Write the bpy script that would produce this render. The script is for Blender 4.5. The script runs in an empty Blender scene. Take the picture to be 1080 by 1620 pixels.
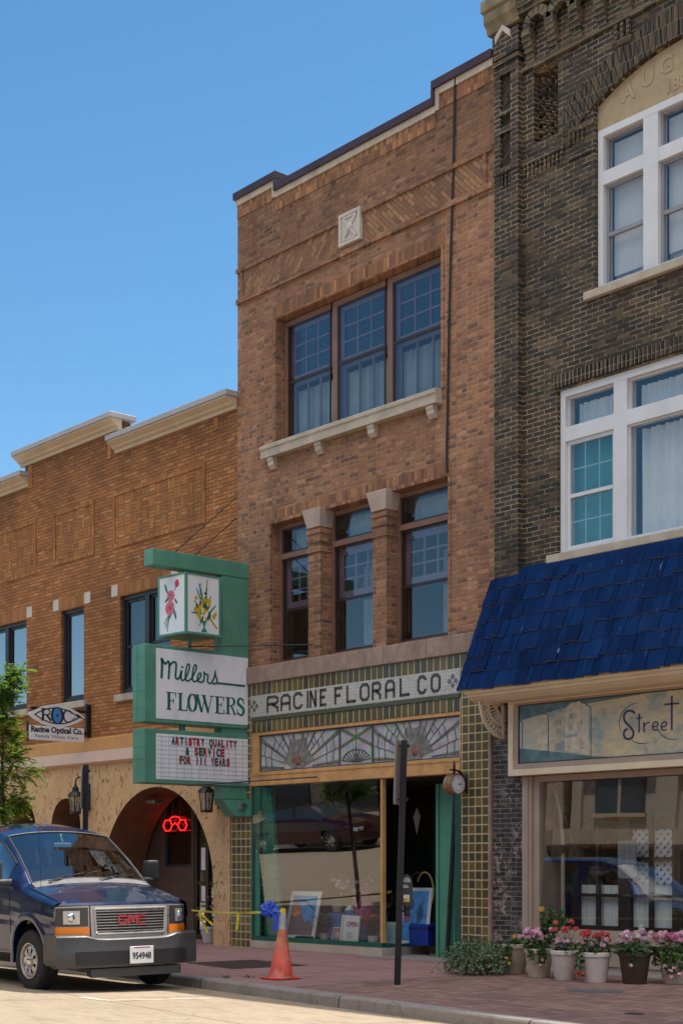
import bpy, bmesh, math, random
from mathutils import Vector, Matrix, Euler
from mathutils import noise as mnoise
SC = bpy.context.scene
COL = SC.collection
R = math.radians
# ---------------------------------------------------------------- camera, sky, sun, exposure
CAM = Vector((20.806, -15.72, 1.40))
PHI = math.atan2(2085, 2400)
DIR = Vector((-math.cos(PHI), math.sin(PHI), 0))
RGT = Vector((math.sin(PHI), math.cos(PHI), 0))
cd = bpy.data.cameras.new('camera')
cam = bpy.data.objects.new('camera', cd); COL.objects.link(cam)
cam.location = CAM
cam.rotation_euler = (R(90), 0, math.atan2(DIR.y, DIR.x) - R(90))
cd.sensor_fit = 'AUTO'; cd.sensor_width = 36; cd.lens = 2400 / 1620 * 36
cd.shift_y = 558 / 1620
cd.clip_start = 0.2; cd.clip_end = 3000
SC.camera = cam
SUN = Vector((0.10, 0.37, 1.0)).normalized()          # towards the sun: high, behind the shops
EL = math.asin(SUN.z); AZ = math.atan2(SUN.x, SUN.y)
wd = bpy.data.worlds.new('World'); SC.world = wd; wd.use_nodes = True
nt = wd.node_tree; nt.nodes.clear()
sky = nt.nodes.new('ShaderNodeTexSky'); sky.sky_type = 'NISHITA'; sky.sun_disc = False
sky.sun_elevation = EL; sky.sun_rotation = AZ
sky.air_density = 1.0; sky.dust_density = 0.1; sky.ozone_density = 2.0; sky.altitude = 200
bg = nt.nodes.new('ShaderNodeBackground'); bg.inputs['Strength'].default_value = 0.068
wo = nt.nodes.new('ShaderNodeOutputWorld')
hsv = nt.nodes.new('ShaderNodeHueSaturation'); hsv.inputs['Saturation'].default_value = 1.22; hsv.inputs['Hue'].default_value = .492; hsv.inputs['Value'].default_value = .93
nt.links.new(sky.outputs[0], hsv.inputs['Color']); 
# unseen clouds added overhead and behind the viewer to brighten the shaded fronts
tcw = nt.nodes.new('ShaderNodeTexCoord'); spw = nt.nodes.new('ShaderNodeSeparateXYZ'); nt.links.new(tcw.outputs['Generated'], spw.inputs[0])
nzw = nt.nodes.new('ShaderNodeTexNoise'); nzw.inputs['Scale'].default_value = 2.6; nzw.inputs['Detail'].default_value = 7; nt.links.new(tcw.outputs['Generated'], nzw.inputs['Vector'])
dvw = nt.nodes.new('ShaderNodeVectorMath'); dvw.operation = 'DOT_PRODUCT'; nt.links.new(tcw.outputs['Generated'], dvw.inputs[0]); dvw.inputs[1].default_value = DIR
def wrange(sock, a, b):
    m = nt.nodes.new('ShaderNodeMapRange'); m.interpolation_type = 'SMOOTHSTEP'; nt.links.new(sock, m.inputs[0]); m.inputs[1].default_value = a; m.inputs[2].default_value = b; return m.outputs[0]
def wmul(a, b):
    m = nt.nodes.new('ShaderNodeMath'); m.operation = 'MULTIPLY'; nt.links.new(a, m.inputs[0]); nt.links.new(b, m.inputs[1]); return m.outputs[0]
cm = wmul(wmul(wrange(spw.outputs['Z'], .50, .68), wrange(dvw.outputs['Value'], .10, -.25)), wrange(nzw.outputs['Fac'], .36, .52))
mxw = nt.nodes.new('ShaderNodeMix'); mxw.data_type = 'RGBA'; nt.links.new(cm, mxw.inputs[0]); nt.links.new(hsv.outputs[0], mxw.inputs[6]); mxw.inputs[7].default_value = (16.0, 14.8, 13.3, 1)
nt.links.new(mxw.outputs[2], bg.inputs[0]); nt.links.new(bg.outputs[0], wo.inputs[0])
sl = bpy.data.lights.new('sun', 'SUN'); sl.energy = 2.2; sl.angle = R(0.55); sl.color = (1, .95, .87)
so = bpy.data.objects.new('sun', sl); COL.objects.link(so)
so.rotation_euler = SUN.to_track_quat('Z', 'Y').to_euler(); so.location = (0, 20, 40)
SC.view_settings.view_transform = 'Standard'; SC.view_settings.look = 'None'
SC.view_settings.exposure = 1.40; SC.view_settings.gamma = 1
SC.cycles.max_bounces = 10; SC.cycles.diffuse_bounces = 6; SC.cycles.transparent_max_bounces = 12
SC.cycles.sample_clamp_indirect = 6; SC.cycles.caustics_reflective = False

# photo-pixel readings turned into points on real planes (facade at y = const, ground at z = const)
def ray(px): return DIR + RGT * ((px - 540) / 2400)
def P(px, py, y=0.0):
    q = ray(px); s = (y - CAM.y) / q.y
    return Vector((CAM.x + q.x * s, y, 1.4 + (1368 - py) / 2400 * s))
def G(px, py, z=0.0):
    s = (1.4 - z) * 2400 / (py - 1368); q = ray(px)
    return Vector((CAM.x + q.x * s, CAM.y + q.y * s, z))

def PX(px, py, x):
    q = ray(px); s = (x - CAM.x) / q.x
    return Vector((x, CAM.y + q.y * s, 1.4 + (1368 - py) / 2400 * s))
# ---------------------------------------------------------------- node helper
class NG:
    def __init__(s, name):
        m = bpy.data.materials.new(name); m.use_nodes = True
        s.m = m; s.t = m.node_tree; s.t.nodes.clear()
        s.out = s.t.nodes.new('ShaderNodeOutputMaterial')
    def n(s, typ, **k):
        x = s.t.nodes.new(typ)
        for a, v in k.items(): setattr(x, a, v)
        return x
    def put(s, sock, v):
        if v is None: return
        if isinstance(v, bpy.types.NodeSocket): s.t.links.new(v, sock)
        else:
            if isinstance(v, tuple) and len(v) == 3 and sock.type == 'RGBA': v = (*v, 1)
            sock.default_value = v
    def math(s, op, a, b=None, c=None, clamp=False):
        x = s.n('ShaderNodeMath', operation=op, use_clamp=clamp)
        s.put(x.inputs[0], a)
        if b is not None: s.put(x.inputs[1], b)
        if c is not None: s.put(x.inputs[2], c)
        return x.outputs[0]
    def mix(s, f, a, b, typ='MIX'):
        x = s.n('ShaderNodeMix', data_type='RGBA', blend_type=typ)
        s.put(x.inputs[0], f); s.put(x.inputs[6], a); s.put(x.inputs[7], b)
        return x.outputs[2]
    def mixf(s, f, a, b):
        x = s.n('ShaderNodeMix', data_type='FLOAT')
        s.put(x.inputs[0], f); s.put(x.inputs[2], a); s.put(x.inputs[3], b)
        return x.outputs[0]
    def ramp(s, f, stops, interp='LINEAR'):
        x = s.n('ShaderNodeValToRGB'); x.color_ramp.interpolation = interp
        e = x.color_ramp.elements
        while len(e) < len(stops): e.new(0.5)
        for i, (p, c) in enumerate(stops): e[i].position = p; e[i].color = (*c, 1) if len(c) == 3 else c
        s.put(x.inputs[0], f); return x.outputs[0]
    def rng(s, f, a, b, c=0., d=1.):
        x = s.n('ShaderNodeMapRange', clamp=True)
        for i, v in enumerate((f, a, b, c, d)): s.put(x.inputs[i], v)
        return x.outputs[0]
    def obj(s):
        return s.n('ShaderNodeTexCoord').outputs['Object']
    def sep(s, v):
        x = s.n('ShaderNodeSeparateXYZ'); s.put(x.inputs[0], v); return x.outputs
    def comb(s, a, b, c=0.):
        x = s.n('ShaderNodeCombineXYZ')
        for i, v in enumerate((a, b, c)): s.put(x.inputs[i], v)
        return x.outputs[0]
    def noise(s, v, scale, detail=3, rough=.55, dist=0.):
        x = s.n('ShaderNodeTexNoise'); s.put(x.inputs['Vector'], v)
        x.inputs['Scale'].default_value = scale; x.inputs['Detail'].default_value = detail
        x.inputs['Roughness'].default_value = rough; x.inputs['Distortion'].default_value = dist
        return x.outputs['Fac']
    def white(s, v, dim='3D'):
        x = s.n('ShaderNodeTexWhiteNoise', noise_dimensions=dim); s.put(x.inputs['Vector'], v)
        return x.outputs['Value']
    def scale(s, v, xyz):
        x = s.n('ShaderNodeVectorMath', operation='MULTIPLY'); s.put(x.inputs[0], v); x.inputs[1].default_value = xyz
        return x.outputs[0]
    def bump(s, h, strength=.4, dist=.01, normal=None):
        x = s.n('ShaderNodeBump'); x.inputs['Strength'].default_value = strength; x.inputs['Distance'].default_value = dist
        s.put(x.inputs['Height'], h)
        if normal: s.put(x.inputs['Normal'], normal)
        return x.outputs[0]
    def pbr(s, col, rough=.7, metal=0., nrm=None, **k):
        x = s.n('ShaderNodeBsdfPrincipled')
        s.put(x.inputs['Base Color'], col); s.put(x.inputs['Roughness'], rough); s.put(x.inputs['Metallic'], metal)
        if nrm: s.put(x.inputs['Normal'], nrm)
        for a, v in k.items(): s.put(x.inputs[a.replace('_', ' ')], v)
        s.t.links.new(x.outputs[0], s.out.inputs[0]); return x

def mat(name, col, rough=.6, metal=0., var=.12, scale=3., bump=.0, bscale=40., stain=0., **k):
    """a plain surface with a little natural unevenness of tone, gloss and relief"""
    g = NG(name); o = g.obj()
    c = col
    n1 = g.noise(o, scale, 4)
    lo = tuple(v * (1 - var) for v in col); hi = tuple(min(1, v * (1 + var)) for v in col)
    c = g.ramp(n1, [(.3, lo), (.7, hi)])
    if stain:
        n2 = g.noise(g.scale(o, (2.2, 2.2, .7)), 1.7, 5, .65)
        c = g.mix(g.rng(n2, .5, .75, 0, stain), c, tuple(v * .35 for v in col))
    rr = g.rng(g.noise(o, scale * 4, 3), .3, .7, max(.02, rough - .08), min(1, rough + .08))
    nrm = g.bump(g.noise(o, bscale, 4), bump, .006) if bump else None
    g.pbr(c, rr, metal, nrm, **k)
    return g.m

def brick_mat(name, cols, mortar, bw=.21, bh=.0685, mw=.011, mode='run', rough=.85, offs=.5, bump=.6, stain=.45,
              stain_col=.35, wob=.004, gloss=None, soot=None, dirt=0., light=0., header=False, patch=None):
    g = NG(name); o = g.obj(); X, Y, Z = g.sep(o)
    u = g.math('ADD', X, Y); v = Z
    wn = g.noise(o, 6.0, 2)
    v = g.math('ADD', v, g.math('MULTIPLY', g.math('SUBTRACT', wn, .5), wob * 2))
    if mode == 'soldier': u, v = v, u
    if mode == 'ground': u, v = X, Y
    if mode in ('diag', 'diag2'):
        a = R(45 if mode == 'diag' else -45); ca, sa = math.cos(a), math.sin(a)
        u2 = g.math('ADD', g.math('MULTIPLY', u, ca), g.math('MULTIPLY', v, sa))
        v = g.math('SUBTRACT', g.math('MULTIPLY', v, ca), g.math('MULTIPLY', u, sa)); u = u2
    extra = 0.
    if mode in ('basket', 'basketg'):
        if mode == 'basketg': u, v = X, Y
        cs = bh * 3 if mode == 'basket' else bh * 2
        ci = g.math('FLOOR', g.math('DIVIDE', u, cs)); cj = g.math('FLOOR', g.math('DIVIDE', v, cs))
        par = g.math('MODULO', g.math('ABSOLUTE', g.math('ADD', ci, cj)), 2)
        u2 = g.mixf(par, u, v); v2 = g.mixf(par, v, u); u, v = u2, v2
        bw = cs; offs = 0; extra = g.math('MULTIPLY', par, 31.7)
    rv = g.math('DIVIDE', v, bh); row = g.math('FLOOR', rv)
    uu = g.math('DIVIDE', u, bw)
    if offs:
        uu = g.math('ADD', uu, g.math('MULTIPLY', g.math('MODULO', g.math('ABSOLUTE', row), 2), offs))
    if header:      # every sixth course of headers, half as long
        hd = g.math('LESS_THAN', g.math('MODULO', g.math('ABSOLUTE', row), 2), .5)
        uu = g.math('MULTIPLY', uu, g.math('ADD', 1, hd)); bwl = g.math('DIVIDE', bw, g.math('ADD', 1, hd))
    else: bwl = bw
    col = g.math('FLOOR', uu); fu = g.math('FRACT', uu); fv = g.math('FRACT', rv)
    du = g.math('MULTIPLY', g.math('MINIMUM', fu, g.math('SUBTRACT', 1, fu)), bwl)
    dv = g.math('MULTIPLY', g.math('MINIMUM', fv, g.math('SUBTRACT', 1, fv)), bh)
    d = g.math('MINIMUM', du, dv)
    d = g.math('ADD', d, g.math('MULTIPLY', g.math('SUBTRACT', g.noise(o, 55, 2), .5), mw * .6))
    mask = g.rng(d, mw * .35, mw * .75)                       # 0 mortar, 1 brick
    idv = g.comb(col, row, extra)
    w1 = g.white(idv); 
    n = len(cols); c = g.ramp(w1, [(i / n, cc) for i, cc in enumerate(cols)], 'CONSTANT')
    w2 = g.white(g.comb(row, col, g.math('ADD', extra, 7.3)))
    c = g.mix(1., c, g.ramp(w2, [(0, (.84,) * 3), (1, (1.13,) * 3)]), 'MULTIPLY')
    fine = g.noise(o, 70, 4, .7)
    c = g.mix(1., c, g.ramp(fine, [(.25, (.72,) * 3), (.75, (1.2,) * 3)]), 'MULTIPLY')
    mcol = mortar
    if dirt:
        dn = g.math('ADD', g.math('MULTIPLY', g.noise(o, 1.3, 6, .65), .6), g.math('MULTIPLY', g.noise(o, 14, 3, .6), .4))
        mcol = g.mix(g.rng(dn, .44, .56, 0, dirt), mortar, tuple(v * .22 for v in mortar))
    c = g.mix(mask, mcol, c)
    big = g.noise(g.scale(o, (1, 1, .55)), .75, 6, .62, .3)
    c = g.mix(g.rng(big, .44, .64, 0, stain), c, g.mix(1., c, (stain_col,) * 3, 'MULTIPLY'))
    if soot:       # airborne grime below the coping, broken up by noise
        sn = g.math('MULTIPLY', g.rng(g.math('ADD', Z, g.math('MULTIPLY', g.math('SUBTRACT', g.noise(o, 1.1, 5, .6), .5), 2.2)), soot[0], soot[1]), soot[2])
        c = g.mix(sn, c, g.mix(1., c, (.52, .52, .50), 'MULTIPLY'))
    if light:
        b2 = g.noise(o, 1.1, 5, .65)
        c = g.mix(g.rng(b2, .55, .75, 0, light), c, mortar)
    if patch:       # flaking pale paint left on some bricks
        pn = g.noise(o, 9, 5, .7); pa = g.noise(o, 2.2, 3)
        c = g.mix(g.math('MULTIPLY', g.rng(pn, .5, .58), g.rng(pa, .4, .6)), c, patch)
    h = g.math('ADD', mask, g.math('MULTIPLY', fine, .35))
    h = g.math('ADD', h, g.math('MULTIPLY', w2, .25))
    nrm = g.bump(h, bump, .008)
    rgh = g.mixf(mask, .95, rough if gloss is None else gloss)
    g.pbr(c, rgh, 0, nrm)
    return g.m

def glass_mat(name, tint=(.86, .9, .9), base=.06, k=1.0, wav=.0, wscale=1.2, rough=0.0, ior=1.52):
    g = NG(name)
    tr = g.n('ShaderNodeBsdfTransparent'); g.put(tr.inputs[0], tint)
    gl = g.n('ShaderNodeBsdfAnisotropic'); g.put(gl.inputs['Color'], (.95, .97, 1.)); gl.inputs['Roughness'].default_value = rough
    ge = g.n('ShaderNodeNewGeometry'); dt = g.n('ShaderNodeVectorMath', operation='DOT_PRODUCT')
    g.put(dt.inputs[0], ge.outputs['Incoming']); g.put(dt.inputs[1], ge.outputs['Normal'])
    cs = g.math('SUBTRACT', 1, g.math('ABSOLUTE', dt.outputs['Value']), clamp=True)
    fres = g.math('ADD', .043, g.math('MULTIPLY', .957, g.math('POWER', cs, 5)))
    if wav:
        nb = g.bump(g.noise(g.obj(), wscale, 2), wav, .02); g.put(gl.inputs['Normal'], nb)
    f = g.math('ADD', g.math('MULTIPLY', fres, k * 1.8), base, clamp=True)
    mx = g.n('ShaderNodeMixShader'); g.put(mx.inputs[0], f)
    g.t.links.new(tr.outputs[0], mx.inputs[1]); g.t.links.new(gl.outputs[0], mx.inputs[2])
    g.t.links.new(mx.outputs[0], g.out.inputs[0])
    return g.m

# ---------------------------------------------------------------- mesh helper
class MB:
    def __init__(s): s.v = []; s.f = []; s.mi = []; s.cur = 0
    def add(s, vs, fs):
        b = len(s.v); s.v += [Vector(v) for v in vs]
        for f in fs: s.f.append([i + b for i in f]); s.mi.append(s.cur)
        return s
    def quad(s, a, b, c, d): return s.add([a, b, c, d], [(0, 1, 2, 3)])
    def box(s, x0, x1, y0, y1, z0, z1):
        v = [(x, y, z) for z in (z0, z1) for y in (y0, y1) for x in (x0, x1)]
        return s.add(v, [(0, 2, 3, 1), (4, 5, 7, 6), (0, 1, 5, 4), (2, 6, 7, 3), (0, 4, 6, 2), (1, 3, 7, 5)])
    def bbox(s, x0, x1, y0, y1, z0, z1, b=.01, seg=1):
        """box with bevelled edges"""
        bm = bmesh.new(); bmesh.ops.create_cube(bm, size=1)
        for v in bm.verts: v.co = Vector((x0 + (v.co.x + .5) * (x1 - x0), y0 + (v.co.y + .5) * (y1 - y0), z0 + (v.co.z + .5) * (z1 - z0)))
        bmesh.ops.bevel(bm, geom=bm.edges[:], offset=b, segments=seg, profile=.5, affect='EDGES')
        bm.verts.ensure_lookup_table()
        s.add([v.co.copy() for v in bm.verts], [[v.index for v in f.verts] for f in bm.faces]); bm.free(); return s
    def bar(s, a, b, w, h=None, up=(0, 0, 1)):
        a = Vector(a); b = Vector(b); h = h or w; d = (b - a).normalized(); up = Vector(up)
        if abs(d.dot(up)) > .98: up = Vector((0, 1, 0))
        x = d.cross(up).normalized(); y = x.cross(d)
        v = []
        for p in (a, b):
            for sx, sy in ((-1, -1), (1, -1), (1, 1), (-1, 1)): v.append(p + x * sx * w / 2 + y * sy * h / 2)
        return s.add(v, [(0, 1, 2, 3), (7, 6, 5, 4), (0, 4, 5, 1), (1, 5, 6, 2), (2, 6, 7, 3), (3, 7, 4, 0)])
    def tube(s, pts, r, n=8, closed=False, caps=True):
        pts = [Vector(p) for p in pts]; N = len(pts); rr = r if hasattr(r, '__len__') else [r] * N
        vs = []; pn = None
        for i, p in enumerate(pts):
            if closed: t = pts[(i + 1) % N] - pts[i - 1]
            else: t = pts[min(i + 1, N - 1)] - pts[max(i - 1, 0)]
            if t.length < 1e-9: t = Vector((0, 0, 1))
            t.normalize()
            if pn is None:
                a = Vector((0, 0, 1)) if abs(t.z) < .9 else Vector((1, 0, 0)); pn = t.cross(a).normalized()
            else:
                pn = pn - t * pn.dot(t)
                if pn.length < 1e-6: pn = t.orthogonal()
                pn.normalize()
            bn = t.cross(pn)
            for k in range(n):
                a = 2 * math.pi * k / n; vs.append(p + (pn * math.cos(a) + bn * math.sin(a)) * rr[i])
        fs = []
        for i in range(N if closed else N - 1):
            j = (i + 1) % N
            for k in range(n):
                k2 = (k + 1) % n; fs.append((i * n + k, i * n + k2, j * n + k2, j * n + k))
        if caps and not closed: fs.append(tuple(range(n - 1, -1, -1))); fs.append(tuple((N - 1) * n + k for k in range(n)))
        return s.add(vs, fs)
    def lathe(s, prof, c=(0, 0, 0), n=24, axis='z', cap=True):
        c = Vector(c); vs = []; fs = []
        for r, h in prof:
            for k in range(n):
                a = 2 * math.pi * k / n
                if axis == 'z': p = (r * math.cos(a), r * math.sin(a), h)
                elif axis == 'y': p = (r * math.cos(a), h, r * math.sin(a))
                else: p = (h, r * math.cos(a), r * math.sin(a))
                vs.append(c + Vector(p))
        for i in range(len(prof) - 1):
            for k in range(n):
                k2 = (k + 1) % n; fs.append((i * n + k, i * n + k2, (i + 1) * n + k2, (i + 1) * n + k))
        if cap: fs.append(tuple(range(n - 1, -1, -1))); fs.append(tuple((len(prof) - 1) * n + k for k in range(n)))
        return s.add(vs, fs)
    def prism(s, poly, a, b, fn):
        """polygon (2-D list) extruded from a to b; fn(u, v, w) -> point"""
        n = len(poly); vs = [fn(u, v, a) for u, v in poly] + [fn(u, v, b) for u, v in poly]
        fs = [tuple(range(n - 1, -1, -1)), tuple(range(n, 2 * n))] + [(i, (i + 1) % n, (i + 1) % n + n, i + n) for i in range(n)]
        return s.add(vs, fs)
    def extx(s, prof, x0, x1):       # profile in (y, z) run along x
        return s.prism(prof, x0, x1, lambda u, v, w: (w, u, v))
    def stroke(s, pts, w, d, fn, closed=False):
        """flat ribbon letter stroke of width w and relief d; fn(u, v, h) -> point"""
        pts = [Vector((p[0], p[1])) for p in pts]; N = len(pts); L = []; Rr = []
        ws = w if hasattr(w, '__len__') else [w] * N
        for i in range(N):
            if closed: a, b = pts[i - 1], pts[(i + 1) % N]
            else: a, b = pts[max(i - 1, 0)], pts[min(i + 1, N - 1)]
            p = pts[i]
            t1 = (p - a); t2 = (b - p)
            if t1.length < 1e-9: t1 = t2
            if t2.length < 1e-9: t2 = t1
            t1 = t1.normalized(); t2 = t2.normalized()
            t = t1 + t2
            t = t.normalized() if t.length > 1e-6 else t1
            nn = Vector((-t.y, t.x)); k = max(.35, nn.dot(Vector((-t1.y, t1.x))))
            L.append(p + nn * ws[i] / 2 / k); Rr.append(p - nn * ws[i] / 2 / k)
        M = N if closed else N - 1
        vs = []
        for i in range(N): vs += [fn(L[i].x, L[i].y, d), fn(Rr[i].x, Rr[i].y, d), fn(L[i].x, L[i].y, 0), fn(Rr[i].x, Rr[i].y, 0)]
        fs = []
        for i in range(M):
            j = (i + 1) % N; a = i * 4; b = j * 4
            fs += [(a, a + 1, b + 1, b), (a + 2, a, b, b + 2), (a + 1, a + 3, b + 3, b + 1)]
        if not closed: fs += [(0, 2, 3, 1), ((N - 1) * 4, (N - 1) * 4 + 1, (N - 1) * 4 + 3, (N - 1) * 4 + 2)]
        return s.add(vs, fs)
    def mesh(s, name, mats, off=Vector(), smooth=False, angle=35, fix=True):
        me = bpy.data.meshes.new(name)
        me.from_pydata([tuple(v - off) for v in s.v], [], s.f)
        for m in (mats if isinstance(mats, (list, tuple)) else [mats]): me.materials.append(m)
        if any(s.mi): me.polygons.foreach_set('material_index', s.mi)
        if fix:
            bm = bmesh.new(); bm.from_mesh(me); bmesh.ops.recalc_face_normals(bm, faces=bm.faces); bm.to_mesh(me); bm.free()
        if smooth:
            me.polygons.foreach_set('use_smooth', [True] * len(me.polygons))
            me.set_sharp_from_angle(angle=R(angle))
        me.update(); return me

OFF = {}
def thing(name, label, cat, loc=(0, 0, 0), group=None, rot=None, local=False):
    o = bpy.data.objects.new(name, None); COL.objects.link(o); o.empty_display_size = .2
    o.location = loc
    if rot: o.rotation_euler = rot
    o['label'] = label; o['category'] = cat
    if group: o['group'] = group
    OFF[o.name] = Vector() if (local or rot) else Vector(loc)
    return o
def part(name, mb, mats, parent, smooth=False, label=None, angle=35, fix=True, stuff=False):
    off = OFF[parent.name]
    me = mb.mesh(name, mats, off, smooth, angle, fix) if isinstance(mb, MB) else mb
    o = bpy.data.objects.new(name, me); COL.objects.link(o); o.parent = parent
    OFF[o.name] = off
    if label: o['label'] = label
    if stuff: o['kind'] = 'stuff'
    return o
def solo(name, mb, mats, label, cat, loc=(0, 0, 0), group=None, smooth=False, angle=35, fix=True):
    """a thing that is one mesh"""
    me = mb.mesh(name, mats, Vector(loc), smooth, angle, fix)
    o = bpy.data.objects.new(name, me); COL.objects.link(o); o.location = loc
    o['label'] = label; o['category'] = cat
    if group: o['group'] = group
    OFF[o.name] = Vector(loc)
    return o
def struct(name, mb, mats, smooth=False, fix=True):
    o = bpy.data.objects.new(name, mb.mesh(name, mats, Vector(), smooth, 35, fix)); COL.objects.link(o); o['kind'] = 'structure'; return o
def copy_thing(o, loc, label, rotz=None, scale=None):
    c = o.copy(); COL.objects.link(c); c.location = loc; c['label'] = label
    if rotz is not None: c.rotation_euler = (0, 0, rotz)
    if scale: c.scale = scale
    OFF[c.name] = OFF[o.name]
    for ch in list(o.children):
        k = ch.copy(); COL.objects.link(k); k.parent = c
        for g2 in list(ch.children):
            q = g2.copy(); COL.objects.link(q); q.parent = k
    return c

def text_mesh(mb, txt, size, fn, depth=.004, align='LEFT', bold=0., space=1., shear=0., fill_x=None):
    """built-in font lettering; fn(u, v, h) -> point. Appends to mb, returns width"""
    cu = bpy.data.curves.new('lettering', 'FONT'); cu.body = txt; cu.size = size; cu.align_x = align
    cu.offset = bold; cu.space_character = space; cu.shear = shear; cu.resolution_u = 3
    o = bpy.data.objects.new('lettering', cu); COL.objects.link(o)
    dg = bpy.context.evaluated_depsgraph_get(); me = o.evaluated_get(dg).to_mesh()
    vs = [v.co.copy() for v in me.vertices]; fs = [list(p.vertices) for p in me.polygons]
    es = {}
    for f in fs:
        for i in range(len(f)):
            k = (f[i], f[(i + 1) % len(f)]); es[k] = es.get(k, 0) + 1
    o.evaluated_get(dg).to_mesh_clear(); bpy.data.objects.remove(o); bpy.data.curves.remove(cu)
    if not vs: return 0
    x0 = min(v.x for v in vs); x1 = max(v.x for v in vs); sx = 1
    if fill_x: sx = fill_x / (x1 - x0)
    n = len(vs)
    V = [fn((v.x - (x0 if fill_x else 0)) * sx, v.y, depth) for v in vs] + [fn((v.x - (x0 if fill_x else 0)) * sx, v.y, 0) for v in vs]
    F = list(fs)
    for (a, b) in es:
        if (b, a) not in es: F.append([b, a, a + n, b + n])
    mb.add(V, F); return (x1 - x0) * sx

def wall_open(mb, x0, x1, z0, z1, ops, y, dep, back=True):
    """front sheet of a wall at y with rectangular openings (ox0, ox1, oz0, oz1) and their reveals of depth dep"""
    xs = sorted({x0, x1, *[o[0] for o in ops], *[o[1] for o in ops]}); zs = sorted({z0, z1, *[o[2] for o in ops], *[o[3] for o in ops]})
    xs = [x for x in xs if x0 <= x <= x1]; zs = [z for z in zs if z0 <= z <= z1]
    for i in range(len(xs) - 1):
        for j in range(len(zs) - 1):
            cx = (xs[i] + xs[i + 1]) / 2; cz = (zs[j] + zs[j + 1]) / 2
            if any(o[0] < cx < o[1] and o[2] < cz < o[3] for o in ops): continue
            a, b, c, d = xs[i], xs[i + 1], zs[j], zs[j + 1]
            mb.quad((a, y, c), (b, y, c), (b, y, d), (a, y, d))
    for a, b, c, d in ops:
        w = y + dep
        mb.quad((a, y, c), (a, y, d), (a, w, d), (a, w, c)); mb.quad((b, y, c), (b, w, c), (b, w, d), (b, y, d))
        mb.quad((a, y, c), (a, w, c), (b, w, c), (b, y, c)); mb.quad((a, y, d), (b, y, d), (b, w, d), (a, w, d))
    return mb
def ring(mb, x0, x1, z0, z1, w, y0, y1, wb=None, wt=None):
    """rectangular frame, four members butted end to end"""
    wb = w if wb is None else wb; wt = w if wt is None else wt
    mb.box(x0, x1, y0, y1, z1 - wt, z1); mb.box(x0, x1, y0, y1, z0, z0 + wb)
    mb.box(x0, x0 + w, y0, y1, z0 + wb, z1 - wt); mb.box(x1 - w, x1, y0, y1, z0 + wb, z1 - wt)
    return mb
def pane(x0, x1, z0, z1, y, tilt=0.):
    return MB().quad((x0, y, z0), (x1, y, z0), (x1, y + tilt, z1), (x0, y + tilt, z1))
def curtain_mb(x0, x1, z0, z1, y, amp=.03, pitch=.11, seed=0, wob=.5):
    rnd = random.Random(seed); mb = MB(); n = max(6, int((x1 - x0) / .018)); vs = []; ph = rnd.random() * 6
    for j, z in enumerate((z0, (z0 + z1) / 2, z1)):
        for i in range(n + 1):
            x = x0 + (x1 - x0) * i / n
            t = x / pitch * 2 * math.pi + ph
            yy = y + amp * (math.sin(t + wob * math.sin(t * .31)) * .6 + .4 * math.sin(t * .57 + j * .35))
            vs.append((x, yy, z))
    fs = [(j * (n + 1) + i, j * (n + 1) + i + 1, (j + 1) * (n + 1) + i + 1, (j + 1) * (n + 1) + i) for j in range(2) for i in range(n)]
    return mb.add(vs, fs)
# ================================================================= shared materials
M = {}
M['brick_centre'] = brick_mat('brick_centre', [(.40, .180, .090), (.36, .160, .082), (.42, .195, .098), (.37, .170, .086), (.29, .135, .074), (.40, .185, .092), (.46, .235, .125), (.38, .175, .088), (.33, .150, .078), (.21, .108, .066)], (.50, .30, .20), bw=.215, mw=.0125, stain=.6, stain_col=.5, header=True, dirt=.6, bump=.85, soot=(10.6, 12.2, .75))
M['brick_centre_soldier'] = brick_mat('brick_centre_soldier', [(0.383, 0.163, 0.074), (0.284, 0.119, 0.058), (0.469, 0.213, 0.095), (0.213, 0.100, 0.053), (0.341, 0.144, 0.063)], (0.256, 0.150, 0.084), mode='soldier', offs=0)
M['brick_centre_diag'] = brick_mat('brick_centre_diag', [(.36, .175, .09), (.29, .14, .072), (.40, .21, .105), (.25, .12, .065)], (.20, .115, .07), mode='diag', bw=.2, bump=.8, stain=.25)
M['brick_centre_diag2'] = brick_mat('brick_centre_diag2', [(.36, .175, .09), (.29, .14, .072), (.40, .21, .105), (.25, .12, .065)], (.20, .115, .07), mode='diag2', bw=.2, bump=.8, stain=.25)
LB = [(.44, .168, .050), (.40, .150, .045), (.46, .182, .054), (.37, .138, .042), (.42, .158, .047), (.45, .176, .052), (.51, .225, .072), (.41, .152, .046), (.43, .165, .049), (.34, .125, .040)]
M['brick_left'] = brick_mat('brick_left', LB, (.17, .085, .035), bw=.215, mw=.011, stain=.55, stain_col=.5, dirt=.4, soot=(8.2, 9.6, .7))
M['brick_left_soldier'] = brick_mat('brick_left_soldier', LB, (0.284, 0.152, 0.055), mode='soldier', offs=0, mw=.009)
M['brick_left_basket'] = brick_mat('brick_left_basket', LB, (0.203, 0.110, 0.038), mode='basket', mw=.010, bump=1.)
DB = [(0.035, 0.024, 0.014), (0.055, 0.036, 0.020), (0.088, 0.055, 0.029), (0.027, 0.020, 0.012), (0.069, 0.044, 0.023), (0.043, 0.028, 0.016), (0.127, 0.082, 0.041), (0.049, 0.033, 0.019), (0.064, 0.036, 0.022)]
M['brick_dark'] = brick_mat('brick_dark', DB, (.42, .33, .225), mw=.0115, stain=.6, stain_col=.5, dirt=.93, rough=.7, bump=.9)
M['brick_dark_soldier'] = brick_mat('brick_dark_soldier', DB, (.27, .225, .165), mw=.0125, mode='soldier', offs=0, rough=.7, bump=.9)
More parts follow.
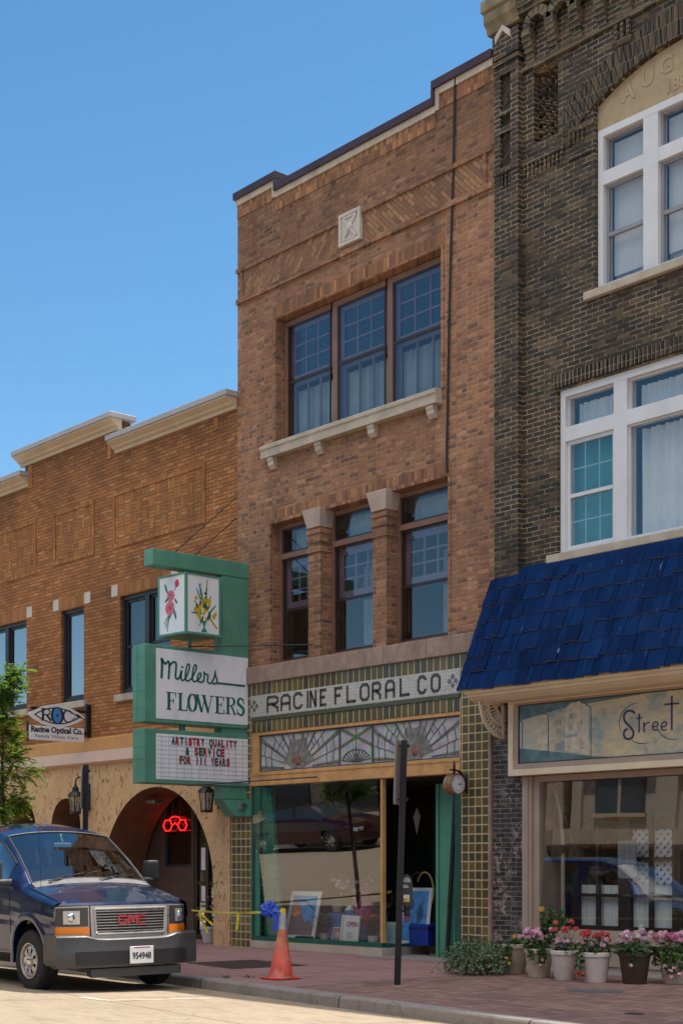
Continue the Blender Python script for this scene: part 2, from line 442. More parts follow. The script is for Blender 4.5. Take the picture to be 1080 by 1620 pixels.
M['brick_dark_diag'] = brick_mat('brick_dark_diag', [(.05, .04, .03), (.03, .026, .02), (.085, .065, .045)], (.03, .026, .02), mode='diag', bw=.4, mw=.018, bump=1.5)
M['brick_painted'] = brick_mat('brick_painted', [(.030, .028, .030), (.05, .045, .045), (.075, .062, .055), (.024, .022, .024)], (.24, .21, .18), mw=.011, rough=.65, patch=(.36, .28, .23))
TC = [(.135, .105, .040), (.105, .088, .042), (.165, .125, .045), (.088, .078, .045), (.12, .10, .04), (.20, .145, .045), (.115, .085, .035)]
M['tile'] = brick_mat('tile', TC, (.62, .49, .28), bw=.1315, bh=.1315, mw=.016, wob=.001, offs=0, gloss=.18, stain=.35, bump=.5)
M['tile_band'] = brick_mat('tile_band', TC, (.62, .50, .30), mode='run', bw=.137, bh=4.5, mw=.016, wob=.001, offs=0, gloss=.18, stain=.4, bump=.5)
M['limestone'] = mat('limestone', (.50, .42, .33), .85, var=.15, scale=4, bump=.25, stain=.35)
M['pink_stone'] = mat('pink_stone', (.36, .245, .19), .85, var=.22, scale=5, bump=.3, stain=.5)
M['white_stone'] = mat('white_stone', (.58, .52, .45), .8, var=.1, bump=.2, stain=.2)
M['tan_stone'] = mat('tan_stone', (.42, .315, .19), .85, var=.12, scale=6, bump=.3, stain=.2)
M['cap_metal'] = mat('cap_metal', (.055, .025, .032), .45, var=.2, scale=2)
M['window_brown'] = mat('window_brown', (.21, .11, .075), .55, var=.15, bump=.08)
M['sash_dark'] = mat('sash_dark', (.035, .016, .016), .4, var=.2)
M['sash_plum'] = mat('sash_plum', (.30, .17, .22), .4, var=.15)
M['charcoal'] = mat('charcoal', (.022, .022, .027), .45, var=.2)
M['white_paint'] = mat('white_paint', (.70, .69, .70), .5, var=.05, bump=.06, stain=.12)
M['grey_sash'] = mat('grey_sash', (.28, .28, .30), .45, var=.08)
M['cream_paint'] = mat('cream_paint', (.80, .66, .46), .5, var=.06, bump=.06, stain=.12)
M['taupe_paint'] = mat('taupe_paint', (.42, .32, .245), .55, var=.08, bump=.06, stain=.1)
M['beige_trim'] = mat('beige_trim', (.55, .42, .28), .5, var=.06, stain=.1)
M['grey_flashing'] = mat('grey_flashing', (.40, .38, .38), .45, var=.08)
M['orange_wood'] = mat('orange_wood', (.66, .35, .13), .5, var=.16, scale=5, bump=.12, stain=.3)
M['green_paint'] = mat('green_paint', (.045, .22, .15), .4, var=.15, stain=.2)
M['green_light'] = mat('green_light', (.085, .30, .20), .5, var=.1)
M['green_deep'] = mat('green_deep', (.011, .09, .06), .4, var=.2)
M['sign_green'] = mat('sign_green', (.10, .285, .20), .42, var=.14, scale=2, bump=.06, stain=.35)
M['sign_white'] = mat('sign_white', (.82, .82, .84), .35, var=.04, stain=.10)
M['letter_green'] = mat('letter_green', (.01, .13, .085), .4)
M['black_metal'] = mat('black_metal', (.012, .012, .014), .42, var=.2, bump=.05)
M['post_metal'] = mat('post_metal', (.016, .016, .022), .38, .3, var=.3, bump=.05)
M['grey_metal'] = mat('grey_metal', (.30, .29, .28), .4, .6, var=.1)
M['black'] = mat('black', (.008, .008, .009), .6)
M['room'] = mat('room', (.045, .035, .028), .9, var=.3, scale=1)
M['room_floor'] = mat('room_floor', (.22, .17, .125), .7, var=.2)
M['curtain'] = mat('curtain', (.80, .80, .78), .9, var=.06)
M['blind'] = mat('blind', (.80, .77, .73), .85, var=.05)
M['curtain_grey'] = mat('curtain_grey', (.50, .51, .50), .9, var=.12)
M['shop_plaster'] = mat('shop_plaster', (.42, .36, .30), .85, var=.1)
M['glass_upper'] = glass_mat('glass_upper', (.62, .70, .72), base=.035, k=1.0, wav=.05)
M['glass_left'] = glass_mat('glass_left', (.5, .55, .6), base=.26, k=1.0, wav=.03)
M['glass_shop'] = glass_mat('glass_shop', (.92, .96, .93), base=.115, k=1.0, wav=.03, wscale=.8)
M['glass_clear'] = glass_mat('glass_clear', (.86, .9, .9), base=.03)
M['glass_white_window'] = glass_mat('glass_white_window', (.84, .88, .9), base=.05, wav=.05)
M['stucco'] = None
def stucco():
    g = NG('stucco'); o = g.obj()
    t = g.noise(g.scale(o, (7, 7, 4.5)), 1.0, 5, .72, 1.4)
    cut = g.rng(t, .57, .63)
    c = g.ramp(g.noise(o, 2.5, 4), [(.3, (.62, .385, .19)), (.7, (.70, .46, .245))])
    c = g.mix(g.math('MULTIPLY', cut, .8), c, (.24, .14, .07))
    h = g.math('SUBTRACT', g.noise(o, 9, 5, .65), g.math('MULTIPLY', cut, .8))
    g.pbr(c, .9, 0, g.bump(h, .7, .03)); return g.m
M['stucco'] = stucco()
M['ochre'] = mat('ochre', (.58, .31, .11), .7, var=.1, stain=.2)
M['pink_band'] = mat('pink_band', (.62, .44, .34), .6, var=.06, stain=.1)
def noshadow(m): return m

# ================================================================= ground
EH = Vector((1, -.122, 0)).normalized(); NO = Vector((-.122, -1, 0)).normalized(); C0 = Vector((1.3, -4.25, 0))
def CU(s, t, z=0.): 
    p = C0 + EH * s + NO * t; p.z = z; return p
def roadz(t): return -.125 + .16 * (1 - abs(min(max(t, 0), 12) - 6) / 6)
def concrete_mat(name, a, b, joint=None, jx=3.6, jy=3.0):
    g = NG(name); o = g.obj(); X, Y, Z = g.sep(o)
    n1 = g.noise(o, .6, 6, .65); n2 = g.noise(o, 14, 5, .7)
    c = g.ramp(n1, [(.25, a), (.75, b)])
    c = g.mix(1., c, g.ramp(n2, [(.3, (.84,) * 3), (.7, (1.1,) * 3)]), 'MULTIPLY')
    sp = g.noise(g.scale(o, (1, 3, 1)), 2.2, 6, .7); c = g.mix(g.rng(sp, .52, .68, 0, .55), c, tuple(v * .5 for v in a))
    gr = g.noise(o, 120, 3, .8); c = g.mix(1., c, g.ramp(gr, [(.3, (.9,) * 3), (.7, (1.06,) * 3)]), 'MULTIPLY')
    h = g.math('ADD', n2, g.math('MULTIPLY', gr, .5))
    if joint:
        s = g.math('ADD', g.math('MULTIPLY', X, EH.x), g.math('MULTIPLY', Y, EH.y)); t = g.math('ADD', g.math('MULTIPLY', X, NO.x), g.math('MULTIPLY', Y, NO.y))
        wv = g.math('MULTIPLY', g.math('SUBTRACT', g.noise(o, 3, 4, .7), .5), .03)
        def ln(q, per, w):
            f = g.math('FRACT', g.math('DIVIDE', g.math('ADD', q, wv), per))
            dd = g.math('MULTIPLY', g.math('MINIMUM', f, g.math('SUBTRACT', 1, f)), per)
            return g.rng(dd, w * .5, w, 1, 0)
        m = g.math('MAXIMUM', ln(s, jx, .016), ln(t, jy, .016))
        ck = g.n('ShaderNodeTexVoronoi', feature='DISTANCE_TO_EDGE'); g.put(ck.inputs['Vector'], g.n('ShaderNodeVectorMath', operation='ADD').outputs[0]); 
        ad = ck.inputs['Vector'].links[0].from_node; g.put(ad.inputs[0], o); 
        wv3 = g.n('ShaderNodeTexNoise'); g.put(wv3.inputs['Vector'], o); wv3.inputs['Scale'].default_value = 1.7
        sc = g.n('ShaderNodeVectorMath', operation='SCALE'); g.put(sc.inputs[0], wv3.outputs['Color']); sc.inputs['Scale'].default_value = .9
        g.put(ad.inputs[1], sc.outputs[0]); ck.inputs['Scale'].default_value = .35
        crack = g.rng(ck.outputs['Distance'], .002, .006, .55, 0)
        m = g.math('MAXIMUM', m, g.math('MULTIPLY', crack, g.rng(n1, .45, .6)))
        c = g.mix(m, c, joint); h = g.math('SUBTRACT', h, g.math('MULTIPLY', m, 1.5))
    g.pbr(c, .88, 0, g.bump(h, .35, .006)); return g.m
M['road'] = concrete_mat('road', (.33, .253, .172), (.41, .32, .224), (.15, .10, .06))
M['walk_red'] = concrete_mat('walk_red', (.30, .165, .155), (.37, .205, .19), (.10, .06, .06), 1.5, 1.5)
M['walk_grey'] = concrete_mat('walk_grey', (.25, .23, .215), (.33, .30, .28), (.1, .09, .08), 1.6, 1.6)
M['kerb'] = concrete_mat('kerb', (.24, .21, .19), (.34, .30, .265), (.06, .05, .045), 3.05, 50)
M['paver'] = brick_mat('paver', [(.28, .155, .13), (.33, .185, .15), (.24, .135, .115), (.35, .205, .165), (.29, .17, .145)], (.06, .04, .035), bw=.2, bh=.1, mw=.009, mode='basketg', rough=.85, bump=.5, stain=.35)
S0, S1 = -90, 110
mb = MB()
ts = [-.0, .6, 1.5, 3, 4.5, 6, 7.5, 9, 10.5, 12.0]
for i in range(len(ts) - 1):
    mb.quad(CU(S0, ts[i], roadz(ts[i])), CU(S0, ts[i + 1], roadz(ts[i + 1])), CU(S1, ts[i + 1], roadz(ts[i + 1])), CU(S1, ts[i], roadz(ts[i])))
struct('road', mb, M['road'], smooth=True)
g = MB(); B = 900; g.quad((-B, -B, -.6), (B, -B, -.6), (B, B, -.6), (-B, B, -.6)); struct('ground', g, M['walk_grey'])
# kerb: rounded stone, with back edge flush with the walk
prof = [(-.17, -.30), (-.17, .004), (-.035, .004), (-.012, -.004), (.0, -.022), (.03, -.30)]
mb = MB(); n = len(prof)
vs = [CU(S0, t, z) for t, z in prof] + [CU(S1, t, z) for t, z in prof]
mb.add(vs, [(i, (i + 1) % n, (i + 1) % n + n, i + n) for i in range(n)]); struct('kerb', mb, M['kerb'])
mb = MB(); vs = [CU(S0, 12.1 - t, z) for t, z in prof] + [CU(S1, 12.1 - t, z) for t, z in prof]
mb.add(vs, [(i, (i + 1) % n, (i + 1) % n + n, i + n) for i in range(n)]); struct('far_kerb', mb, M['kerb'])
# walks: red concrete before the florist, brick pavers to the right, grey beyond
XP = 7.25
def kerby(x, t): # y on the line t outward at x
    p0 = C0 + NO * t; return p0.y + (x - p0.x) * (-.122)
def strip(x0, x1, z): return MB().quad((x0, kerby(x0, -.16), z), (x1, kerby(x1, -.16), z), (x1, 4, z), (x0, 4, z))
struct('pavement', strip(-85, XP, 0), M['walk_red']); struct('paver_pavement', strip(XP, 100, 0), M['paver'])
mb = MB().quad(CU(S0, 12.25, 0), CU(S1, 12.25, 0), CU(S1, 16.2, 0), CU(S0, 16.2, 0)); struct('far_pavement', mb, M['walk_grey'])
mb = MB(); mb.quad((3.35, -.35, .004), (5.95, -.35, .004), (5.95, 3.0, .004), (3.0, 3.0, .004)); struct('entry_slab', mb, M['walk_grey'])
mb = MB(); mb.quad((6.5, -.62, .004), (30, -.62, .004), (30, .1, .004), (6.5, .1, .004)); struct('plinth_strip', mb, M['walk_grey'])
# road markings, a parking-stall mark and a faint second stroke
M['road_paint'] = mat('road_paint', (.62, .55, .46), .8, var=.25, scale=9, stain=.6)
mb = MB()
def mark(a, b, w=.10):
    a = Vector(a); b = Vector(b); d = (b - a); d.z = 0; d.normalize(); q = Vector((-d.y, d.x, 0)) * w / 2
    def zz(p):
        t = (p - C0).dot(NO); return Vector((p.x, p.y, roadz(t) + .004))
    mb.quad(zz(a - q), zz(b - q), zz(b + q), zz(a + q))
mark(G(128, 1581, -.095), G(168, 1586, -.095)); mark(G(168, 1586.5, -.095), G(330, 1579, -.1), .08)
mark(G(545, 1660, -.06), G(900, 1700, -.06), .1)
struct('road_marking', mb, M['road_paint'])
mb = MB(); q = [G(294, 1523, .005), G(368, 1532.6, .005), G(487, 1527, .005), G(401, 1518, .005)]
mb.add(q + [p - Vector((0, 0, .012)) for p in q], [(0, 1, 2, 3), (0, 4, 5, 1), (1, 5, 6, 2), (2, 6, 7, 3), (3, 7, 4, 0)])
M['rust_plate'] = mat('rust_plate', (.060, .036, .034), .6, .3, var=.3, scale=8, bump=.4, bscale=60, stain=.3)
solo('access_plate', mb, M['rust_plate'], 'dark rusty steel plate lying in the reddish pavement behind the cone', 'hatch', (q[0] + q[2]) / 2)
c = G(1003, 1604); mb = MB(); mb.lathe([(.0, .006), (.085, .006), (.10, .002), (.10, -.02)], c, 20, cap=False)
solo('valve_cover', mb, M['rust_plate'], 'small round iron valve cover set in the brick pavers', 'cover', c, smooth=True)
q = [G(895, 1563.5, .005), G(985, 1567, .005), G(978, 1571.5, .005), G(903, 1568.5, .005)]
M['slate'] = mat('slate', (.10, .11, .125), .7, var=.2, scale=8, bump=.2)
mb = MB().add(q + [p - Vector((0, 0, .012)) for p in q], [(0, 1, 2, 3), (0, 4, 5, 1), (1, 5, 6, 2), (2, 6, 7, 3), (3, 7, 4, 0)])
solo('paver_slab', mb, M['slate'], 'blue-grey slab let into the brick pavers in front of the pots', 'slab', (q[0] + q[2]) / 2)

M['sign_face'] = mat('sign_face', (.84, .84, .86), .4, var=.05, scale=1.5, stain=.28)
M['tile_green'] = mat('tile_green', (.085, .095, .055), .25, var=.3, scale=20)
M['weathered_stone'] = mat('weathered_stone', (.24, .19, .115), .9, var=.3, scale=6, bump=.4, stain=.5)
M['glass_right'] = glass_mat('glass_right', (.95, .97, .95), base=.085, k=1.0, wav=.05, wscale=.7)
# ================================================================= centre building (florist)
FB = thing('brick_building', 'three-storey reddish brown brick shop building with stepped parapet and tiled florist front', 'building', (3, 0, 0))
T = .20
opL = (.92, 1.96, 4.73, 7.08); opM = (2.25, 3.51, 4.73, 7.08); opR = (3.80, 5.08, 4.73, 7.08); op3 = (1.06, 4.94, 8.38, 10.46)
w = MB()
wall_open(w, 0, 6, 4.45, 12.48, [opL, opM, opR, op3], 0, T)
w.quad((0, 0, 12.48), (1.06, 0, 12.48), (1.06, 0, 12.72), (0, 0, 12.72)); w.quad((4.84, 0, 12.48), (6, 0, 12.48), (6, 0, 12.76), (4.84, 0, 12.76))
w.quad((0, 0, 0), (0, 0, 12.72), (0, 14, 12.4), (0, 14, 0)); w.quad((6, 0, 0), (6, 14, 0), (6, 14, 12.4), (6, 0, 12.76)); w.quad((0, 14, 0), (0, 14, 12.4), (6, 14, 12.4), (6, 14, 0))
w.quad((0, .34, 12.0), (0, .34, 12.72), (1.06, .34, 12.72), (1.06, .34, 12.0)); w.quad((4.84, .34, 12.0), (4.84, .34, 12.76), (6, .34, 12.76), (6, .34, 12.0)); w.quad((1.06, .34, 12), (1.06, .34, 12.5), (4.84, .34, 12.5), (4.84, .34, 12))
part('wall', w, M['brick_centre'], FB, fix=False)
r = MB(); r.box(.01, 5.99, .34, 13.9, 11.85, 12.0); part('roof', r, M['grey_metal'], FB)
# stone coping and dark metal cap, stepped up at both ends
s = MB(); c = MB()
for x0, x1, zb in ((-.01, 1.06, 12.68), (1.06, 4.84, 12.48), (4.84, 6.0, 12.72)):
    s.box(x0, x1, -.035, .37, zb, zb + .10)
for x0, x1, zb in ((-.05, 1.12, 12.78), (1.12, 4.79, 12.58), (4.79, 6.0, 12.82)):
    c.bbox(x0, x1, -.075, .40, zb + .0025, zb + .125, .008)
c.box(1.06, 1.12, -.072, .39, 12.584, 12.78); c.box(4.79, 4.84, -.072, .39, 12.584, 12.82)
s.box(.98, 1.06, -.033, .34, 12.50, 12.68); s.box(4.84, 4.92, -.033, .34, 12.50, 12.72)
part('stone_coping', s, M['limestone'], FB); part('metal_cap', c, M['cap_metal'], FB)
# soldier course under the coping
for q in ((1.06, 4.84, 12.27, 12.478), (.003, .98, 12.47, 12.678), (4.92, 5.997, 12.51, 12.718)):
    k = MB(); k.box(q[0], q[1], -.012, .02, q[2], q[3]); part('soldier_course', k, M['brick_centre_soldier'], FB)
# diagonal brick band between two projecting courses with end stops
h = MB(); h.box(.17, 2.71, -.006, .02, 11.07, 11.52); part('diagonal_band', h, M['brick_centre_diag'], FB)
h = MB(); h.box(3.22, 5.80, -.006, .02, 11.07, 11.52); part('diagonal_band', h, M['brick_centre_diag2'], FB)
f = MB(); f.box(0.0, 2.71, -.042, .02, 11.52, 11.59); f.box(3.22, 5.995, -.042, .02, 11.52, 11.59); f.box(0, 5.995, -.045, .02, 10.985, 11.07)
f.box(.10, .17, -.03, .02, 11.07, 11.52); f.box(5.80, 5.87, -.03, .02, 11.07, 11.52)
part('projecting_course', f, M['brick_centre'], FB)
# carved stone tablet: raised rim and an hourglass saltire
t = MB(); t.box(2.715, 3.215, -.045, .03, 11.13, 11.63); ring(t, 2.715, 3.215, 11.13, 11.63, .05, -.068, -.045)
def tab(u, v, d): return (2.965 + u, -.045 - d, 11.38 + v)
t.stroke([(-.15, -.17), (.15, .17)], .045, .022, tab); t.stroke([(-.15, .17), (.15, -.17)], .045, .024, tab); t.stroke([(-.15, .175), (.15, .175)], .03, .02, tab); t.stroke([(-.15, -.175), (.15, -.175)], .03, .02, tab)
t.lathe([(0, -.09), (.05, -.085), (.07, -.05)], (2.965, 0, 11.38), 16, 'y', cap=False)
part('stone_tablet', t, M['white_stone'], FB)
# lintel soldiers over the openings (flush bands 3 mm proud)
for q in ((.86, 5.14, -.008, 7.085, 7.29), (1.0, 5.0, -.010, 10.47, 10.68)):
    k = MB(); k.box(q[0], q[1], q[2], .015, q[3], q[4]); part('lintel', k, M['brick_centre_soldier'], FB)
# shallow brick strips at the bay edges
for x, za, zb_ in ((.86, 4.75, 7.08), (5.09, 4.75, 7.08), (1.0, 8.39, 10.46), (4.945, 8.39, 10.46)):
    k = MB(); k.box(x, x + .055, -.014, .01, za, zb_); part('jamb_strip', k, M['brick_centre'], FB)
# upper sill with brackets
s = MB(); s.extx([(.2, 8.17), (-.13, 8.17), (-.13, 8.29), (-.155, 8.31), (-.155, 8.36), (-.12, 8.385), (.2, 8.40)], .80, 4.96)
sl_ = part('sill', s, M['limestone'], FB)
for x in (.94, 2.16, 3.42, 4.72):
    b = MB(); b.extx([(0, 8.165), (-.105, 8.165), (-.105, 8.12), (-.085, 8.09), (-.085, 8.04), (-.03, 7.98), (0, 7.98)], x, x + .15); part('bracket', b, M['limestone'], sl_)
# brick piers between the second-floor windows: banded shafts with flared stone capitals
for x0, x1 in ((1.96, 2.25), (3.51, 3.80)):
    p = MB(); p.box(x0 - .008, x1 + .008, -.05, T + .02, 4.735, 6.82)
    for z in (6.42, 6.58, 6.72): p.box(x0 - .03, x1 + .03, -.075, T - .01, z, z + .062)
    pr = part('pier', p, M['brick_centre'], FB)
    q = MB(); v = []
    for z, e in ((6.823, .02), (6.86, .025), (7.10, .08), (7.115, .08)):
        v += [(x0 - e, -.06 - e * .8, z), (x1 + e, -.06 - e * .8, z), (x1 + e, T - .015, z), (x0 - e, T - .015, z)]
    fs = [(0, 3, 2, 1), (12, 13, 14, 15)] + [(i * 4 + j, i * 4 + (j + 1) % 4, i * 4 + 4 + (j + 1) % 4, i * 4 + 4 + j) for i in range(3) for j in range(4)]
    q.add(v, fs); part('capital', q, mat('capital_stone', (.50, .385, .31), .8, var=.12, bump=.2, stain=.25), pr)
# windows
def sash(parent, x0, x1, z0, z1, y, m, w=.05, grid=None, name='sash', gm=None, mw=.022, gx=None):
    f = MB(); ring(f, x0, x1, z0, z1, w, y, y + .035)
    xs = gx or ([x0 + w + (x1 - x0 - 2 * w) * i / grid[0] for i in range(1, grid[0])] if grid else [])
    for xx in xs: f.box(xx - mw / 2, xx + mw / 2, y + .004, y + .031, z0 + w, z1 - w)
    if grid:
        xx = [x0 + w] + [v for v in xs] + [x1 - w]
        for j in range(1, grid[1]):
            zz = z0 + w + (z1 - z0 - 2 * w) * j / grid[1]
            for a, b in zip(xx[:-1], xx[1:]):
                f.box(a + (mw / 2 if a != x0 + w else 0), b - (mw / 2 if b != x1 - w else 0), y + .006, y + .029, zz - mw / 2, zz + mw / 2)
    o = part(name, f, m, parent)
    return o
rs = random.Random(5)
for i, (x0, x1) in enumerate(((1.10, 2.30), (2.36, 3.60), (3.66, 4.93))):
    f = MB(); z0, z1 = 8.405, 10.44
    f.box(x0 - .06 if i else x0 - .035, x0 + .05, T - .03, T + .1, z0, z1); 
    if i == 2: f.box(x1 - .05, x1 + .005, T - .03, T + .1, z0, z1)
    f.box(x0 + .05, x1 - (.05 if i == 2 else .06), T - .03, T + .1, z1 - .09, z1); f.box(x0 + .05, x1 - (.05 if i == 2 else .06), T - .03, T + .1, z0, z0 + .05)
    wn = part('window', f, M['window_brown'], FB)
    a, b = x0 + .055, x1 - (.055 if i == 2 else .065); zm = 9.42; y = T
    st = MB(); ring(st, a, b, z0 + .052, z1 - .092, .028, y - .02, y + .0); st.box(a + .028, b - .028, y - .02, y, zm - .03, zm + .02); part('storm_frame', st, M['sash_dark'], wn)
    part('pane', pane(a + .02, b - .02, z0 + .07, z1 - .11, y - .008), M['glass_upper'], wn)
    sash(wn, a + .005, b - .005, zm + .02, z1 - .10, y + .045, M['sash_plum'], .075, (3, 3), gm=None, gx=None, mw=.028)
    sash(wn, a + .005, b - .005, z0 + .06, zm + .01, y + .085, M['sash_plum'], .06, (3, 1), mw=.032)
    part('curtain', curtain_mb(a + .03, b - .02, z0 + .06, zm - .12 + rs.uniform(-.03, .03), y + .19, .03, .085, i), M['curtain_grey'], wn)
    part('pane', pane(a + .06, b - .06, zm + .05, z1 - .15, y + .065), M['glass_upper'], wn)
for i, (x0, x1) in enumerate(((.92, 1.955), (2.262, 3.505), (3.812, 5.08))):
    f = MB(); z0, z1 = 4.735, 7.075; zt = 6.50
    f.box(x0 + .0, x0 + .06, T - .02, T + .1, z0, z1); f.box(x1 - .06, x1, T - .02, T + .1, z0, z1)
    f.box(x0 + .06, x1 - .06, T - .02, T + .1, z1 - .07, z1); f.box(x0 + .06, x1 - .06, T - .03, T + .1, z0, z0 + .07)
    f.box(x0 + .06, x1 - .06, T - .04, T + .1, zt, zt + .085)
    wn = part('window', f, M['window_brown'], FB); a, b = x0 + .062, x1 - .062; y = T + .01
    st = MB(); ring(st, a, b, z0 + .072, zt - .003, .034, y, y + .02); st.box(a + .034, b - .034, y, y + .02, 5.62, 5.665); part('storm_frame', st, M['sash_dark'], wn)
    st = MB(); ring(st, a, b, zt + .088, z1 - .072, .035, y, y + .03); part('transom_sash', st, M['sash_dark'], wn)
    part('pane', pane(a + .03, b - .03, z0 + .10, 5.63, y + .012), M['glass_upper'], wn)
    part('pane', pane(a + .03, b - .03, 5.655, zt - .03, y + .012), M['glass_upper'], wn); part('pane', pane(a + .03, b - .03, zt + .11, z1 - .10, y + .012), M['glass_upper'], wn)
    sash(wn, a + .02, b - .02, 5.66, zt - .02, y + .06, M['sash_plum'], .12, (3, 3), mw=.03)
    sash(wn, a + .02, b - .02, z0 + .08, 5.66, y + .1, M['sash_dark'], .06)
    if i: part('curtain', curtain_mb(a + .25 * i, b - .1, z0 + .1, zt - .3, y + .4, .03, .12, i + 9), M['curtain_grey'], wn)
    part('curtain', curtain_mb(a, b, zt + .2, z1 - .05, y + .3, .02, .1, i + 20), M['blind'], wn)
# upper rooms
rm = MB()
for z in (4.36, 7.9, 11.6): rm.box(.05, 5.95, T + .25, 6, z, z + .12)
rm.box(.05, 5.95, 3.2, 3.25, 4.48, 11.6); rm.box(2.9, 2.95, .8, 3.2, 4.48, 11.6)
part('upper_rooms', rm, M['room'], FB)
# stone sill band over the shop front
s = MB()
xx = [.02, .86, 1.9, 2.9, 3.75, 4.7, 5.98]
for a, b in zip(xx[:-1], xx[1:]): s.bbox(a + .003, b - .003, -.075, T - .002, 4.452, 4.735, .012)
part('stone_sill_band', s, M['pink_stone'], FB)
# tiled front
for q in ((5.99, 4.25, 4.449), (5.37, 3.63, 3.815)):
    b = MB(); b.box(.0, q[0], -.030, .06, q[1], q[2]); part('tile_course', b, M['tile_band'], FB)
b = MB(); b.box(0.44, 5.36, -.045, .06, 3.82, 3.885); part('green_moulding', b, M['tile_green'], FB)
b = MB(); b.box(-.155, .42, -.035, .5, 0, 4.248); lp = part('tile_pilaster', b, M['tile'], FB)
b = MB(); b.box(5.375, 5.935, -.035, .5, 0, 4.248); part('tile_pilaster', b, M['tile'], FB)
b = MB(); b.box(5.938, 5.975, -.05, .5, 0, 4.24); part('pilaster_edge', b, M['pink_stone'], FB)
# name panel in white tile with dark mosaic capitals
g = NG('white_tile'); o = g.obj(); X, Y, Z = g.sep(o)
fx = g.math('FRACT', g.math('DIVIDE', X, .052)); fz = g.math('FRACT', g.math('DIVIDE', Z, .052))
jm = g.math('MINIMUM', g.math('MINIMUM', fx, g.math('SUBTRACT', 1, fx)), g.math('MINIMUM', fz, g.math('SUBTRACT', 1, fz)))
wt = g.white(g.comb(g.math('FLOOR', g.math('DIVIDE', X, .052)), g.math('FLOOR', g.math('DIVIDE', Z, .052))))
g.pbr(g.mix(g.rng(jm, .03, .08), (.36, .33, .28), g.ramp(wt, [(0, (.50, .48, .43)), (1, (.62, .59, .53))])), .25, 0); M['white_tile'] = g.m
b = MB(); b.box(.422, 5.372, -.042, .06, 3.887, 4.247); npn = part('name_panel', b, M['white_tile'], FB)
M['mosaic_dark'] = mat('mosaic_dark', (.055, .05, .045), .35, var=.4, scale=30)
def fn(u, v, d): return (u, -.0425 - d * .004, 3.955 + v * .235)
LW = .046
def octo(w, h=1., c=.22): 
    cx = c * .9 / 1
    return [(.0, c), (0, 1 - c), (w * c * 1.2, 1), (w * (1 - c * 1.2), 1), (w, 1 - c), (w, c), (w * (1 - c * 1.2), 0), (w * c * 1.2, 0)]
def GL(ch, x, w):
    m = MB(); st = lambda pts, cl=False: m.stroke([(x + a, b_) for a, b_ in pts], LW, 1, lambda u, v, d: fn(u, v, d), cl)
    # stroke in real metres: convert v to metres first
    H = .235
    def S(pts, cl=False): m.stroke([(x + a, b_ * H) for a, b_ in pts], LW, 1, lambda u, v, d: (u, -.0425 - d * .004, 3.955 + v), cl)
    if ch == 'R': S([(0, -.09), (0, 1)]); S([(0, 1), (w * .75, 1), (w, .86), (w, .62), (w * .75, .5), (0, .5)]); S([(w * .4, .5), (w, .2), (w, -.09)])
    if ch == 'A': S([(0, -.09), (0, .8), (w * .25, 1), (w * .75, 1), (w, .8), (w, -.09)]); S([(0, .42), (w, .42)])
    if ch == 'C': S([(w, .78), (w, .8), (w * .75, 1), (w * .25, 1), (0, .8), (0, .2), (w * .25, 0), (w * .75, 0), (w, .2), (w, .22)])
    if ch == 'O': S([(w * .75, 1), (w * .25, 1), (0, .8), (0, .2), (w * .25, 0), (w * .75, 0), (w, .2), (w, .8)], True)
    if ch == 'I': S([(0, -.09), (0, 1.09)])
    if ch == 'N': S([(0, -.09), (0, 1.09)]); S([(0, 1.02), (w, -.02)]); S([(w, -.09), (w, 1.09)])
    if ch == 'E': S([(w, 1), (0, 1)]); S([(0, 1.09), (0, -.09)]); S([(0, 0), (w, 0)]); S([(0, .52), (w * .75, .52)])
    if ch == 'F': S([(w, 1), (0, 1)]); S([(0, 1.09), (0, -.09)]); S([(0, .5), (w * .75, .5)])
    if ch == 'L': S([(0, 1.09), (0, -.09)]); S([(0, 0), (w, 0)]); S([(w, -.09), (w, .1)])
    return m
LET = [('R', .84, .29), ('A', 1.21, .26), ('C', 1.58, .27), ('I', 1.97, 0), ('N', 2.11, .27), ('E', 2.51, .27), ('F', 2.90, .22), ('L', 3.23, .21), ('O', 3.55, .25), ('R', 3.90, .25), ('A', 4.26, .23), ('L', 4.59, .21)]
# measured left and right edges of each capital
LET = [('R', .86, .29), ('A', 1.24, .25), ('C', 1.59, .25), ('I', 1.945, 0), ('N', 2.06, .0), ('E', 2.2, .2)]
edges = [('R', 425, 444), ('A', 447, 463), ('C', 467, 482), ('I', 488.5, 488.5), ('N', 493, 504), ('E', 509, 521), ('F', 532, 546), ('L', 551, 566), ('O', 572, 588), ('R', 591, 606), ('A', 612, 628), ('L', 635, 651), ('C', 663, 678), ('O', 684, 700)]
mb = MB()
for ch, a, b_ in edges:
    xa = P(a, 1100).x + LW / 2; xb = P(b_, 1100).x - LW / 2
    m = GL(ch, xa, max(0, xb - xa)); mb.add(m.v, m.f)
# mosaic rosettes either side
for cx in (P(405.5, 1110).x, P(719, 1080).x):
    for a in range(4):
        q = a * math.pi / 2; ux, uz = math.cos(q), math.sin(q)
        dm = [(cx + ux * d + -uz * e, 4.07 + uz * d + ux * e) for d, e in ((.035, 0), (.065, .03), (.095, 0), (.065, -.03))]
        mb.stroke(dm, .014, 1, lambda u, v, d: (u, -.0425 - d * .004, v), True)
part('lettering', mb, M['mosaic_dark'], npn)
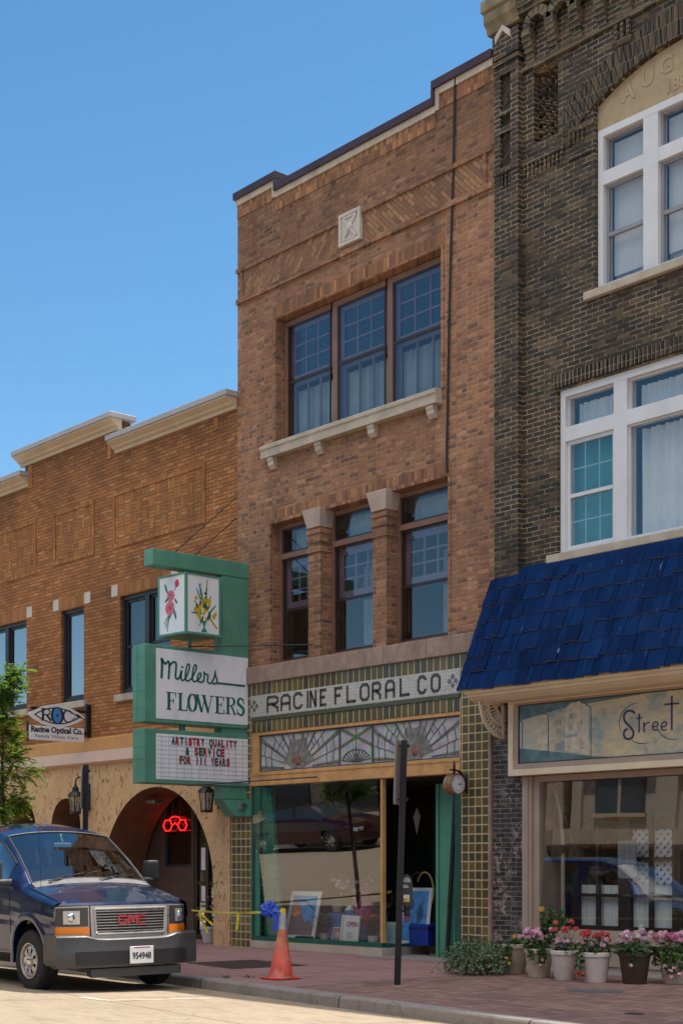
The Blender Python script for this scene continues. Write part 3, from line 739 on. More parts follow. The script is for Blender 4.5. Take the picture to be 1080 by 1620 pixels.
# timber frame, transom of leaded glass
f = MB(); f.box(.422, 5.372, -.02, .09, 3.575, 3.627); f.bbox(.422, 5.372, -.05, .09, 2.72, 2.955, .01); f.box(.422, .60, -.02, .09, 2.957, 3.573); f.box(5.34, 5.372, -.02, .09, 2.957, 3.573)
f.box(.422, 5.372, -.062, -.052, 2.90, 2.95); tf = part('timber_frame', f, M['orange_wood'], FB)
ld = MB(); gl = MB(); dks = []; pks = []; gn = MB()
X0, X1, Z0, Z1 = .60, 5.34, 2.957, 3.573; YT = .03
g = NG('leaded_white'); o = g.obj(); n1 = g.noise(o, 5, 5, .6); vor = g.n('ShaderNodeTexVoronoi'); g.put(vor.inputs['Vector'], o); vor.inputs['Scale'].default_value = 7
c = g.ramp(n1, [(.3, (.34, .34, .345)), (.7, (.58, .58, .575))]); c = g.mix(.25, c, vor.outputs['Color'], 'SOFT_LIGHT'); g.pbr(c, .22, 0, g.bump(g.noise(o, 30, 3), .15, .004)); M['leaded_white'] = g.m
M['leaded_dark'] = mat('leaded_dark', (.22, .215, .20), .2, var=.4, scale=14); M['leaded_pink'] = mat('leaded_pink', (.30, .16, .12), .2, var=.3, scale=14); M['leaded_green'] = mat('leaded_green', (.13, .19, .10), .2, var=.3, scale=14)
gl.box(X0, X1, YT, YT + .01, Z0, Z1); ring(ld, X0, X1, Z0, Z1, .022, YT - .014, YT + .006)
for x in (P(535.5, 1180).x, P(587.5, 1180).x): ld.box(x - .018, x + .018, YT - .013, YT + .004, Z0 + .022, Z1 - .022)
xa, xb = P(535.5, 1180).x, P(587.5, 1180).x
def tfn(u, v, d): return (u, YT - .003 - d * .006, v)
def clipx(cx, cz, a, x0, x1, z0, z1, r0=0.):
    ux, uz = math.cos(a), math.sin(a); t = 9
    if ux > 1e-6: t = min(t, (x1 - cx) / ux)
    if ux < -1e-6: t = min(t, (x0 - cx) / ux)
    if uz > 1e-6: t = min(t, (z1 - cz) / uz)
    return t
for cx, x0, x1 in (((X0 + .02 + xa) / 2 - .03, X0 + .025, xa - .02), ((xb + X1) / 2 - .02, xb + .02, X1 - .025)):
    cz = Z0 + .03; z1 = Z1 - .025; dk = MB(); pk = MB(); dks.append(dk); pks.append(pk)
    # central shell of dark glass lobes, then radiating blades
    sh = [(cx + .36 * math.cos(a) * (1 + .12 * math.cos(6 * a)) * .95, cz + .1 + .40 * math.sin(a) * (1 + .10 * math.cos(6 * a))) for a in [math.pi * k_ / 26 for k_ in range(27)]]
    sh = [(u, min(v, z1 - .01)) for u, v in sh] + [(cx - .13, cz), (cx + .13, cz)]
    dk.prism(sh, 0, 1, lambda u, v, d: (u, YT - .001 - d * .004, v))
    for k_ in range(5):
        a = R(50 + 20 * k_); pk.stroke([(cx + .05 * math.cos(a), cz + .04), (cx + .17 * math.cos(a), cz + .19 * math.sin(a) + .02)], [.03, .06], 1, lambda u, v, d: (u, YT - .006 - d * .002, v))
    for k_ in range(-7, 8):
        if k_ == 0: continue
        a = R(90 - k_ * 12.5); t = clipx(cx, cz, a, x0, x1, cz, z1)
        r0 = .36
        if t < r0 + .05: continue
        p0 = (cx + r0 * math.cos(a), cz + r0 * math.sin(a)); p1 = (cx + t * math.cos(a), cz + t * math.sin(a))
        if k_ % 2: dk.stroke([p0, p1], [.028, .028 + .075 * (t - r0)], 1, lambda u, v, d: (u, YT - .0012 - d * .003, v))
        ld.stroke([p0, p1], .008, 1, tfn)
        for q in (.55, .8):
            if t > .7:
                rr = r0 + (t - r0) * q; a2 = a + R(12.5 if k_ < 0 else -12.5); 
                if abs(k_) < 7: ld.stroke([(cx + rr * math.cos(a), cz + rr * math.sin(a)), (cx + rr * .96 * math.cos(a2), min(z1, cz + rr * .96 * math.sin(a2)))], .008, 1, tfn)
cx = (xa + xb) / 2
gn.stroke([(xa + .02, Z0 + .30), (xb - .02, Z1 - .03)], .05, 1, lambda u, v, d: (u, YT - .0012 - d * .003, v)); gn.stroke([(xa + .02, Z1 - .03), (xb - .02, Z0 + .30)], .05, 1, lambda u, v, d: (u, YT - .0016 - d * .003, v))
ld.stroke([(cx, Z0 + .2), (cx, Z1 - .03)], .009, 1, tfn)
for k_ in range(-5, 6):
    a = R(90 - k_ * 15); p1 = (cx + .33 * math.cos(a), Z0 + .04 + .2 * math.sin(a))
    ld.stroke([(cx + .05 * math.cos(a), Z0 + .05), p1], .012, 1, tfn)
ld.stroke([(cx + .34 * math.cos(R(a)), Z0 + .04 + .21 * math.sin(R(a))) for a in range(8, 176, 8)], .012, 1, tfn)
gn.lathe([(.0, -.006), (.05, -.005), (.06, -.001)], (cx, YT, Z0 + .14), 12, 'y', cap=False)
lt = part('leaded_transom', gl, M['leaded_white'], FB); [part('dark_glass', q, M['leaded_dark'], lt) for q in dks]; [part('pink_glass', q, M['leaded_pink'], lt) for q in pks]; part('green_glass', gn, M['leaded_green'], lt); part('lead_cames', ld, mat('lead', (.10, .10, .105), .5, .3, var=.2), lt)
# shop window, tilted pane, timber post at the corner, glazed return into the entry, bulkhead
XC = 3.68; TLT = -.182
b = MB(); b.box(.44, XC + .06, -.075, .10, 0.004, .125); b.prism([(XC - .16, .10), (XC + .06, .10), (XC + .06 - .25, 1.9), (XC - .42, 1.9)], .004, .125, lambda u, v, w_: (u, v, w_)); part('bulkhead', b, M['limestone'], FB)
f = MB(); f.box(.44, XC, -.035, .06, .128, .20); f.box(.424, .475, -.03, .1, .2, 2.716); part('green_frame', f, M['green_deep'], FB)
b = MB(); b.box(.476, .60, .0, .03, .2, 2.716); part('green_board', b, M['green_paint'], FB)
b = MB(); b.add([(.58, .13, .2), (1.0, .17, .2), (.78, .10, 2.70), (.58, .06, 2.70), (.58, .19, .2), (1.0, .23, .2), (.78, .16, 2.70), (.58, .12, 2.70)], [(0, 1, 2, 3), (4, 7, 6, 5), (0, 4, 5, 1), (1, 5, 6, 2), (2, 6, 7, 3), (3, 7, 4, 0)]); part('green_drape', b, mat('drape_green', (.03, .24, .16), .8, var=.3, scale=9), FB)
f = MB(); f.box(XC - .04, XC + .012, -.02, .05, .2, 2.716); part('corner_post', f, M['orange_wood'], FB)
p = MB().quad((.476, .10, .2), (XC - .04, .10, .2), (XC - .04, .10 + TLT, 2.716), (.476, .10 + TLT, 2.716)); part('shop_pane', p, M['glass_shop'], FB)
p = MB().quad((XC, .05, .13), (XC - .25, 1.85, .13), (XC - .25, 1.85, 2.716), (XC, .05, 2.716)); part('side_pane', p, M['glass_clear'], FB)
f = MB(); f.bar((XC - .25, 1.85, .13), (XC - .25, 1.85, 2.7), .06, .06); f.bar((XC, .05, .15), (XC - .25, 1.85, .15), .05, .05); part('green_frame', f, M['green_deep'], FB)
# display floor and interior, entry recess with door, green boards at the right jamb
f = MB(); f.prism([(.45, .02), (XC - .03, .06), (XC - .28, 1.86), (.45, 2.6)], .10, .15, lambda u, v, w_: (u, v, w_)); part('display_floor', f, M['room_floor'], FB)
f = MB(); f.box(.30, .44, .5, 5, 0, 3.9); f.box(.44, 3.2, 3.0, 3.05, 0, 3.9); f.box(.3, 5.9, .1, 7, 2.722, 2.76); f.box(5.40, 5.5, .5, 6, 0, 2.72); f.box(3.2, 5.4, 3.9, 3.95, 0, 2.72); f.box(.44, 5.4, .55, 3.9, -.02, .003)
f.box(.45, 5.4, .10, .5, 2.962, 2.97)
part('shop_room', f, M['room'], FB)
f = MB(); f.box(2.95, 4.2, 2.4, 2.44, 2.1, 2.7); f.box(2.95, 3.3, 2.4, 2.44, 0.02, 2.1); part('green_wall', f, M['green_light'], FB)
f = MB(); ring(f, 3.3, 4.2, .02, 2.1, .11, 2.36, 2.42); dr = part('shop_door', f, M['green_paint'], FB); part('door_pane', pane(3.41, 4.09, .13, 1.99, 2.39), M['glass_clear'], dr)
f = MB(); f.box(5.20, 5.374, .02, .2, .004, 2.716); part('green_jamb', f, M['green_deep'], FB)
f = MB(); f.box(4.42, 4.96, .42, .47, .004, 2.62); f.box(4.42, 4.48, .40, .418, .004, 2.62); part('green_panel', f, M['green_light'], FB)
f = MB(); f.bar((4.88, .36, 2.50), (4.70, .36, .01), .06, .03); part('leaning_bar', f, M['black'], FB)
# green cornice on top of the left pilaster, under the blade sign
f = MB(); f.extx([(0.0, 2.20), (-.10, 2.22), (-.10, 2.38), (-.16, 2.44), (-.16, 2.5), (0.0, 2.5)], -.16, .44); part('pilaster_cap', f, M['sign_green'], FB)
# loose black cable down the front
cb = MB(); pts = [P(x_, y_, -.03) for x_, y_ in ((721, 108), (719, 140), (717, 250), (713, 380), (710, 500), (708, 620), (706, 720), (707, 748))]
pts = [pts[0] + Vector((.02, .3, .02))] + pts
cb.tube(pts, .016, 6); solo('cable', cb, M['black'], 'black cable hanging down the brown brick front right of its windows', 'cable', pts[-1], smooth=True)
# ================================================================= left building (optician)
LBD = thing('brick_building', 'two-storey orange-brown brick building with stepped cornice and arched stucco front at left', 'building', (-6, 0, 0))
XL = -16.0
wins = [(-3.69, -2.02, 4.63, 6.49), (-5.86, -4.99, 4.63, 6.49), (-9.10, -7.24, 4.63, 6.49), (-12.2, -10.4, 4.63, 6.49)]
pans = [(-3.85, -1.0, 7.50, 8.42), (-6.06, -4.66, 7.50, 8.42), (-9.75, -6.90, 7.45, 8.42), (-12.6, -10.4, 7.5, 8.42)]
w = MB(); wall_open(w, XL, -.003, 3.86, 9.40, wins, 0, .20)
w.quad((-7.3, 0, 9.40), (-3.78, 0, 9.40), (-3.78, 0, 9.84), (-7.3, 0, 9.84))
w.quad((-3.78, 0, 9.40), (-3.78, .3, 9.40), (-3.78, .3, 9.84), (-3.78, 0, 9.84)); w.quad((-7.3, 0, 9.4), (-7.3, 0, 9.84), (-7.3, .3, 9.84), (-7.3, .3, 9.4)); w.quad((-7.3, .3, 9.0), (-7.3, .3, 9.84), (-3.78, .3, 9.84), (-3.78, .3, 9.0))
w.quad((XL, .3, 9.0), (XL, .3, 9.4), (-.003, .3, 9.4), (-.003, .3, 9.0))
w.quad((XL, 0, 0), (XL, 0, 9.4), (XL, 14, 9.2), (XL, 14, 0)); w.quad((XL, 14, 0), (XL, 14, 9.2), (-.01, 14, 9.2), (-.01, 14, 0)); w.quad((-.006, .01, 0), (-.006, 14, 0), (-.006, 14, 9.2), (-.006, .01, 9.38))
part('wall', w, M['brick_left'], LBD, fix=False)
r = MB(); r.box(XL + .02, -.02, .3, 13.9, 8.85, 9.0); part('roof', r, M['grey_metal'], LBD)
def cornice(x0, x1, z):
    c = MB(); c.extx([(.02, z), (-.05, z), (-.06, z + .05), (-.11, z + .075), (-.13, z + .11), (-.21, z + .16), (-.23, z + .17), (-.23, z + .20), (.02, z + .20)], x0, x1)
    o = part('cornice', c, M['beige_trim'], LBD)
    f = MB(); f.bbox(x0 - .02, x1 + .02, -.26, .34, z + .202, z + .30, .008); part('flashing', f, M['grey_flashing'], o)
cornice(-3.80, -.02, 9.22); cornice(-7.42, -3.66, 9.66); cornice(XL, -7.10, 9.22)
k = MB()
for x in (-7.0, -3.98): k.box(x - .13, x, -.015, .01, 9.18, 9.655)
for x in (-.55, ): k.box(x - .13, x, -.015, .01, 8.98, 9.215)
part('soldier_course', k, M['brick_left_soldier'], LBD)
for x0, x1, z0, z1 in pans:
    q = MB(); q.box(x0, x1, -.004, .02, z0, z1); o = part('basket_panel', q, M['brick_left_basket'], LBD)
    f = MB(); ring(f, x0 - .07, x1 + .07, z0 - .07, z1 + .07, .07, -.022, .02); part('panel_edge', f, M['brick_left_soldier'], o)
for i, (x0, x1, z0, z1) in enumerate(wins):
    k = MB(); k.box(x0 - .1, x1 + .1, -.006, .012, z1 + .002, z1 + .24); part('lintel', k, M['brick_left_soldier'], LBD)
    for x in (x0 - .29, x1 + .03) if i != 2 else (x0 - .25, x1 + .02):
        b = MB(); b.bbox(x, x + .21, -.012, .02, z1 + .02, z1 + .245, .006); part('corner_block', b, M['white_stone'], LBD)
    f = MB(); ring(f, x0, x1, z0, z1, .075, .06, .2, wb=.09); 
    if x1 - x0 > 1: f.box((x0 + x1) / 2 - .07, (x0 + x1) / 2 + .07, .055, .2, z0 + .09, z1 - .075)
    wn = part('window', f, M['charcoal'], LBD)
    cells = [(x0 + .075, x1 - .075)] if x1 - x0 < 1 else [(x0 + .075, (x0 + x1) / 2 - .07), ((x0 + x1) / 2 + .07, x1 - .075)]
    for a, b in cells:
        s = MB(); ring(s, a, b, z0 + .09, z1 - .075, .05, .10, .15)
        if i == 0: s.box(a + .05, b - .05, .10, .15, 5.50, 5.55)
        part('sash', s, M['charcoal'], wn)
        part('pane', pane(a + .045, b - .045, z0 + .13, z1 - .12, .125), M['glass_left'] if i else M['glass_upper'], wn)
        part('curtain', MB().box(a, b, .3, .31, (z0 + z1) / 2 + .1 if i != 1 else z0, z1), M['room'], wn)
    s = MB(); s.bbox(x0 - .12, x1 + .12, -.07, .2, z0 - .135, z0 - .002, .008); part('sill', s, M['limestone'], wn)
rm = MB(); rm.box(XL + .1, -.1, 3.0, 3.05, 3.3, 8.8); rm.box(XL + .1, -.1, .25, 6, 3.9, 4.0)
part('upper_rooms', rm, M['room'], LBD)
# ochre band and sloping pale ledge over the stucco
b = MB(); b.extx([(.1, 3.60), (-.05, 3.60), (-.05, 3.84), (-.02, 3.865), (.1, 3.865)], XL, -.01); part('ochre_band', b, M['ochre'], LBD)
b = MB(); b.extx([(.1, 3.34), (-.10, 3.34), (-.16, 3.38), (-.10, 3.597), (.1, 3.597)], XL, -.01); part('ledge', b, M['pink_band'], LBD)
# stucco front with round arches
arches = [(-2.44, 1.80, 1.02, 0.0), (-5.60, .56, 2.16, .9), (-7.35, .56, 2.16, .9), (-9.10, .56, 2.16, .9), (-12.0, 1.80, 1.02, 0)]
XR = -.16
def arch_wall(mb, y, dep):
    ars = sorted(arches); x = XL
    for cx, rad, zs, zb in ars:
        a, b = cx - rad, cx + rad
        mb.quad((x, y, 0), (a, y, 0), (a, y, 3.34), (x, y, 3.34))
        if zb: mb.quad((a, y, 0), (b, y, 0), (b, y, zb), (a, y, zb))
        n = 28; arc = [(cx - rad * math.cos(math.pi * i / n), zs + rad * 1.005 * math.sin(math.pi * i / n)) for i in range(n + 1)]
        for (u0, v0), (u1, v1) in zip(arc[:-1], arc[1:]):
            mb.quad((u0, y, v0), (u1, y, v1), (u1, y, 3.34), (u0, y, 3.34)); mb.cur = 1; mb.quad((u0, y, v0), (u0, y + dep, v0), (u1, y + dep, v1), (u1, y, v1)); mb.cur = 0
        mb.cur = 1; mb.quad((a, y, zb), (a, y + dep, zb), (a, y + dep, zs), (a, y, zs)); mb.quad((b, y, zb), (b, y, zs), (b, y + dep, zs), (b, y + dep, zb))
        mb.cur = 0
        if zb: mb.quad((a, y, zb), (b, y, zb), (b, y + dep, zb), (a, y + dep, zb))
        x = b
    mb.quad((x, y, 0), (XR, y, 0), (XR, y, 3.34), (x, y, 3.34))
w = MB(); arch_wall(w, -.045, .95); w.quad((XR, -.045, 0), (XR, .3, 0), (XR, .3, 3.34), (XR, -.045, 3.34))
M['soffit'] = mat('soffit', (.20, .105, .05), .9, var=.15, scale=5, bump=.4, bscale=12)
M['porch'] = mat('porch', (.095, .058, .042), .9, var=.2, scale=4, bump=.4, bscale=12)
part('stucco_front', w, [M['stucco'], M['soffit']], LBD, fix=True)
# porch behind the big arch: stucco back wall, dark window, glazed door
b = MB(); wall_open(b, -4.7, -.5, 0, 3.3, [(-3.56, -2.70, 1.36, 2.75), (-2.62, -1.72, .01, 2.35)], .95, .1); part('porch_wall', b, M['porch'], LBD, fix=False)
d = MB(); ring(d, -3.56, -2.70, 1.36, 2.75, .05, .97, 1.03); o = part('porch_window', d, M['charcoal'], LBD); part('pane', pane(-3.51, -2.75, 1.41, 2.70, 1.0), M['glass_clear'], o)
d = MB(); ring(d, -2.62, -1.72, .012, 2.35, .085, .96, 1.03); d.box(-2.255, -2.17, .955, 1.025, .1, 2.26); d.box(-2.535, -2.255, .97, 1.02, 1.02, 1.09); d.box(-2.17, -1.805, .97, 1.02, 1.02, 1.09); o = part('glass_door', d, mat('bronze', (.06, .045, .03), .4, .5), LBD)
part('pane', pane(-2.535, -1.805, .1, 1.02, .995), M['glass_left'], o); part('pane', pane(-2.535, -1.805, 1.09, 2.27, .995), M['glass_left'], o)
# white notices and the eye emblem on the door glass
n = MB(); n.box(-2.43, -2.30, .982, .988, 1.30, 1.72); n.box(-2.42, -2.30, .982, .988, .72, 1.0); part('paper_notice', n, M['sign_white'], o)
n = MB(); ey = lambda u, v, dd: (-1.97 + u, .985 - dd * .003, 1.95 + v)
n.stroke([(-.18, 0), (-.09, .09), (0, .12), (.09, .09), (.18, 0), (.09, -.09), (0, -.12), (-.09, -.09)], .014, 1, ey, True); n.stroke([(-.05, -.05), (-.05, .06), (0, .06), (.0, 0), (.05, -.05)], .014, 1, ey)
for j, (l, z) in enumerate(((.3, 1.70), (.24, 1.66), (.28, 1.62), (.22, 1.58), (.3, .88), (.26, .84), (.3, .80), (.26, .76))): n.box(-1.97 - l / 2, -1.97 + l / 2, .982, .988, z, z + .014)
part('door_lettering', n, M['sign_white'], o)
iv = MB(); iv.box(-4.6, -.3, 3.0, 3.05, 0, 3.3); iv.box(-4.6, -.3, 1.2, 3, 3.25, 3.3); part('shop_room', iv, M['room'], LBD)
for cx, rad, zs, zb in arches[1:4]:
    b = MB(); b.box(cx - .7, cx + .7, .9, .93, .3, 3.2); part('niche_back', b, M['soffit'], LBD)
    f = MB(); ring(f, cx - .18, cx + .5, .9, 2.6, .05, .84, .9); q = part('niche_window', f, M['charcoal'], LBD); part('pane', pane(cx - .13, cx + .45, .95, 2.55, .87), M['glass_left'], q)
f = MB(); f.bbox(-3.2, -2.9, .25, .45, 2.55, 2.62, .01); part('porch_lamp', f, M['grey_metal'], LBD)
# ================================================================= right building (dark brick)
RB = thing('brick_building', 'three-storey blackened brick building with white windows and blue shingle awning at right', 'building', (10, 0, 0))
Y0 = .10; XE = 15.2; HZ = 14.6
u3 = (7.85, 10.60, 9.05, 11.19); u2 = (7.09, 11.25, 5.63, 7.88)
w = MB(); ac, ar_, az = 9.215, None, 11.52
rise = .36; hw = 1.47; Rr = (hw * hw + rise * rise) / (2 * rise); zc = az + rise - Rr
n = 24; arc = [(ac - hw + 2 * hw * i / n) for i in range(n + 1)]; arc = [(x, zc + math.sqrt(max(0, Rr * Rr - (x - ac) ** 2))) for x in arc]
wall_open(w, 6.0, XE, 2.6, 9.05, [u2, (6.7, XE, 2.6, 3.6), (6.66, 7.08, 12.5, 13)], Y0, .16)
ops = [(ac - hw, ac + hw, 9.05, 11.52), (6.66, 7.10, 11.40, 12.40)]
wall_open(w, 6.0, XE, 9.05, 12.45, [(ac - hw, ac + hw, 9.05, 12.0), (6.66, 7.10, 11.40, 12.40)], Y0, .16)
for (a, b), (c, d) in zip(arc[:-1], arc[1:]):
    w.quad((a, Y0, b), (c, Y0, d), (c, Y0, 12.0), (a, Y0, 12.0)); w.quad((a, Y0, b), (a, Y0 + .2, b), (c, Y0 + .2, d), (c, Y0, d))
w.quad((6, Y0, 12.45), (XE, Y0, 12.45), (XE, Y0, HZ), (6, Y0, HZ))
w.quad((XE, 0, 0), (XE, 14, 0), (XE, 14, 14), (XE, Y0, HZ)); w.quad((6.02, Y0, 12), (6.02, Y0, HZ), (6.02, 14, 14), (6.02, 14, 12)); w.quad((6.02, 14, 0), (6.02, 14, 14), (XE, 14, 14), (XE, 14, 0)); w.quad((6.02, .45, 13.4), (XE, .45, 13.4), (XE, .45, HZ), (6.02, .45, HZ))
part('wall', w, M['brick_dark'], RB, fix=False)
r = MB(); r.box(6.03, XE - .02, .4, 13.9, 13.3, 13.45); r.box(6.0, XE, Y0 - .06, .5, HZ, HZ + .1); part('roof', r, M['grey_metal'], RB)
# corner pier with recessed strips of slanted brick, belt courses and stone gablet
p = MB(); px0, px1 = 6.002, 6.46
wall_open(p, px0, px1, 3.665, 13.1, [(6.11, 6.31, 12.03, 12.52), (6.11, 6.31, 11.78, 11.95), (6.11, 6.31, 11.22, 11.70), (6.11, 6.31, 10.92, 11.12)], 0, .07)
p.quad((px1, 0, 3.665), (px1, Y0, 3.665), (px1, Y0, 13.1), (px1, 0, 13.1)); p.quad((px0, 0, 3.665), (px0, 0, 13.1), (px0, .3, 13.1), (px0, .3, 3.665))
pr = part('corner_pier', p, M['brick_dark'], RB, fix=False)
q = MB(); q.box(6.11, 6.31, .06, .075, 11.22, 12.52); part('slanted_brick', q, M['brick_dark_diag'], pr)
q = MB()
for z in (12.66, 12.75): q.box(6.0, px1 + .03, -.035, Y0, z, z + .06)
q.box(5.985, px1 + .02, -.02, Y0, 12.83, 13.1); part('belt_course', q, M['brick_dark'], pr)
q = MB(); q.box(6.0, px1 + .02, -.02, Y0, 11.13, 11.2)
for i in range(3): q.box(6.12 + i * .07, 6.155 + i * .07, .01, .08, 10.925, 11.11)
part('belt_course', q, M['brick_dark'], pr)
q = MB(); q.extx([(.2, 13.16), (-.03, 13.16), (-.06, 13.24), (-.11, 13.30), (-.11, 13.44), (.2, 13.44)], 5.90, 6.50); q.bbox(5.86, 6.54, -.15, .4, 13.442, 13.62, .02); q.bbox(5.95, 6.45, -.1, .4, 13.63, 14.5, .03); part('pier_cap', q, M['weathered_stone'], pr)
q = MB(); q.prism([(6.06, 12.98), (6.20, 13.12), (6.34, 12.98), (6.34, 13.08), (6.20, 13.20), (6.06, 13.08)], -.05, .02, lambda u, v, w_: (u, w_, v)); part('gablet', q, M['white_stone'], pr)
# recessed panel of rough sawtooth brick
rs = random.Random(3); q = MB()
for j in range(15):
    z = 11.41 + j * .0655
    for i in range(5):
        x = 6.665 + i * .087 + (.04 if j % 2 else 0); d = rs.uniform(.03, .10)
        if x > 7.07: continue
        q.add([(x, Y0 + .14, z), (x + .043, Y0 + .14 - d, z + .008), (x + .085, Y0 + .14, z), (x, Y0 + .14, z + .055), (x + .043, Y0 + .14 - d, z + .05), (x + .085, Y0 + .14, z + .055)], [(0, 1, 4, 3), (1, 2, 5, 4), (3, 4, 5), (0, 2, 1)])
q.box(6.66, 7.1, Y0 + .141, Y0 + .16, 11.4, 12.4); part('sawtooth_panel', q, M['brick_dark'], RB, fix=False)
# dentilled belt stepping up to the window
q = MB(); q.box(6.461, 7.22, Y0 - .03, Y0 + .01, 11.135, 11.20); q.box(7.2, ac - hw - .002, Y0 - .03, Y0 + .01, 11.30, 11.36); q.box(7.3, ac - hw - .002, Y0 - .028, Y0 + .01, 10.93, 10.99)
for i in range(10): q.box(6.48 + i * .075, 6.48 + i * .075 + .038, Y0 - .026, Y0 + .01, 10.96, 11.134)
for i in range(4): q.box(7.3 + i * .075, 7.3 + i * .075 + .038, Y0 - .026, Y0 + .01, 11.13, 11.299)
part('dentil_course', q, M['brick_dark'], RB)
# corbelled arcade under the parapet
q = MB(); q.box(6.46, XE, Y0 - .05, Y0, 12.44, 12.50)
n_ = 20
for i in range(n_):
    x = 6.55 + i * .42
    if x > XE - .4: break
    for k_, (z, o_) in enumerate(((12.52, .03), (12.59, .05), (12.66, .075), (12.73, .10), (12.80, .12), (12.87, .14))): q.box(x, x + .15, Y0 - o_, Y0, z, z + .0675)
    for a in range(7):     # brick voussoirs of the little arch
        th0 = math.pi * a / 7; th1 = math.pi * (a + .86) / 7; cx = x + .15 + .135; r0, r1 = .135, .26
        q.prism([(cx - r0 * math.cos(th0), 12.94 + r0 * math.sin(th0)), (cx - r1 * math.cos(th0), 12.94 + r1 * math.sin(th0)), (cx - r1 * math.cos(th1), 12.94 + r1 * math.sin(th1)), (cx - r0 * math.cos(th1), 12.94 + r0 * math.sin(th1))], Y0 - .145 - .004 * (a % 2), Y0 - .05, lambda u, v, w_: (u, w_, v))
q.box(6.46, XE, Y0 - .15, Y0, 13.205, 13.28); q.box(6.46, XE, Y0 - .18, Y0, 13.282, 13.36); part('corbel_arcade', q, brick_mat('brick_corbel', [(.11, .085, .05), (.15, .115, .065), (.075, .06, .042), (.19, .15, .085), (.05, .04, .03)], (.2, .16, .1), stain=.5, rough=.8), RB)
q = MB()
for x in (8.1, 10.1):
    for i in range(3): q.box(x + i * .1, x + .05 + i * .1, Y0 - .05, Y0, 12.2, 12.43)
    q.box(x - .03, x + .28, Y0 - .06, Y0, 12.13, 12.198)
part('corbel_drop', q, M['brick_dark'], RB)
# arch ring of brick soldiers
q = MB(); nb = 44; th = math.asin(hw / Rr)
for i in range(nb):
    a0 = -th * 1.28 + 2.56 * th * i / nb; a1 = -th * 1.28 + 2.56 * th * (i + .86) / nb
    ri, ro = Rr + (.0 if abs(a0) < th else -.0), Rr + .41
    pts = [(ac + ri * math.sin(a0), zc + ri * math.cos(a0)), (ac + ro * math.sin(a0), zc + ro * math.cos(a0)), (ac + ro * math.sin(a1), zc + ro * math.cos(a1)), (ac + ri * math.sin(a1), zc + ri * math.cos(a1))]
    q.prism(pts, Y0 - .022 - .006 * (i % 3), Y0 + .01, lambda u, v, w_: (u, w_, v))
part('brick_arch', q, brick_mat('brick_arch_face', DB, (.22, .18, .13), bh=.205, bw=.07, mw=.01, rough=.7, bump=.8, offs=.5), RB)
# stone tympanum with raised letters
t = MB(); poly = [(ac - hw, 11.195), (ac + hw, 11.195)] + [(x, z - .004) for x, z in reversed(arc)]
t.prism(poly, Y0 + .06, Y0 + .2, lambda u, v, w_: (u, w_, v)); ty = part('tympanum', t, M['tan_stone'], RB)
l = MB(); lf = lambda u, v, d: (u, Y0 + .0595 - d, v)
def ltxt(tx, x, z, s, ar=0):
    text_mesh(l, tx, s, lambda u, v, d: (x + u, Y0 + .0605 - d, z + v), .011, bold=.010)
for ch, x, z in (('A', 8.16, 11.43), ('U', 8.46, 11.50), ('G', 8.76, 11.545), ('U', 9.07, 11.57), ('S', 9.37, 11.57), ('T', 9.66, 11.545)): ltxt(ch, x, z, .30)
ltxt('188', 8.84, 11.28, .23)
part('raised_lettering', l, M['tan_stone'], ty)
# soldier row over the lower window, some bricks paler
q = MB(); rs = random.Random(8)
for i in range(62):
    x = 7.0 + i * .07
    if x > 11.3: break
    q.bbox(x, x + .055, Y0 - .022 - rs.uniform(0, .008), Y0 + .01, 7.905, 8.09, .006)
part('soldier_course', q, M['brick_dark_soldier'], RB)
# white windows
def casement(wn, a, b, c, d, y, m, gm, wd=.045, meet=None, name='sash', grid=None):
    s = MB(); ring(s, a, b, c, d, wd, y, y + .045)
    if meet: s.box(a + wd, b - wd, y - .006, y + .045, meet - .025, meet + .025)
    part(name, s, m, wn)
    part('pane', pane(a + wd - .005, b - wd + .005, c + wd - .005, (meet - .02) if meet else d - wd + .005, y + .03), gm, wn)
    if meet: part('pane', pane(a + wd - .005, b - wd + .005, meet + .02, d - wd + .005, y + .018), gm, wn)
yw = Y0 + .05
def white_window(x0, x1, z0, z1, cuts, zt0, zt1, bot, sill):
    f = MB(); cx = [x0 + .085] + [v for c in cuts for v in c] + [x1 - .085]
    f.box(x0, x0 + .085, yw, yw + .2, z0, z1); f.box(x1 - .085, x1, yw, yw + .2, z0, z1)
    f.box(x0 + .085, x1 - .085, yw, yw + .2, z1 - .095, z1); f.box(x0 + .085, x1 - .085, yw, yw + .2, z0, z0 + bot)
    for a, b in cuts: f.box(a, b, yw + .003, yw + .2, z0 + bot, z1 - .095)
    for i in range(0, len(cx), 2): f.box(cx[i], cx[i + 1], yw + .005, yw + .2, zt0, zt1)
    wn = part('window', f, M['white_paint'], RB)
    s = MB(); s.bbox(x0 - .16, x1 + .16, Y0 - .075, Y0 + .22, z0 - .115, z0 - .003, .01); part('sill', s, M['limestone'], wn)
    return wn, [(cx[i], cx[i + 1]) for i in range(0, len(cx), 2)]
wn, cells = white_window(7.755, 10.66, 9.06, 11.19, [(8.50, 8.735), (9.70, 9.93)], 10.45, 10.63, .06, 0)
for i, (a, b) in enumerate(cells):
    casement(wn, a, b, 10.631, 11.094, yw + .07, M['grey_sash'], M['glass_white_window'], .035)
    casement(wn, a, b, 9.121, 10.449, yw + .07, M['grey_sash'], M['glass_white_window'], .04, 9.79)
    part('blind', MB().box(a + .03, b, yw + .2, yw + .21, 9.27 if i == 0 else 9.3, 11.05), M['blind'], wn)
    part('curtain', curtain_mb(a, b, 9.1, 9.4, yw + .26, .02, .07, i + 50), M['curtain'], wn)
wn, cells = white_window(7.10, 11.25, 5.64, 7.875, [(8.015, 8.235), (10.215, 10.435)], 7.17, 7.365, .05, 0)
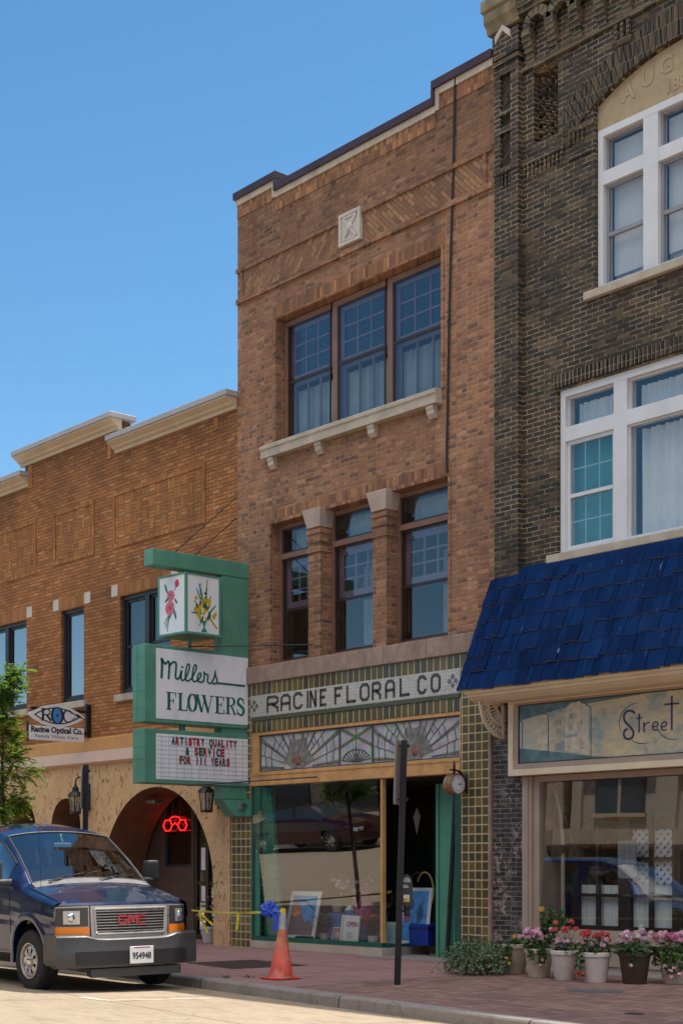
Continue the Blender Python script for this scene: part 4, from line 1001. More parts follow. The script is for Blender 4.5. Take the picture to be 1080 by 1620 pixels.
for i, (a, b) in enumerate(cells):
    casement(wn, a, b, 7.366, 7.779, yw + .07, M['white_paint'], M['glass_white_window'], .02)
    part('curtain', curtain_mb(a + .05, b, 7.2, 7.72, yw + .25, .025, .09, i + 60), M['curtain'], wn)
    if i == 1:
        casement(wn, a, b, 5.691, 7.169, yw + .05, M['white_paint'], M['glass_white_window'], .02)
        part('curtain', curtain_mb(a + .05, b - .05, 5.7, 7.14, yw + .25, .04, .12, i + 70), M['curtain'], wn)
    else:
        casement(wn, a, b, 5.691, 7.169, yw + .045, M['white_paint'], M['glass_white_window'], .05, 6.42)
        gmn = MB()
        for zz0, zz1, yy in ((5.75, 6.39, .066), (6.45, 7.12, .055)):
            for k_ in (1, 2): x = a + .05 + (b - a - .1) * k_ / 3; gmn.box(x - .008, x + .008, yw + yy + .014, yw + yy + .022, zz0, zz1)
            for m0 in ((zz0 + zz1) / 2,):
                xs = [a + .05] + [a + .05 + (b - a - .1) * k_ / 3 for k_ in (1, 2)] + [b - .05]
                for p0, p1 in zip(xs[:-1], xs[1:]): gmn.box(p0 + .008, p1 - .008, yw + yy + .015, yw + yy + .021, m0 - .008, m0 + .008)
        part('muntins', gmn, mat('muntin', (.36, .55, .52), .5), wn)
        part('curtain', curtain_mb(a, b, 5.7, 7.15, yw + .2, .012, .3, 80), mat('teal_curtain', (.045, .30, .29), .8, var=.15), wn)
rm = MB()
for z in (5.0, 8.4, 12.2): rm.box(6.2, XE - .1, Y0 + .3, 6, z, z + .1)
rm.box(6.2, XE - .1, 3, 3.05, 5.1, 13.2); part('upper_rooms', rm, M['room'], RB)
# blue shingle mansard awning: shingles laid one by one, cream cove below
def awn(v, o_=0):     # v 0 at the eave .. 1 at the top, o_ outward offset
    y = -.66 + v * (.66 + Y0 - .035); z = 3.80 + v * 1.72
    nx = Vector((0, -1.72, -(.66 + Y0 - .035))).normalized(); nx = Vector((0, -1.72, .725)).normalized()
    return y + nx.y * o_, z + nx.z * o_
b = MB(); XA0, XA1 = 5.93, XE
pr_ = [awn(0), awn(1), (Y0 - .002, 5.52), (Y0 - .002, 3.80)]
b.extx(pr_, XA0 + .01, XA1); an = part('awning', b, M['cream_paint'], RB)
M['shingle'] = None
g = NG('shingle'); o = g.obj(); n1 = g.noise(g.scale(o, (1, 1, 1)), 1.3, 5, .6); c = g.ramp(n1, [(.3, (.002, .017, .074)), (.7, (.004, .030, .115))])
pi_ = g.n('ShaderNodeNewGeometry').outputs['Random Per Island']; c = g.mix(1., c, g.ramp(pi_, [(0, (.62, .66, .70)), (1, (1.35, 1.3, 1.25))]), 'MULTIPLY')
st = g.noise(g.scale(o, (16, 2, 1.6)), 1.6, 5, .7); c = g.mix(g.rng(st, .56, .72, 0, .5), c, (.035, .055, .095)); gr = g.noise(o, 60, 3, .7)
mk = g.noise(g.scale(o, (30, 3, 4)), 1.0, 3, .6); c = g.mix(g.rng(mk, .70, .74, 0, .8), c, (.30, .40, .55))
g.pbr(c, .9, 0, Specular_IOR_Level=.12, nrm=g.bump(g.math('ADD', g.noise(g.scale(o, (28, 4, 1)), 2.5, 4, .7), gr), .45, .008)); M['shingle'] = g.m
M['shingle_edge'] = mat('shingle_edge', (.17, .14, .115), .9, var=.4, scale=12)
rs = random.Random(11); sh = MB(); NR = 7
for r_ in range(NR):
    v0 = r_ / NR; v1 = min(1.0, (r_ + 1.18) / NR); x = XA0 - (.02 if r_ % 2 else 0)
    while x < XA1:
        wd_ = rs.choice((.08, .11, .14, .18, .22)) * rs.uniform(.9, 1.1); j = rs.uniform(-.012, .010); t = .020 + rs.uniform(0, .012); lift = rs.uniform(0, .006) + (.012 if rs.random() < .05 else 0)
        x1 = min(x + wd_, XA1)
        y0, z0 = awn(v0 + j, .010 + lift); y1, z1 = awn(v0 + j, .010 + t + lift); y2, z2 = awn(v1, .003); y3, z3 = awn(v1, .003 + t * .7)
        xs0, xs1 = max(x + .004, XA0), x1 - .003
        sh.cur = 0; sh.add([(xs0, y1, z1), (xs1, y1, z1 + rs.uniform(-.003, .003)), (xs1, y3, z3), (xs0, y3, z3), (xs0, y0, z0), (xs1, y0, z0), (xs1, y2, z2), (xs0, y2, z2)], [(0, 1, 2, 3), (0, 3, 7, 4), (1, 5, 6, 2)])
        sh.cur = 1; sh.add([(xs0, y1, z1), (xs1, y1, z1), (xs1, y0, z0), (xs0, y0, z0)], [(0, 3, 2, 1)]); sh.cur = 0
        x = x1
y0, z0 = awn(.94, .03); y1, z1 = awn(1.01, .03); sh.quad((XA0, y0, z0), (XA1, y0, z0), (XA1, y1, z1), (XA0, y1, z1)); sh.quad((XA0, y1, z1), (XA1, y1, z1), (XA1, Y0, 5.535), (XA0, Y0, 5.535))
y1, z1 = awn(0, .02); sh.quad((XA0, y1, z1), (XA0, Y0, 3.82), (XA0, Y0, 5.53), (XA0, *awn(1, .02)))
part('shingles', sh, [M['shingle'], M['shingle_edge']], an, fix=False)
b = MB(); b.extx([(-.12, 3.655), (-.40, 3.655), (-.44, 3.67), (-.49, 3.69), (-.52, 3.71), (-.555, 3.72), (-.57, 3.755), (-.615, 3.765), (-.63, 3.798), (-.12, 3.798)], XA0 + .08, XA1); part('fascia', b, M['cream_paint'], an)
# lacy quarter-fan bracket
b = MB(); X_ = 6.18; cy, cz = -.02, 3.645
bf = lambda u, v, d: (X_ + d, cy - u, cz - v)
def arcp(r, n=14): return [(r * math.cos(math.pi / 2 * i / n), r * math.sin(math.pi / 2 * i / n)) for i in range(n + 1)]
b.stroke(arcp(.46), .035, .03, bf); b.stroke(arcp(.30), .02, .026, bf); b.stroke(arcp(.14), .02, .024, bf); b.stroke([(.0, .0), (.48, .0)], .04, .03, bf); b.stroke([(.0, .0), (.0, .48)], .04, .032, bf)
for i in range(1, 8):
    a = math.pi / 2 * i / 8; b.stroke([(.14 * math.cos(a), .14 * math.sin(a)), (.30 * math.cos(a), .30 * math.sin(a))], .014, .022, bf)
for i in range(9):
    a = math.pi / 2 * (i + .5) / 9; b.stroke([(.38 * math.cos(a) + .045 * math.cos(q), .38 * math.sin(a) + .045 * math.sin(q)) for q in [k_ * math.pi / 4 for k_ in range(8)]], .018, .02, bf, True)
part('fan_bracket', b, M['cream_paint'], an)
# ground floor: painted brick pier, taupe pilaster, shop window with panelled bulkhead
b = MB(); b.box(5.978, 6.56, .0, .5, 0, 2.62); b.box(5.978, 6.69, .0, .5, 2.6205, 3.66); part('brick_pier', b, M['brick_painted'], RB)
b = MB(); b.box(6.561, 6.66, -.03, .5, 0, 2.62); b.box(6.661, 6.715, -.012, .5, 0, 2.62); b.box(6.716, 6.82, .03, .5, 0, 2.62); part('taupe_pilaster', b, M['taupe_paint'], RB)
b = MB(); b.box(6.821, 15, .02, .3, .004, .36); b.box(6.821, 15, -.045, .3, .36, .47)
for x in (7.0, 8.5, 10.0, 11.5): ring(b, x, x + 1.35, .06, .31, .04, .0, .02)
part('shop_bulkhead', b, M['taupe_paint'], RB)
b = MB(); b.box(6.821, 15, .03, .12, .471, .53); b.box(6.821, 15, .03, .12, 2.54, 2.62); b.box(9.62, 9.68, .03, .12, .53, 2.54); b.box(12.4, 12.46, .03, .12, .53, 2.54); part('shop_frame', b, M['taupe_paint'], RB)
part('shop_pane', MB().quad((6.82, .045, .53), (9.62, .045, .53), (9.62, .115, 2.54), (6.82, .115, 2.54)), M['glass_right'], RB)
part('shop_pane', MB().quad((9.68, .045, .53), (12.4, .045, .53), (12.4, .115, 2.54), (9.68, .115, 2.54)), M['glass_right'], RB)
b = MB(); b.box(6.7, XE, Y0, .2, 2.62, 3.66); part('sign_board_wall', b, M['taupe_paint'], RB)
# display space: plaster side wall, floor, timber screen of little windows with net curtains and lattice
b = MB(); b.box(5.9, 6.74, .42, .46, .3, 2.9); part('plaster_return', b, M['shop_plaster'], RB)
b = MB(); b.box(6.6, 15, .12, 5, .40, .47); b.box(6.6, 15, .12, 5, 2.62, 2.66); part('shop_room', b, M['shop_plaster'], RB)
b = MB(); b.box(6.0, 15, 4, 4.05, .4, 2.7); part('back_wall', b, M['room'], RB)
# ================================================================= blue van
def lerp_tab(xs, ys):
    def f(x):
        if x <= xs[0]: return ys[0]
        for i in range(len(xs) - 1):
            if x <= xs[i + 1]:
                t = (x - xs[i]) / (xs[i + 1] - xs[i]); t0 = t * t * (3 - 2 * t) if False else t
                return ys[i] + (ys[i + 1] - ys[i]) * t0
        return ys[-1]
    return f
SS = [.30, .6, 1.0, 1.12, 1.3, 1.6, 1.95, 2.15, 2.5, 5.3, 5.55, 5.66]
f_zb = lerp_tab(SS, [.985, 1.03, 1.09, 1.11, 1.14, 1.165, 1.17, 1.17, 1.17, 1.17, 1.17, 1.15])
f_yb = lerp_tab(SS, [.955, .975, .985, .988, .99, .993, .996, 1.0, 1.0, 1.0, .98, .90])
f_ye = lerp_tab(SS, [.86, .865, .865, .86, .835, .80, .765, .755, .755, .755, .74, .68])
f_ze = lerp_tab(SS, [1.025, 1.085, 1.155, 1.20, 1.365, 1.60, 1.84, 1.895, 1.925, 1.935, 1.90, 1.80])
f_zc = lerp_tab(SS, [1.06, 1.125, 1.205, 1.265, 1.435, 1.68, 1.915, 2.00, 2.05, 2.06, 2.03, 1.92])
f_yl = lerp_tab(SS, [.93, .95, .955, .955, .955, .96, .96, .96, .96, .96, .94, .86])
TF = [1, .965, .925, .88, .8, .7, .58, .45, .3, .15, 0]
def sec(s):
    zb, yb, ye, ze, zc, yl = f_zb(s), f_yb(s), f_ye(s), f_ze(s), f_zc(s), f_yl(s)
    zl = .43; L = []
    for i in range(12):
        t = i / 12; z = zl + (zb - zl) * t
        crease = .012 * max(0, 1 - abs(z - .86) / .09)
        y = yl + (yb + .012 - yl) * (1 - (1 - t) ** 2.2) - .012 * max(0, (t - .75) / .25) ** 2 - .012 * max(0, 1 - abs(z - .80) / .05) + crease
        L.append((y, z))
    for i in range(8):
        t = i / 8; L.append((yb + (ye - yb) * t + .02 * math.sin(math.pi * t), zb + (ze - zb) * (t ** .96)))
    for q in TF: L.append((ye * q, ze + (zc - ze) * (1 - q ** 2.4)))
    return L
ST = [.30 + .05 * i for i in range(16)] + [1.09, 1.12] + [1.12 + .0455 * i for i in range(1, 18)] + [1.95, 2.0, 2.07, 2.15] + [2.15 + .07 * i for i in range(1, 50) if 2.15 + .07 * i < 5.5] + [5.55, 5.62, 5.66]
ST = sorted(set(round(x, 4) for x in ST))
WS = (.95, 4.38); WZ = .385; WR = .455
rows = [sec(s) for s in ST]; NP = len(rows[0])
paint, glassf, glasss = MB(), MB(), MB()
side_win = [(1.50, 2.45), (2.72, 3.95), (4.15, 5.25)]
for sgn in (1, -1):
    for i in range(len(ST) - 1):
        for j in range(NP - 1):
            s0, s1 = ST[i], ST[i + 1]; sm = (s0 + s1) / 2
            q = [(-s0, rows[i][j][0] * sgn, rows[i][j][1]), (-s1, rows[i + 1][j][0] * sgn, rows[i + 1][j][1]), (-s1, rows[i + 1][j + 1][0] * sgn, rows[i + 1][j + 1][1]), (-s0, rows[i][j + 1][0] * sgn, rows[i][j + 1][1])]
            zm = sum(p[2] for p in q) / 4
            if j < 12 and any((sm - ws) ** 2 + (zm - WZ) ** 2 < WR ** 2 for ws in WS): continue
            tgt = paint
            if j >= 21 and 1.12 <= sm <= 1.93: tgt = glassf
            elif 13 <= j <= 18 and any(a <= sm <= b for a, b in side_win): tgt = glasss
            tgt.add(q if sgn > 0 else q[::-1], [(0, 1, 2, 3)])
# rear cap
for sgn in (1, -1):
    r_ = rows[-1]
    for j in range(NP - 1): paint.add([(-5.66, r_[j][0] * sgn, r_[j][1]), (-5.66, 0, r_[j][1]), (-5.66, 0, r_[j + 1][1]), (-5.66, r_[j + 1][0] * sgn, r_[j + 1][1])], [(0, 1, 2, 3)])
def sf(y): a = abs(y); return .10 + .03 * (a / .55) ** 2 + (.17 * ((a - .52) / .435) ** 1.7 if a > .52 else 0)
def topz(y):   # top profile at station .30
    r_ = rows[0]; a = abs(y)
    for (y0, z0), (y1, z1) in zip(r_[12:-1], r_[13:]):
        if y1 <= a <= y0: return z0 + (z1 - z0) * (y0 - a) / max(1e-6, y0 - y1)
    return r_[12][1]
NY = 40; nose = [-.955 + 1.91 * k / NY for k in range(NY + 1)]
for k in range(NY):
    a, b = nose[k], nose[k + 1]; ra = []
    for y in (a, b):
        s = sf(y); zt = .985 + .012 * (1 - (y / .955) ** 2); zz = topz(y)
        ra.append([(-s, y, zt), (-s - .0 - .018, y, zt + .022)] + [(-(s + .018) + (-(.3001) + s + .018) * t, y, zt + .022 + (zz - zt - .022) * t) for t in (.5, 1)])
    for m_ in range(3): paint.add([ra[0][m_], ra[1][m_], ra[1][m_ + 1], ra[0][m_ + 1]], [(0, 1, 2, 3)])
    zl = .58
    paint.add([(-sf(a), a, zl), (-sf(b), b, zl), (-sf(b), b, .985 + .012 * (1 - (b / .955) ** 2)), (-sf(a), a, .985 + .012 * (1 - (a / .955) ** 2))], [(0, 1, 2, 3)])
def carpaint(name, base):
    g = NG(name); o = g.obj(); fl = g.white(g.scale(o, (900, 900, 900)))
    g.pbr(g.mix(1., base, g.ramp(fl, [(0, (.75,) * 3), (1, (1.3,) * 3)]), 'MULTIPLY'), .30, .55, None, Coat_Weight=1., Coat_Roughness=.03, Specular_IOR_Level=.5); return g.m
M['van_blue'] = carpaint('van_blue', (.004, .016, .075))
M['van_glass'] = glass_mat('van_glass', (.55, .66, .62), base=.10, k=1.1); M['van_side_glass'] = glass_mat('van_side_glass', (.16, .19, .2), base=.22, k=1.1)
M['bumper'] = mat('bumper', (.075, .071, .072), .42, .25, var=.12, bump=.05); M['plastic_dark'] = mat('plastic_dark', (.022, .022, .024), .5, var=.15, bump=.1, bscale=150)
M['silver'] = mat('silver', (.52, .49, .47), .30, .45, var=.06); M['chrome'] = mat('chrome', (.75, .75, .76), .1, 1., var=.03)
M['lamp_clear'] = mat('lamp_clear', (.62, .64, .66), .12, .6, var=.1, scale=40, Coat_Weight=1.); M['amber'] = mat('amber', (1.0, .24, .0), .2, var=.05, scale=60, Coat_Weight=1.)
M['housing'] = mat('housing', (.045, .043, .045), .3, var=.1, Coat_Weight=.6); M['tyre'] = mat('tyre', (.016, .015, .015), .8, var=.3, bump=.2, bscale=90, stain=.2); M['red_letter'] = mat('red_letter', (.42, .025, .03), .25, Coat_Weight=1.)
TVAN = 1.12
VSC = .945; yaw = R(-2.0)
wc = CU(3.71, TVAN, roadz(TVAN))
origin = wc + Vector((math.cos(yaw), math.sin(yaw), 0)) * .95 * VSC; origin.z = roadz(TVAN) - .003
VAN = thing('parked_van', 'dark blue passenger van with grey bumper parked at the kerb, nose towards viewer', 'van', origin, rot=(R(.35), 0, yaw)); VAN.scale = (VSC,) * 3
body = part('body', paint, M['van_blue'], VAN, smooth=True, angle=28, fix=False)
part('windscreen', glassf, M['van_glass'], VAN, smooth=True, fix=False)
part('side_window', glasss, M['van_side_glass'], VAN, smooth=True, fix=False)
def surf(s, z, sgn, o_=0):
    r_ = sec(s)
    for (y0, z0), (y1, z1) in zip(r_[:20], r_[1:21]):
        if z0 <= z <= z1: return Vector((-s, sgn * (y0 + (y1 - y0) * (z - z0) / max(1e-6, z1 - z0) + o_), z))
    return Vector((-s, sgn * (r_[0][0] + o_), z))
for sgn in (-1, 1):
    # arch lips
    for ws in WS:
        f = MB(); vs = []; N_ = 30; a0, a1 = R(-6), R(186)
        for i in range(N_ + 1):
            a = a0 + (a1 - a0) * i / N_; c_, s_ = math.cos(a), math.sin(a)
            pin = surf(ws - (WR - .035) * c_, max(.33, WZ + (WR - .035) * s_), sgn, .012); pm = surf(ws - (WR + .012) * c_, max(.33, WZ + (WR + .012) * s_), sgn, .022); po = surf(ws - (WR + .06) * c_, max(.33, WZ + (WR + .06) * s_), sgn, .001)
            pk_ = pin.copy(); pk_.y -= sgn * .10
            vs += [pk_, pin, pm, po]
        f.add(vs, [(i * 4 + k, i * 4 + k + 1, i * 4 + 5 + k, i * 4 + 4 + k) for i in range(N_) for k in range(3)]); part('arch_lip', f, M['van_blue'], VAN, smooth=True, angle=50)
        f = MB(); N_ = 16; vs = []
        for i in range(N_ + 1):
            a = R(-10) + R(200) * i / N_
            for y in (.97, .55): vs.append((-(ws - .47 * math.cos(a)), sgn * (y - .06), max(.2, WZ + .47 * math.sin(a))))
        vs += [(-ws, sgn * .55, .4)]
        f.add(vs, [(i * 2, i * 2 + 1, i * 2 + 3, i * 2 + 2) for i in range(N_)] + [(i * 2 + 1, len(vs) - 1, i * 2 + 3) for i in range(N_)]); part('wheel_well', f, M['black'], VAN)
    # door seams, hood seam, handle, rub strip, window rubber
    sm = MB()
    for s in (1.40, 2.58): sm.tube([surf(s + (.10 * max(0, (z - 1.2)) * -3 if s < 2 else 0), z, sgn, .001) for z in [.46 + .07 * k for k in range(11)]], .0045, 5)
    sm.tube([surf(s, .455, sgn, .001) for s in [1.45 + .1 * k for k in range(12)]], .004, 5)
    sm.tube([Vector((-s, sgn * (sec(s)[19][0] + .004), sec(s)[19][1] + .004)) for s in [.34 + .06 * k for k in range(13)]], .005, 5)
    part('door_seam', sm, M['black'], VAN, smooth=True)
    h = MB(); h.bbox(-2.50, -2.36, *(sorted((sgn * .99, sgn * 1.025))), 1.02, 1.06, .01); part('door_handle', h, M['plastic_dark'], VAN)
    rb = MB()
    for a, b in side_win:
        lo = [Vector((-s, sgn * (sec(s)[13][0] + .003), sec(s)[13][1])) for s in [a + (b - a) * k / 12 for k in range(13)]]; hi = [Vector((-s, sgn * (sec(s)[19][0] + .003), sec(s)[19][1])) for s in [a + (b - a) * k / 12 for k in range(13)]]
        rb.tube(lo + hi[::-1], .016, 6, closed=True)
    part('window_rubber', rb, M['black'], VAN, smooth=True)
    mr = MB(); bm = bmesh.new(); bmesh.ops.create_cube(bm, size=1); bmesh.ops.bevel(bm, geom=bm.edges[:], offset=.22, segments=4, profile=.6, affect='EDGES')
    bm.verts.ensure_lookup_table(); mr.add([Vector((-1.50 + v.co.x * .13, sgn * (1.17 + v.co.y * .20 ), 1.36 + v.co.z * .30 + .0)) for v in bm.verts], [[v.index for v in f.verts] for f in bm.faces]); bm.free()
    mr.tube([(-1.48, sgn * 1.20, 1.24), (-1.46, sgn * 1.08, 1.225), (-1.42, sgn * .96, 1.23)], [.04, .045, .045], 10)
    mo = part('door_mirror', mr, M['bumper'] if sgn < 0 else M['plastic_dark'], VAN, smooth=True, angle=60)
    gl = MB(); gl.box(-1.575, -1.566, *(sorted((sgn * 1.09, sgn * 1.25))), 1.24, 1.48); part('mirror_glass', gl, M['chrome'], mo)
# windscreen frame, wipers and cowl
fr = MB(); e = [Vector((-s, sec(s)[21][0] + .002, sec(s)[21][1] + .004)) for s in [1.12 + .0633 * k for k in range(14)]]; tp = [Vector((-1.945, sec(1.945)[j][0], sec(1.945)[j][1] + .004)) for j in range(21, 31)]
mir = lambda L: [Vector((p.x, -p.y, p.z)) for p in L]
lo = [Vector((-1.12, sec(1.12)[j][0], sec(1.12)[j][1] + .004)) for j in range(30, 20, -1)]
fr.tube(e + tp + mir(tp[:-1][::-1]) + mir(e[::-1]) + mir(lo[::-1]) + lo[1:], .013, 6, closed=True); part('windscreen_rubber', fr, M['plastic_dark'], VAN, smooth=True)
c = MB()
for k in range(20):
    y0, y1 = -.84 + .084 * k, -.84 + .084 * (k + 1); zt = lambda y, s: 0
    def tz(y, s):
        r_ = sec(s); a = abs(y)
        for (ya, za), (yb_, zb_) in zip(r_[20:-1], r_[21:]):
            if yb_ <= a <= ya: return za + (zb_ - za) * (ya - a) / max(1e-6, ya - yb_)
        return r_[20][1]
    for s0, s1 in ((1.0, 1.06), (1.06, 1.13)): c.quad((-s0, y0, tz(y0, s0) + .006), (-s0, y1, tz(y1, s0) + .006), (-s1, y1, tz(y1, s1) + .010), (-s1, y0, tz(y0, s1) + .010))
part('cowl_panel', c, mat('cowl', (.16, .15, .15), .6, var=.2, scale=8), VAN, smooth=True)
for y0, y1 in ((-.62, -.05), (.12, .68)):
    wv = MB(); a = Vector((-1.07, y0, tz(y0, 1.07) + .03)); b = Vector((-1.17, y1, tz(y1, 1.17) + .03)); m_ = (a + b) / 2; m_.z += .012
    wv.tube([a, m_, b], .008, 6); wv.tube([Vector((-1.03, (y0 + y1) / 2 - .3, 1.22)), m_ + Vector((0, 0, .012))], .008, 6); part('wiper', wv, M['black'], VAN, smooth=True)
# front: grille, lamps, bumper, plate
def FP(y, z, o_=0): return Vector((-sf(y) + o_, y, z))
def fpatch(mb, poly, o0, o1, n=6):
    """quad patch (y0,z0),(y1,z1).. on the curved nose, extruded from o0 to o1"""
    (a, b, c_, d) = poly; vs = []
    for i in range(n + 1):
        t = i / n
        lo_ = (a[0] + (b[0] - a[0]) * t, a[1] + (b[1] - a[1]) * t); hi_ = (d[0] + (c_[0] - d[0]) * t, d[1] + (c_[1] - d[1]) * t)
        vs += [FP(*lo_, o1), FP(*hi_, o1), FP(*lo_, o0), FP(*hi_, o0)]
    fs = []
    for i in range(n):
        k = i * 4; fs += [(k, k + 4, k + 5, k + 1), (k, k + 2, k + 6, k + 4), (k + 1, k + 5, k + 7, k + 3)]
    fs += [(0, 1, 3, 2), (n * 4, n * 4 + 2, n * 4 + 3, n * 4 + 1)]
    mb.add(vs, fs); return mb
g_ = MB(); fpatch(g_, [(-.545, .60), (.545, .60), (.56, .985), (-.56, .985)], .0, .012, 12); gb = part('grille', g_, M['silver'], VAN)
k_ = MB(); fpatch(k_, [(-.485, .655), (.485, .655), (.50, .945), (-.50, .945)], .0125, .0145, 12); part('grille_opening', k_, M['black'], gb)
k_ = MB(); rim = [(-.50, .945), (.50, .945), (.507, .93), (.49, .665), (.47, .645), (-.47, .645), (-.49, .665), (-.507, .93)]
dense = []
for (a, b) in zip(rim, rim[1:] + rim[:1]):
    for q in range(6): dense.append((a[0] + (b[0] - a[0]) * q / 6, a[1] + (b[1] - a[1]) * q / 6))
k_.tube([FP(y, z, .016) for y, z in dense], .016, 8, closed=True); part('grille_rim', k_, M['silver'], gb, smooth=True)
k_ = MB()
for i in range(8):
    z = .677 + .034 * i; hw_ = .476 + .02 * i / 8
    fpatch(k_, [(-hw_, z - .005), (hw_, z - .005), (hw_, z + .005), (-hw_, z + .005)], .0147, .024, 10)
part('grille_bars', k_, M['silver'], gb)
k_ = MB(); 
def lg(u, v, d): return FP(-.19 + u, .765 + v, .026 + d)
LS = .038
k_.stroke([(.115, .075), (.10, .088), (.015, .088), (.0, .073), (0, .015), (.015, 0), (.10, 0), (.115, .015), (.115, .042), (.06, .042)], .027, .012, lg)
k_.stroke([(.145, -.012), (.145, .088), (.165, .088), (.20, .02), (.235, .088), (.255, .088), (.255, -.012)], .027, .012, lg)
k_.stroke([(.385, .088), (.295, .088), (.28, .073), (.28, .015), (.295, 0), (.385, 0)], .027, .012, lg)
em = part('grille_letters', k_, M['red_letter'], gb)
for sgn in (-1, 1):
    hz = MB(); Y = lambda a: sgn * a
    def pz(*q): 
        q = [(Y(a), b) for a, b in q]; return q if sgn > 0 else [q[1], q[0], q[3], q[2]]
    fpatch(hz, pz((.565, .60), (.950, .60), (.945, .972), (.575, .985)), .0, .008); hs = part('lamp_surround', hz, M['silver'], VAN)
    k2 = MB(); fpatch(k2, pz((.583, .738), (.935, .738), (.925, .955), (.59, .966)), .0085, .014); part('lamp_housing', k2, M['housing'], hs)
    k2 = MB(); fpatch(k2, pz((.69, .765), (.86, .765), (.86, .925), (.69, .925)), .0145, .03, 5); lp_ = part('headlight', k2, M['lamp_clear'], hs)
    k2 = MB(); k2.lathe([(.055, .0), (.048, .012), (.03, .022), (.0, .027)], FP(sgn * .775, .845, .028), 16, 'x', cap=False); part('reflector_bowl', k2, M['chrome'], lp_, smooth=True)
    k2 = MB(); fpatch(k2, pz((.575, .613), (.945, .608), (.942, .728), (.578, .728)), .0085, .024); part('turn_signal', k2, M['amber'], hs)
# bumper with step, dark lower half and air dam
b = MB(); prof_ = [(.06, .645), (.0, .635), (-.015, .62), (-.02, .505), (-.03, .48), (-.03, .36), (-.012, .32), (.05, .315)]
ny = 28; vs = []
for k in range(ny + 1):
    y = -1.005 + 2.01 * k / ny; base = .09 * 0 + (.14 * (abs(y) / 1.005) ** 3.2)
    dip = -.035 * max(0, 1 - (abs(y) / .62) ** 8)
    for i, (dx, z) in enumerate(prof_): vs.append((-(base + dx + .035), y, z + (dip if i < 3 else 0)))
np_ = len(prof_); b.add(vs, [(k * np_ + i, (k + 1) * np_ + i, (k + 1) * np_ + i + 1, k * np_ + i + 1) for k in range(ny) for i in range(np_ - 1)])
for sgn in (-1, 1):    # wrap round the corners to the wheel arch
    e_ = [v for v in (vs[:np_] if sgn < 0 else vs[-np_:])]; e2 = [(-.52, sgn * (.995 if 1 <= i <= 5 else .96), max(z, .36) if i > 4 else z) for i, (dx, z) in enumerate(prof_)]
    b.add(e_ + e2, [(i, i + 1, np_ + i + 1, np_ + i) for i in range(np_ - 1)])
bp = part('bumper', b, M['bumper'], VAN, smooth=True, angle=40)
k2 = MB(); vs = []
for k in range(ny + 1):
    y = -.80 + 1.6 * k / ny; vs += [(-(.0015 + .14 * (abs(y) / 1.005) ** 3.2), y, .478), (-(.0005 + .14 * (abs(y) / 1.005) ** 3.2), y, .345)]
k2.add([(x + .0, y, z) for x, y, z in vs], [(k * 2, k * 2 + 2, k * 2 + 3, k * 2 + 1) for k in range(ny)]); part('bumper_insert', k2, M['plastic_dark'], bp)
k2 = MB(); k2.extx([(-.05, .20), (-.05, .305), (.06, .31), (.06, .22)], -.58, .72); k2.v = [Vector((-.12 - v.y, v.x, v.z)) for v in k2.v]; part('air_dam', k2, M['bumper'], bp)
k2 = MB(); k2.bbox(.004, .012, -.08, .26, .345, .515, .003); npl = part('number_plate', k2, M['sign_white'], bp)
k2 = MB(); text_mesh(k2, '954948', .088, lambda u, v, d: (.0125 + d, -.045 + u, .392 + v), .001, bold=.003, fill_x=.27); part('plate_number', k2, mat('plate_ink', (.03, .03, .05), .5), npl)
k2 = MB(); k2.box(.0122, .0128, -.02, .21, .498, .508); part('plate_heading', k2, M['red_letter'], npl)
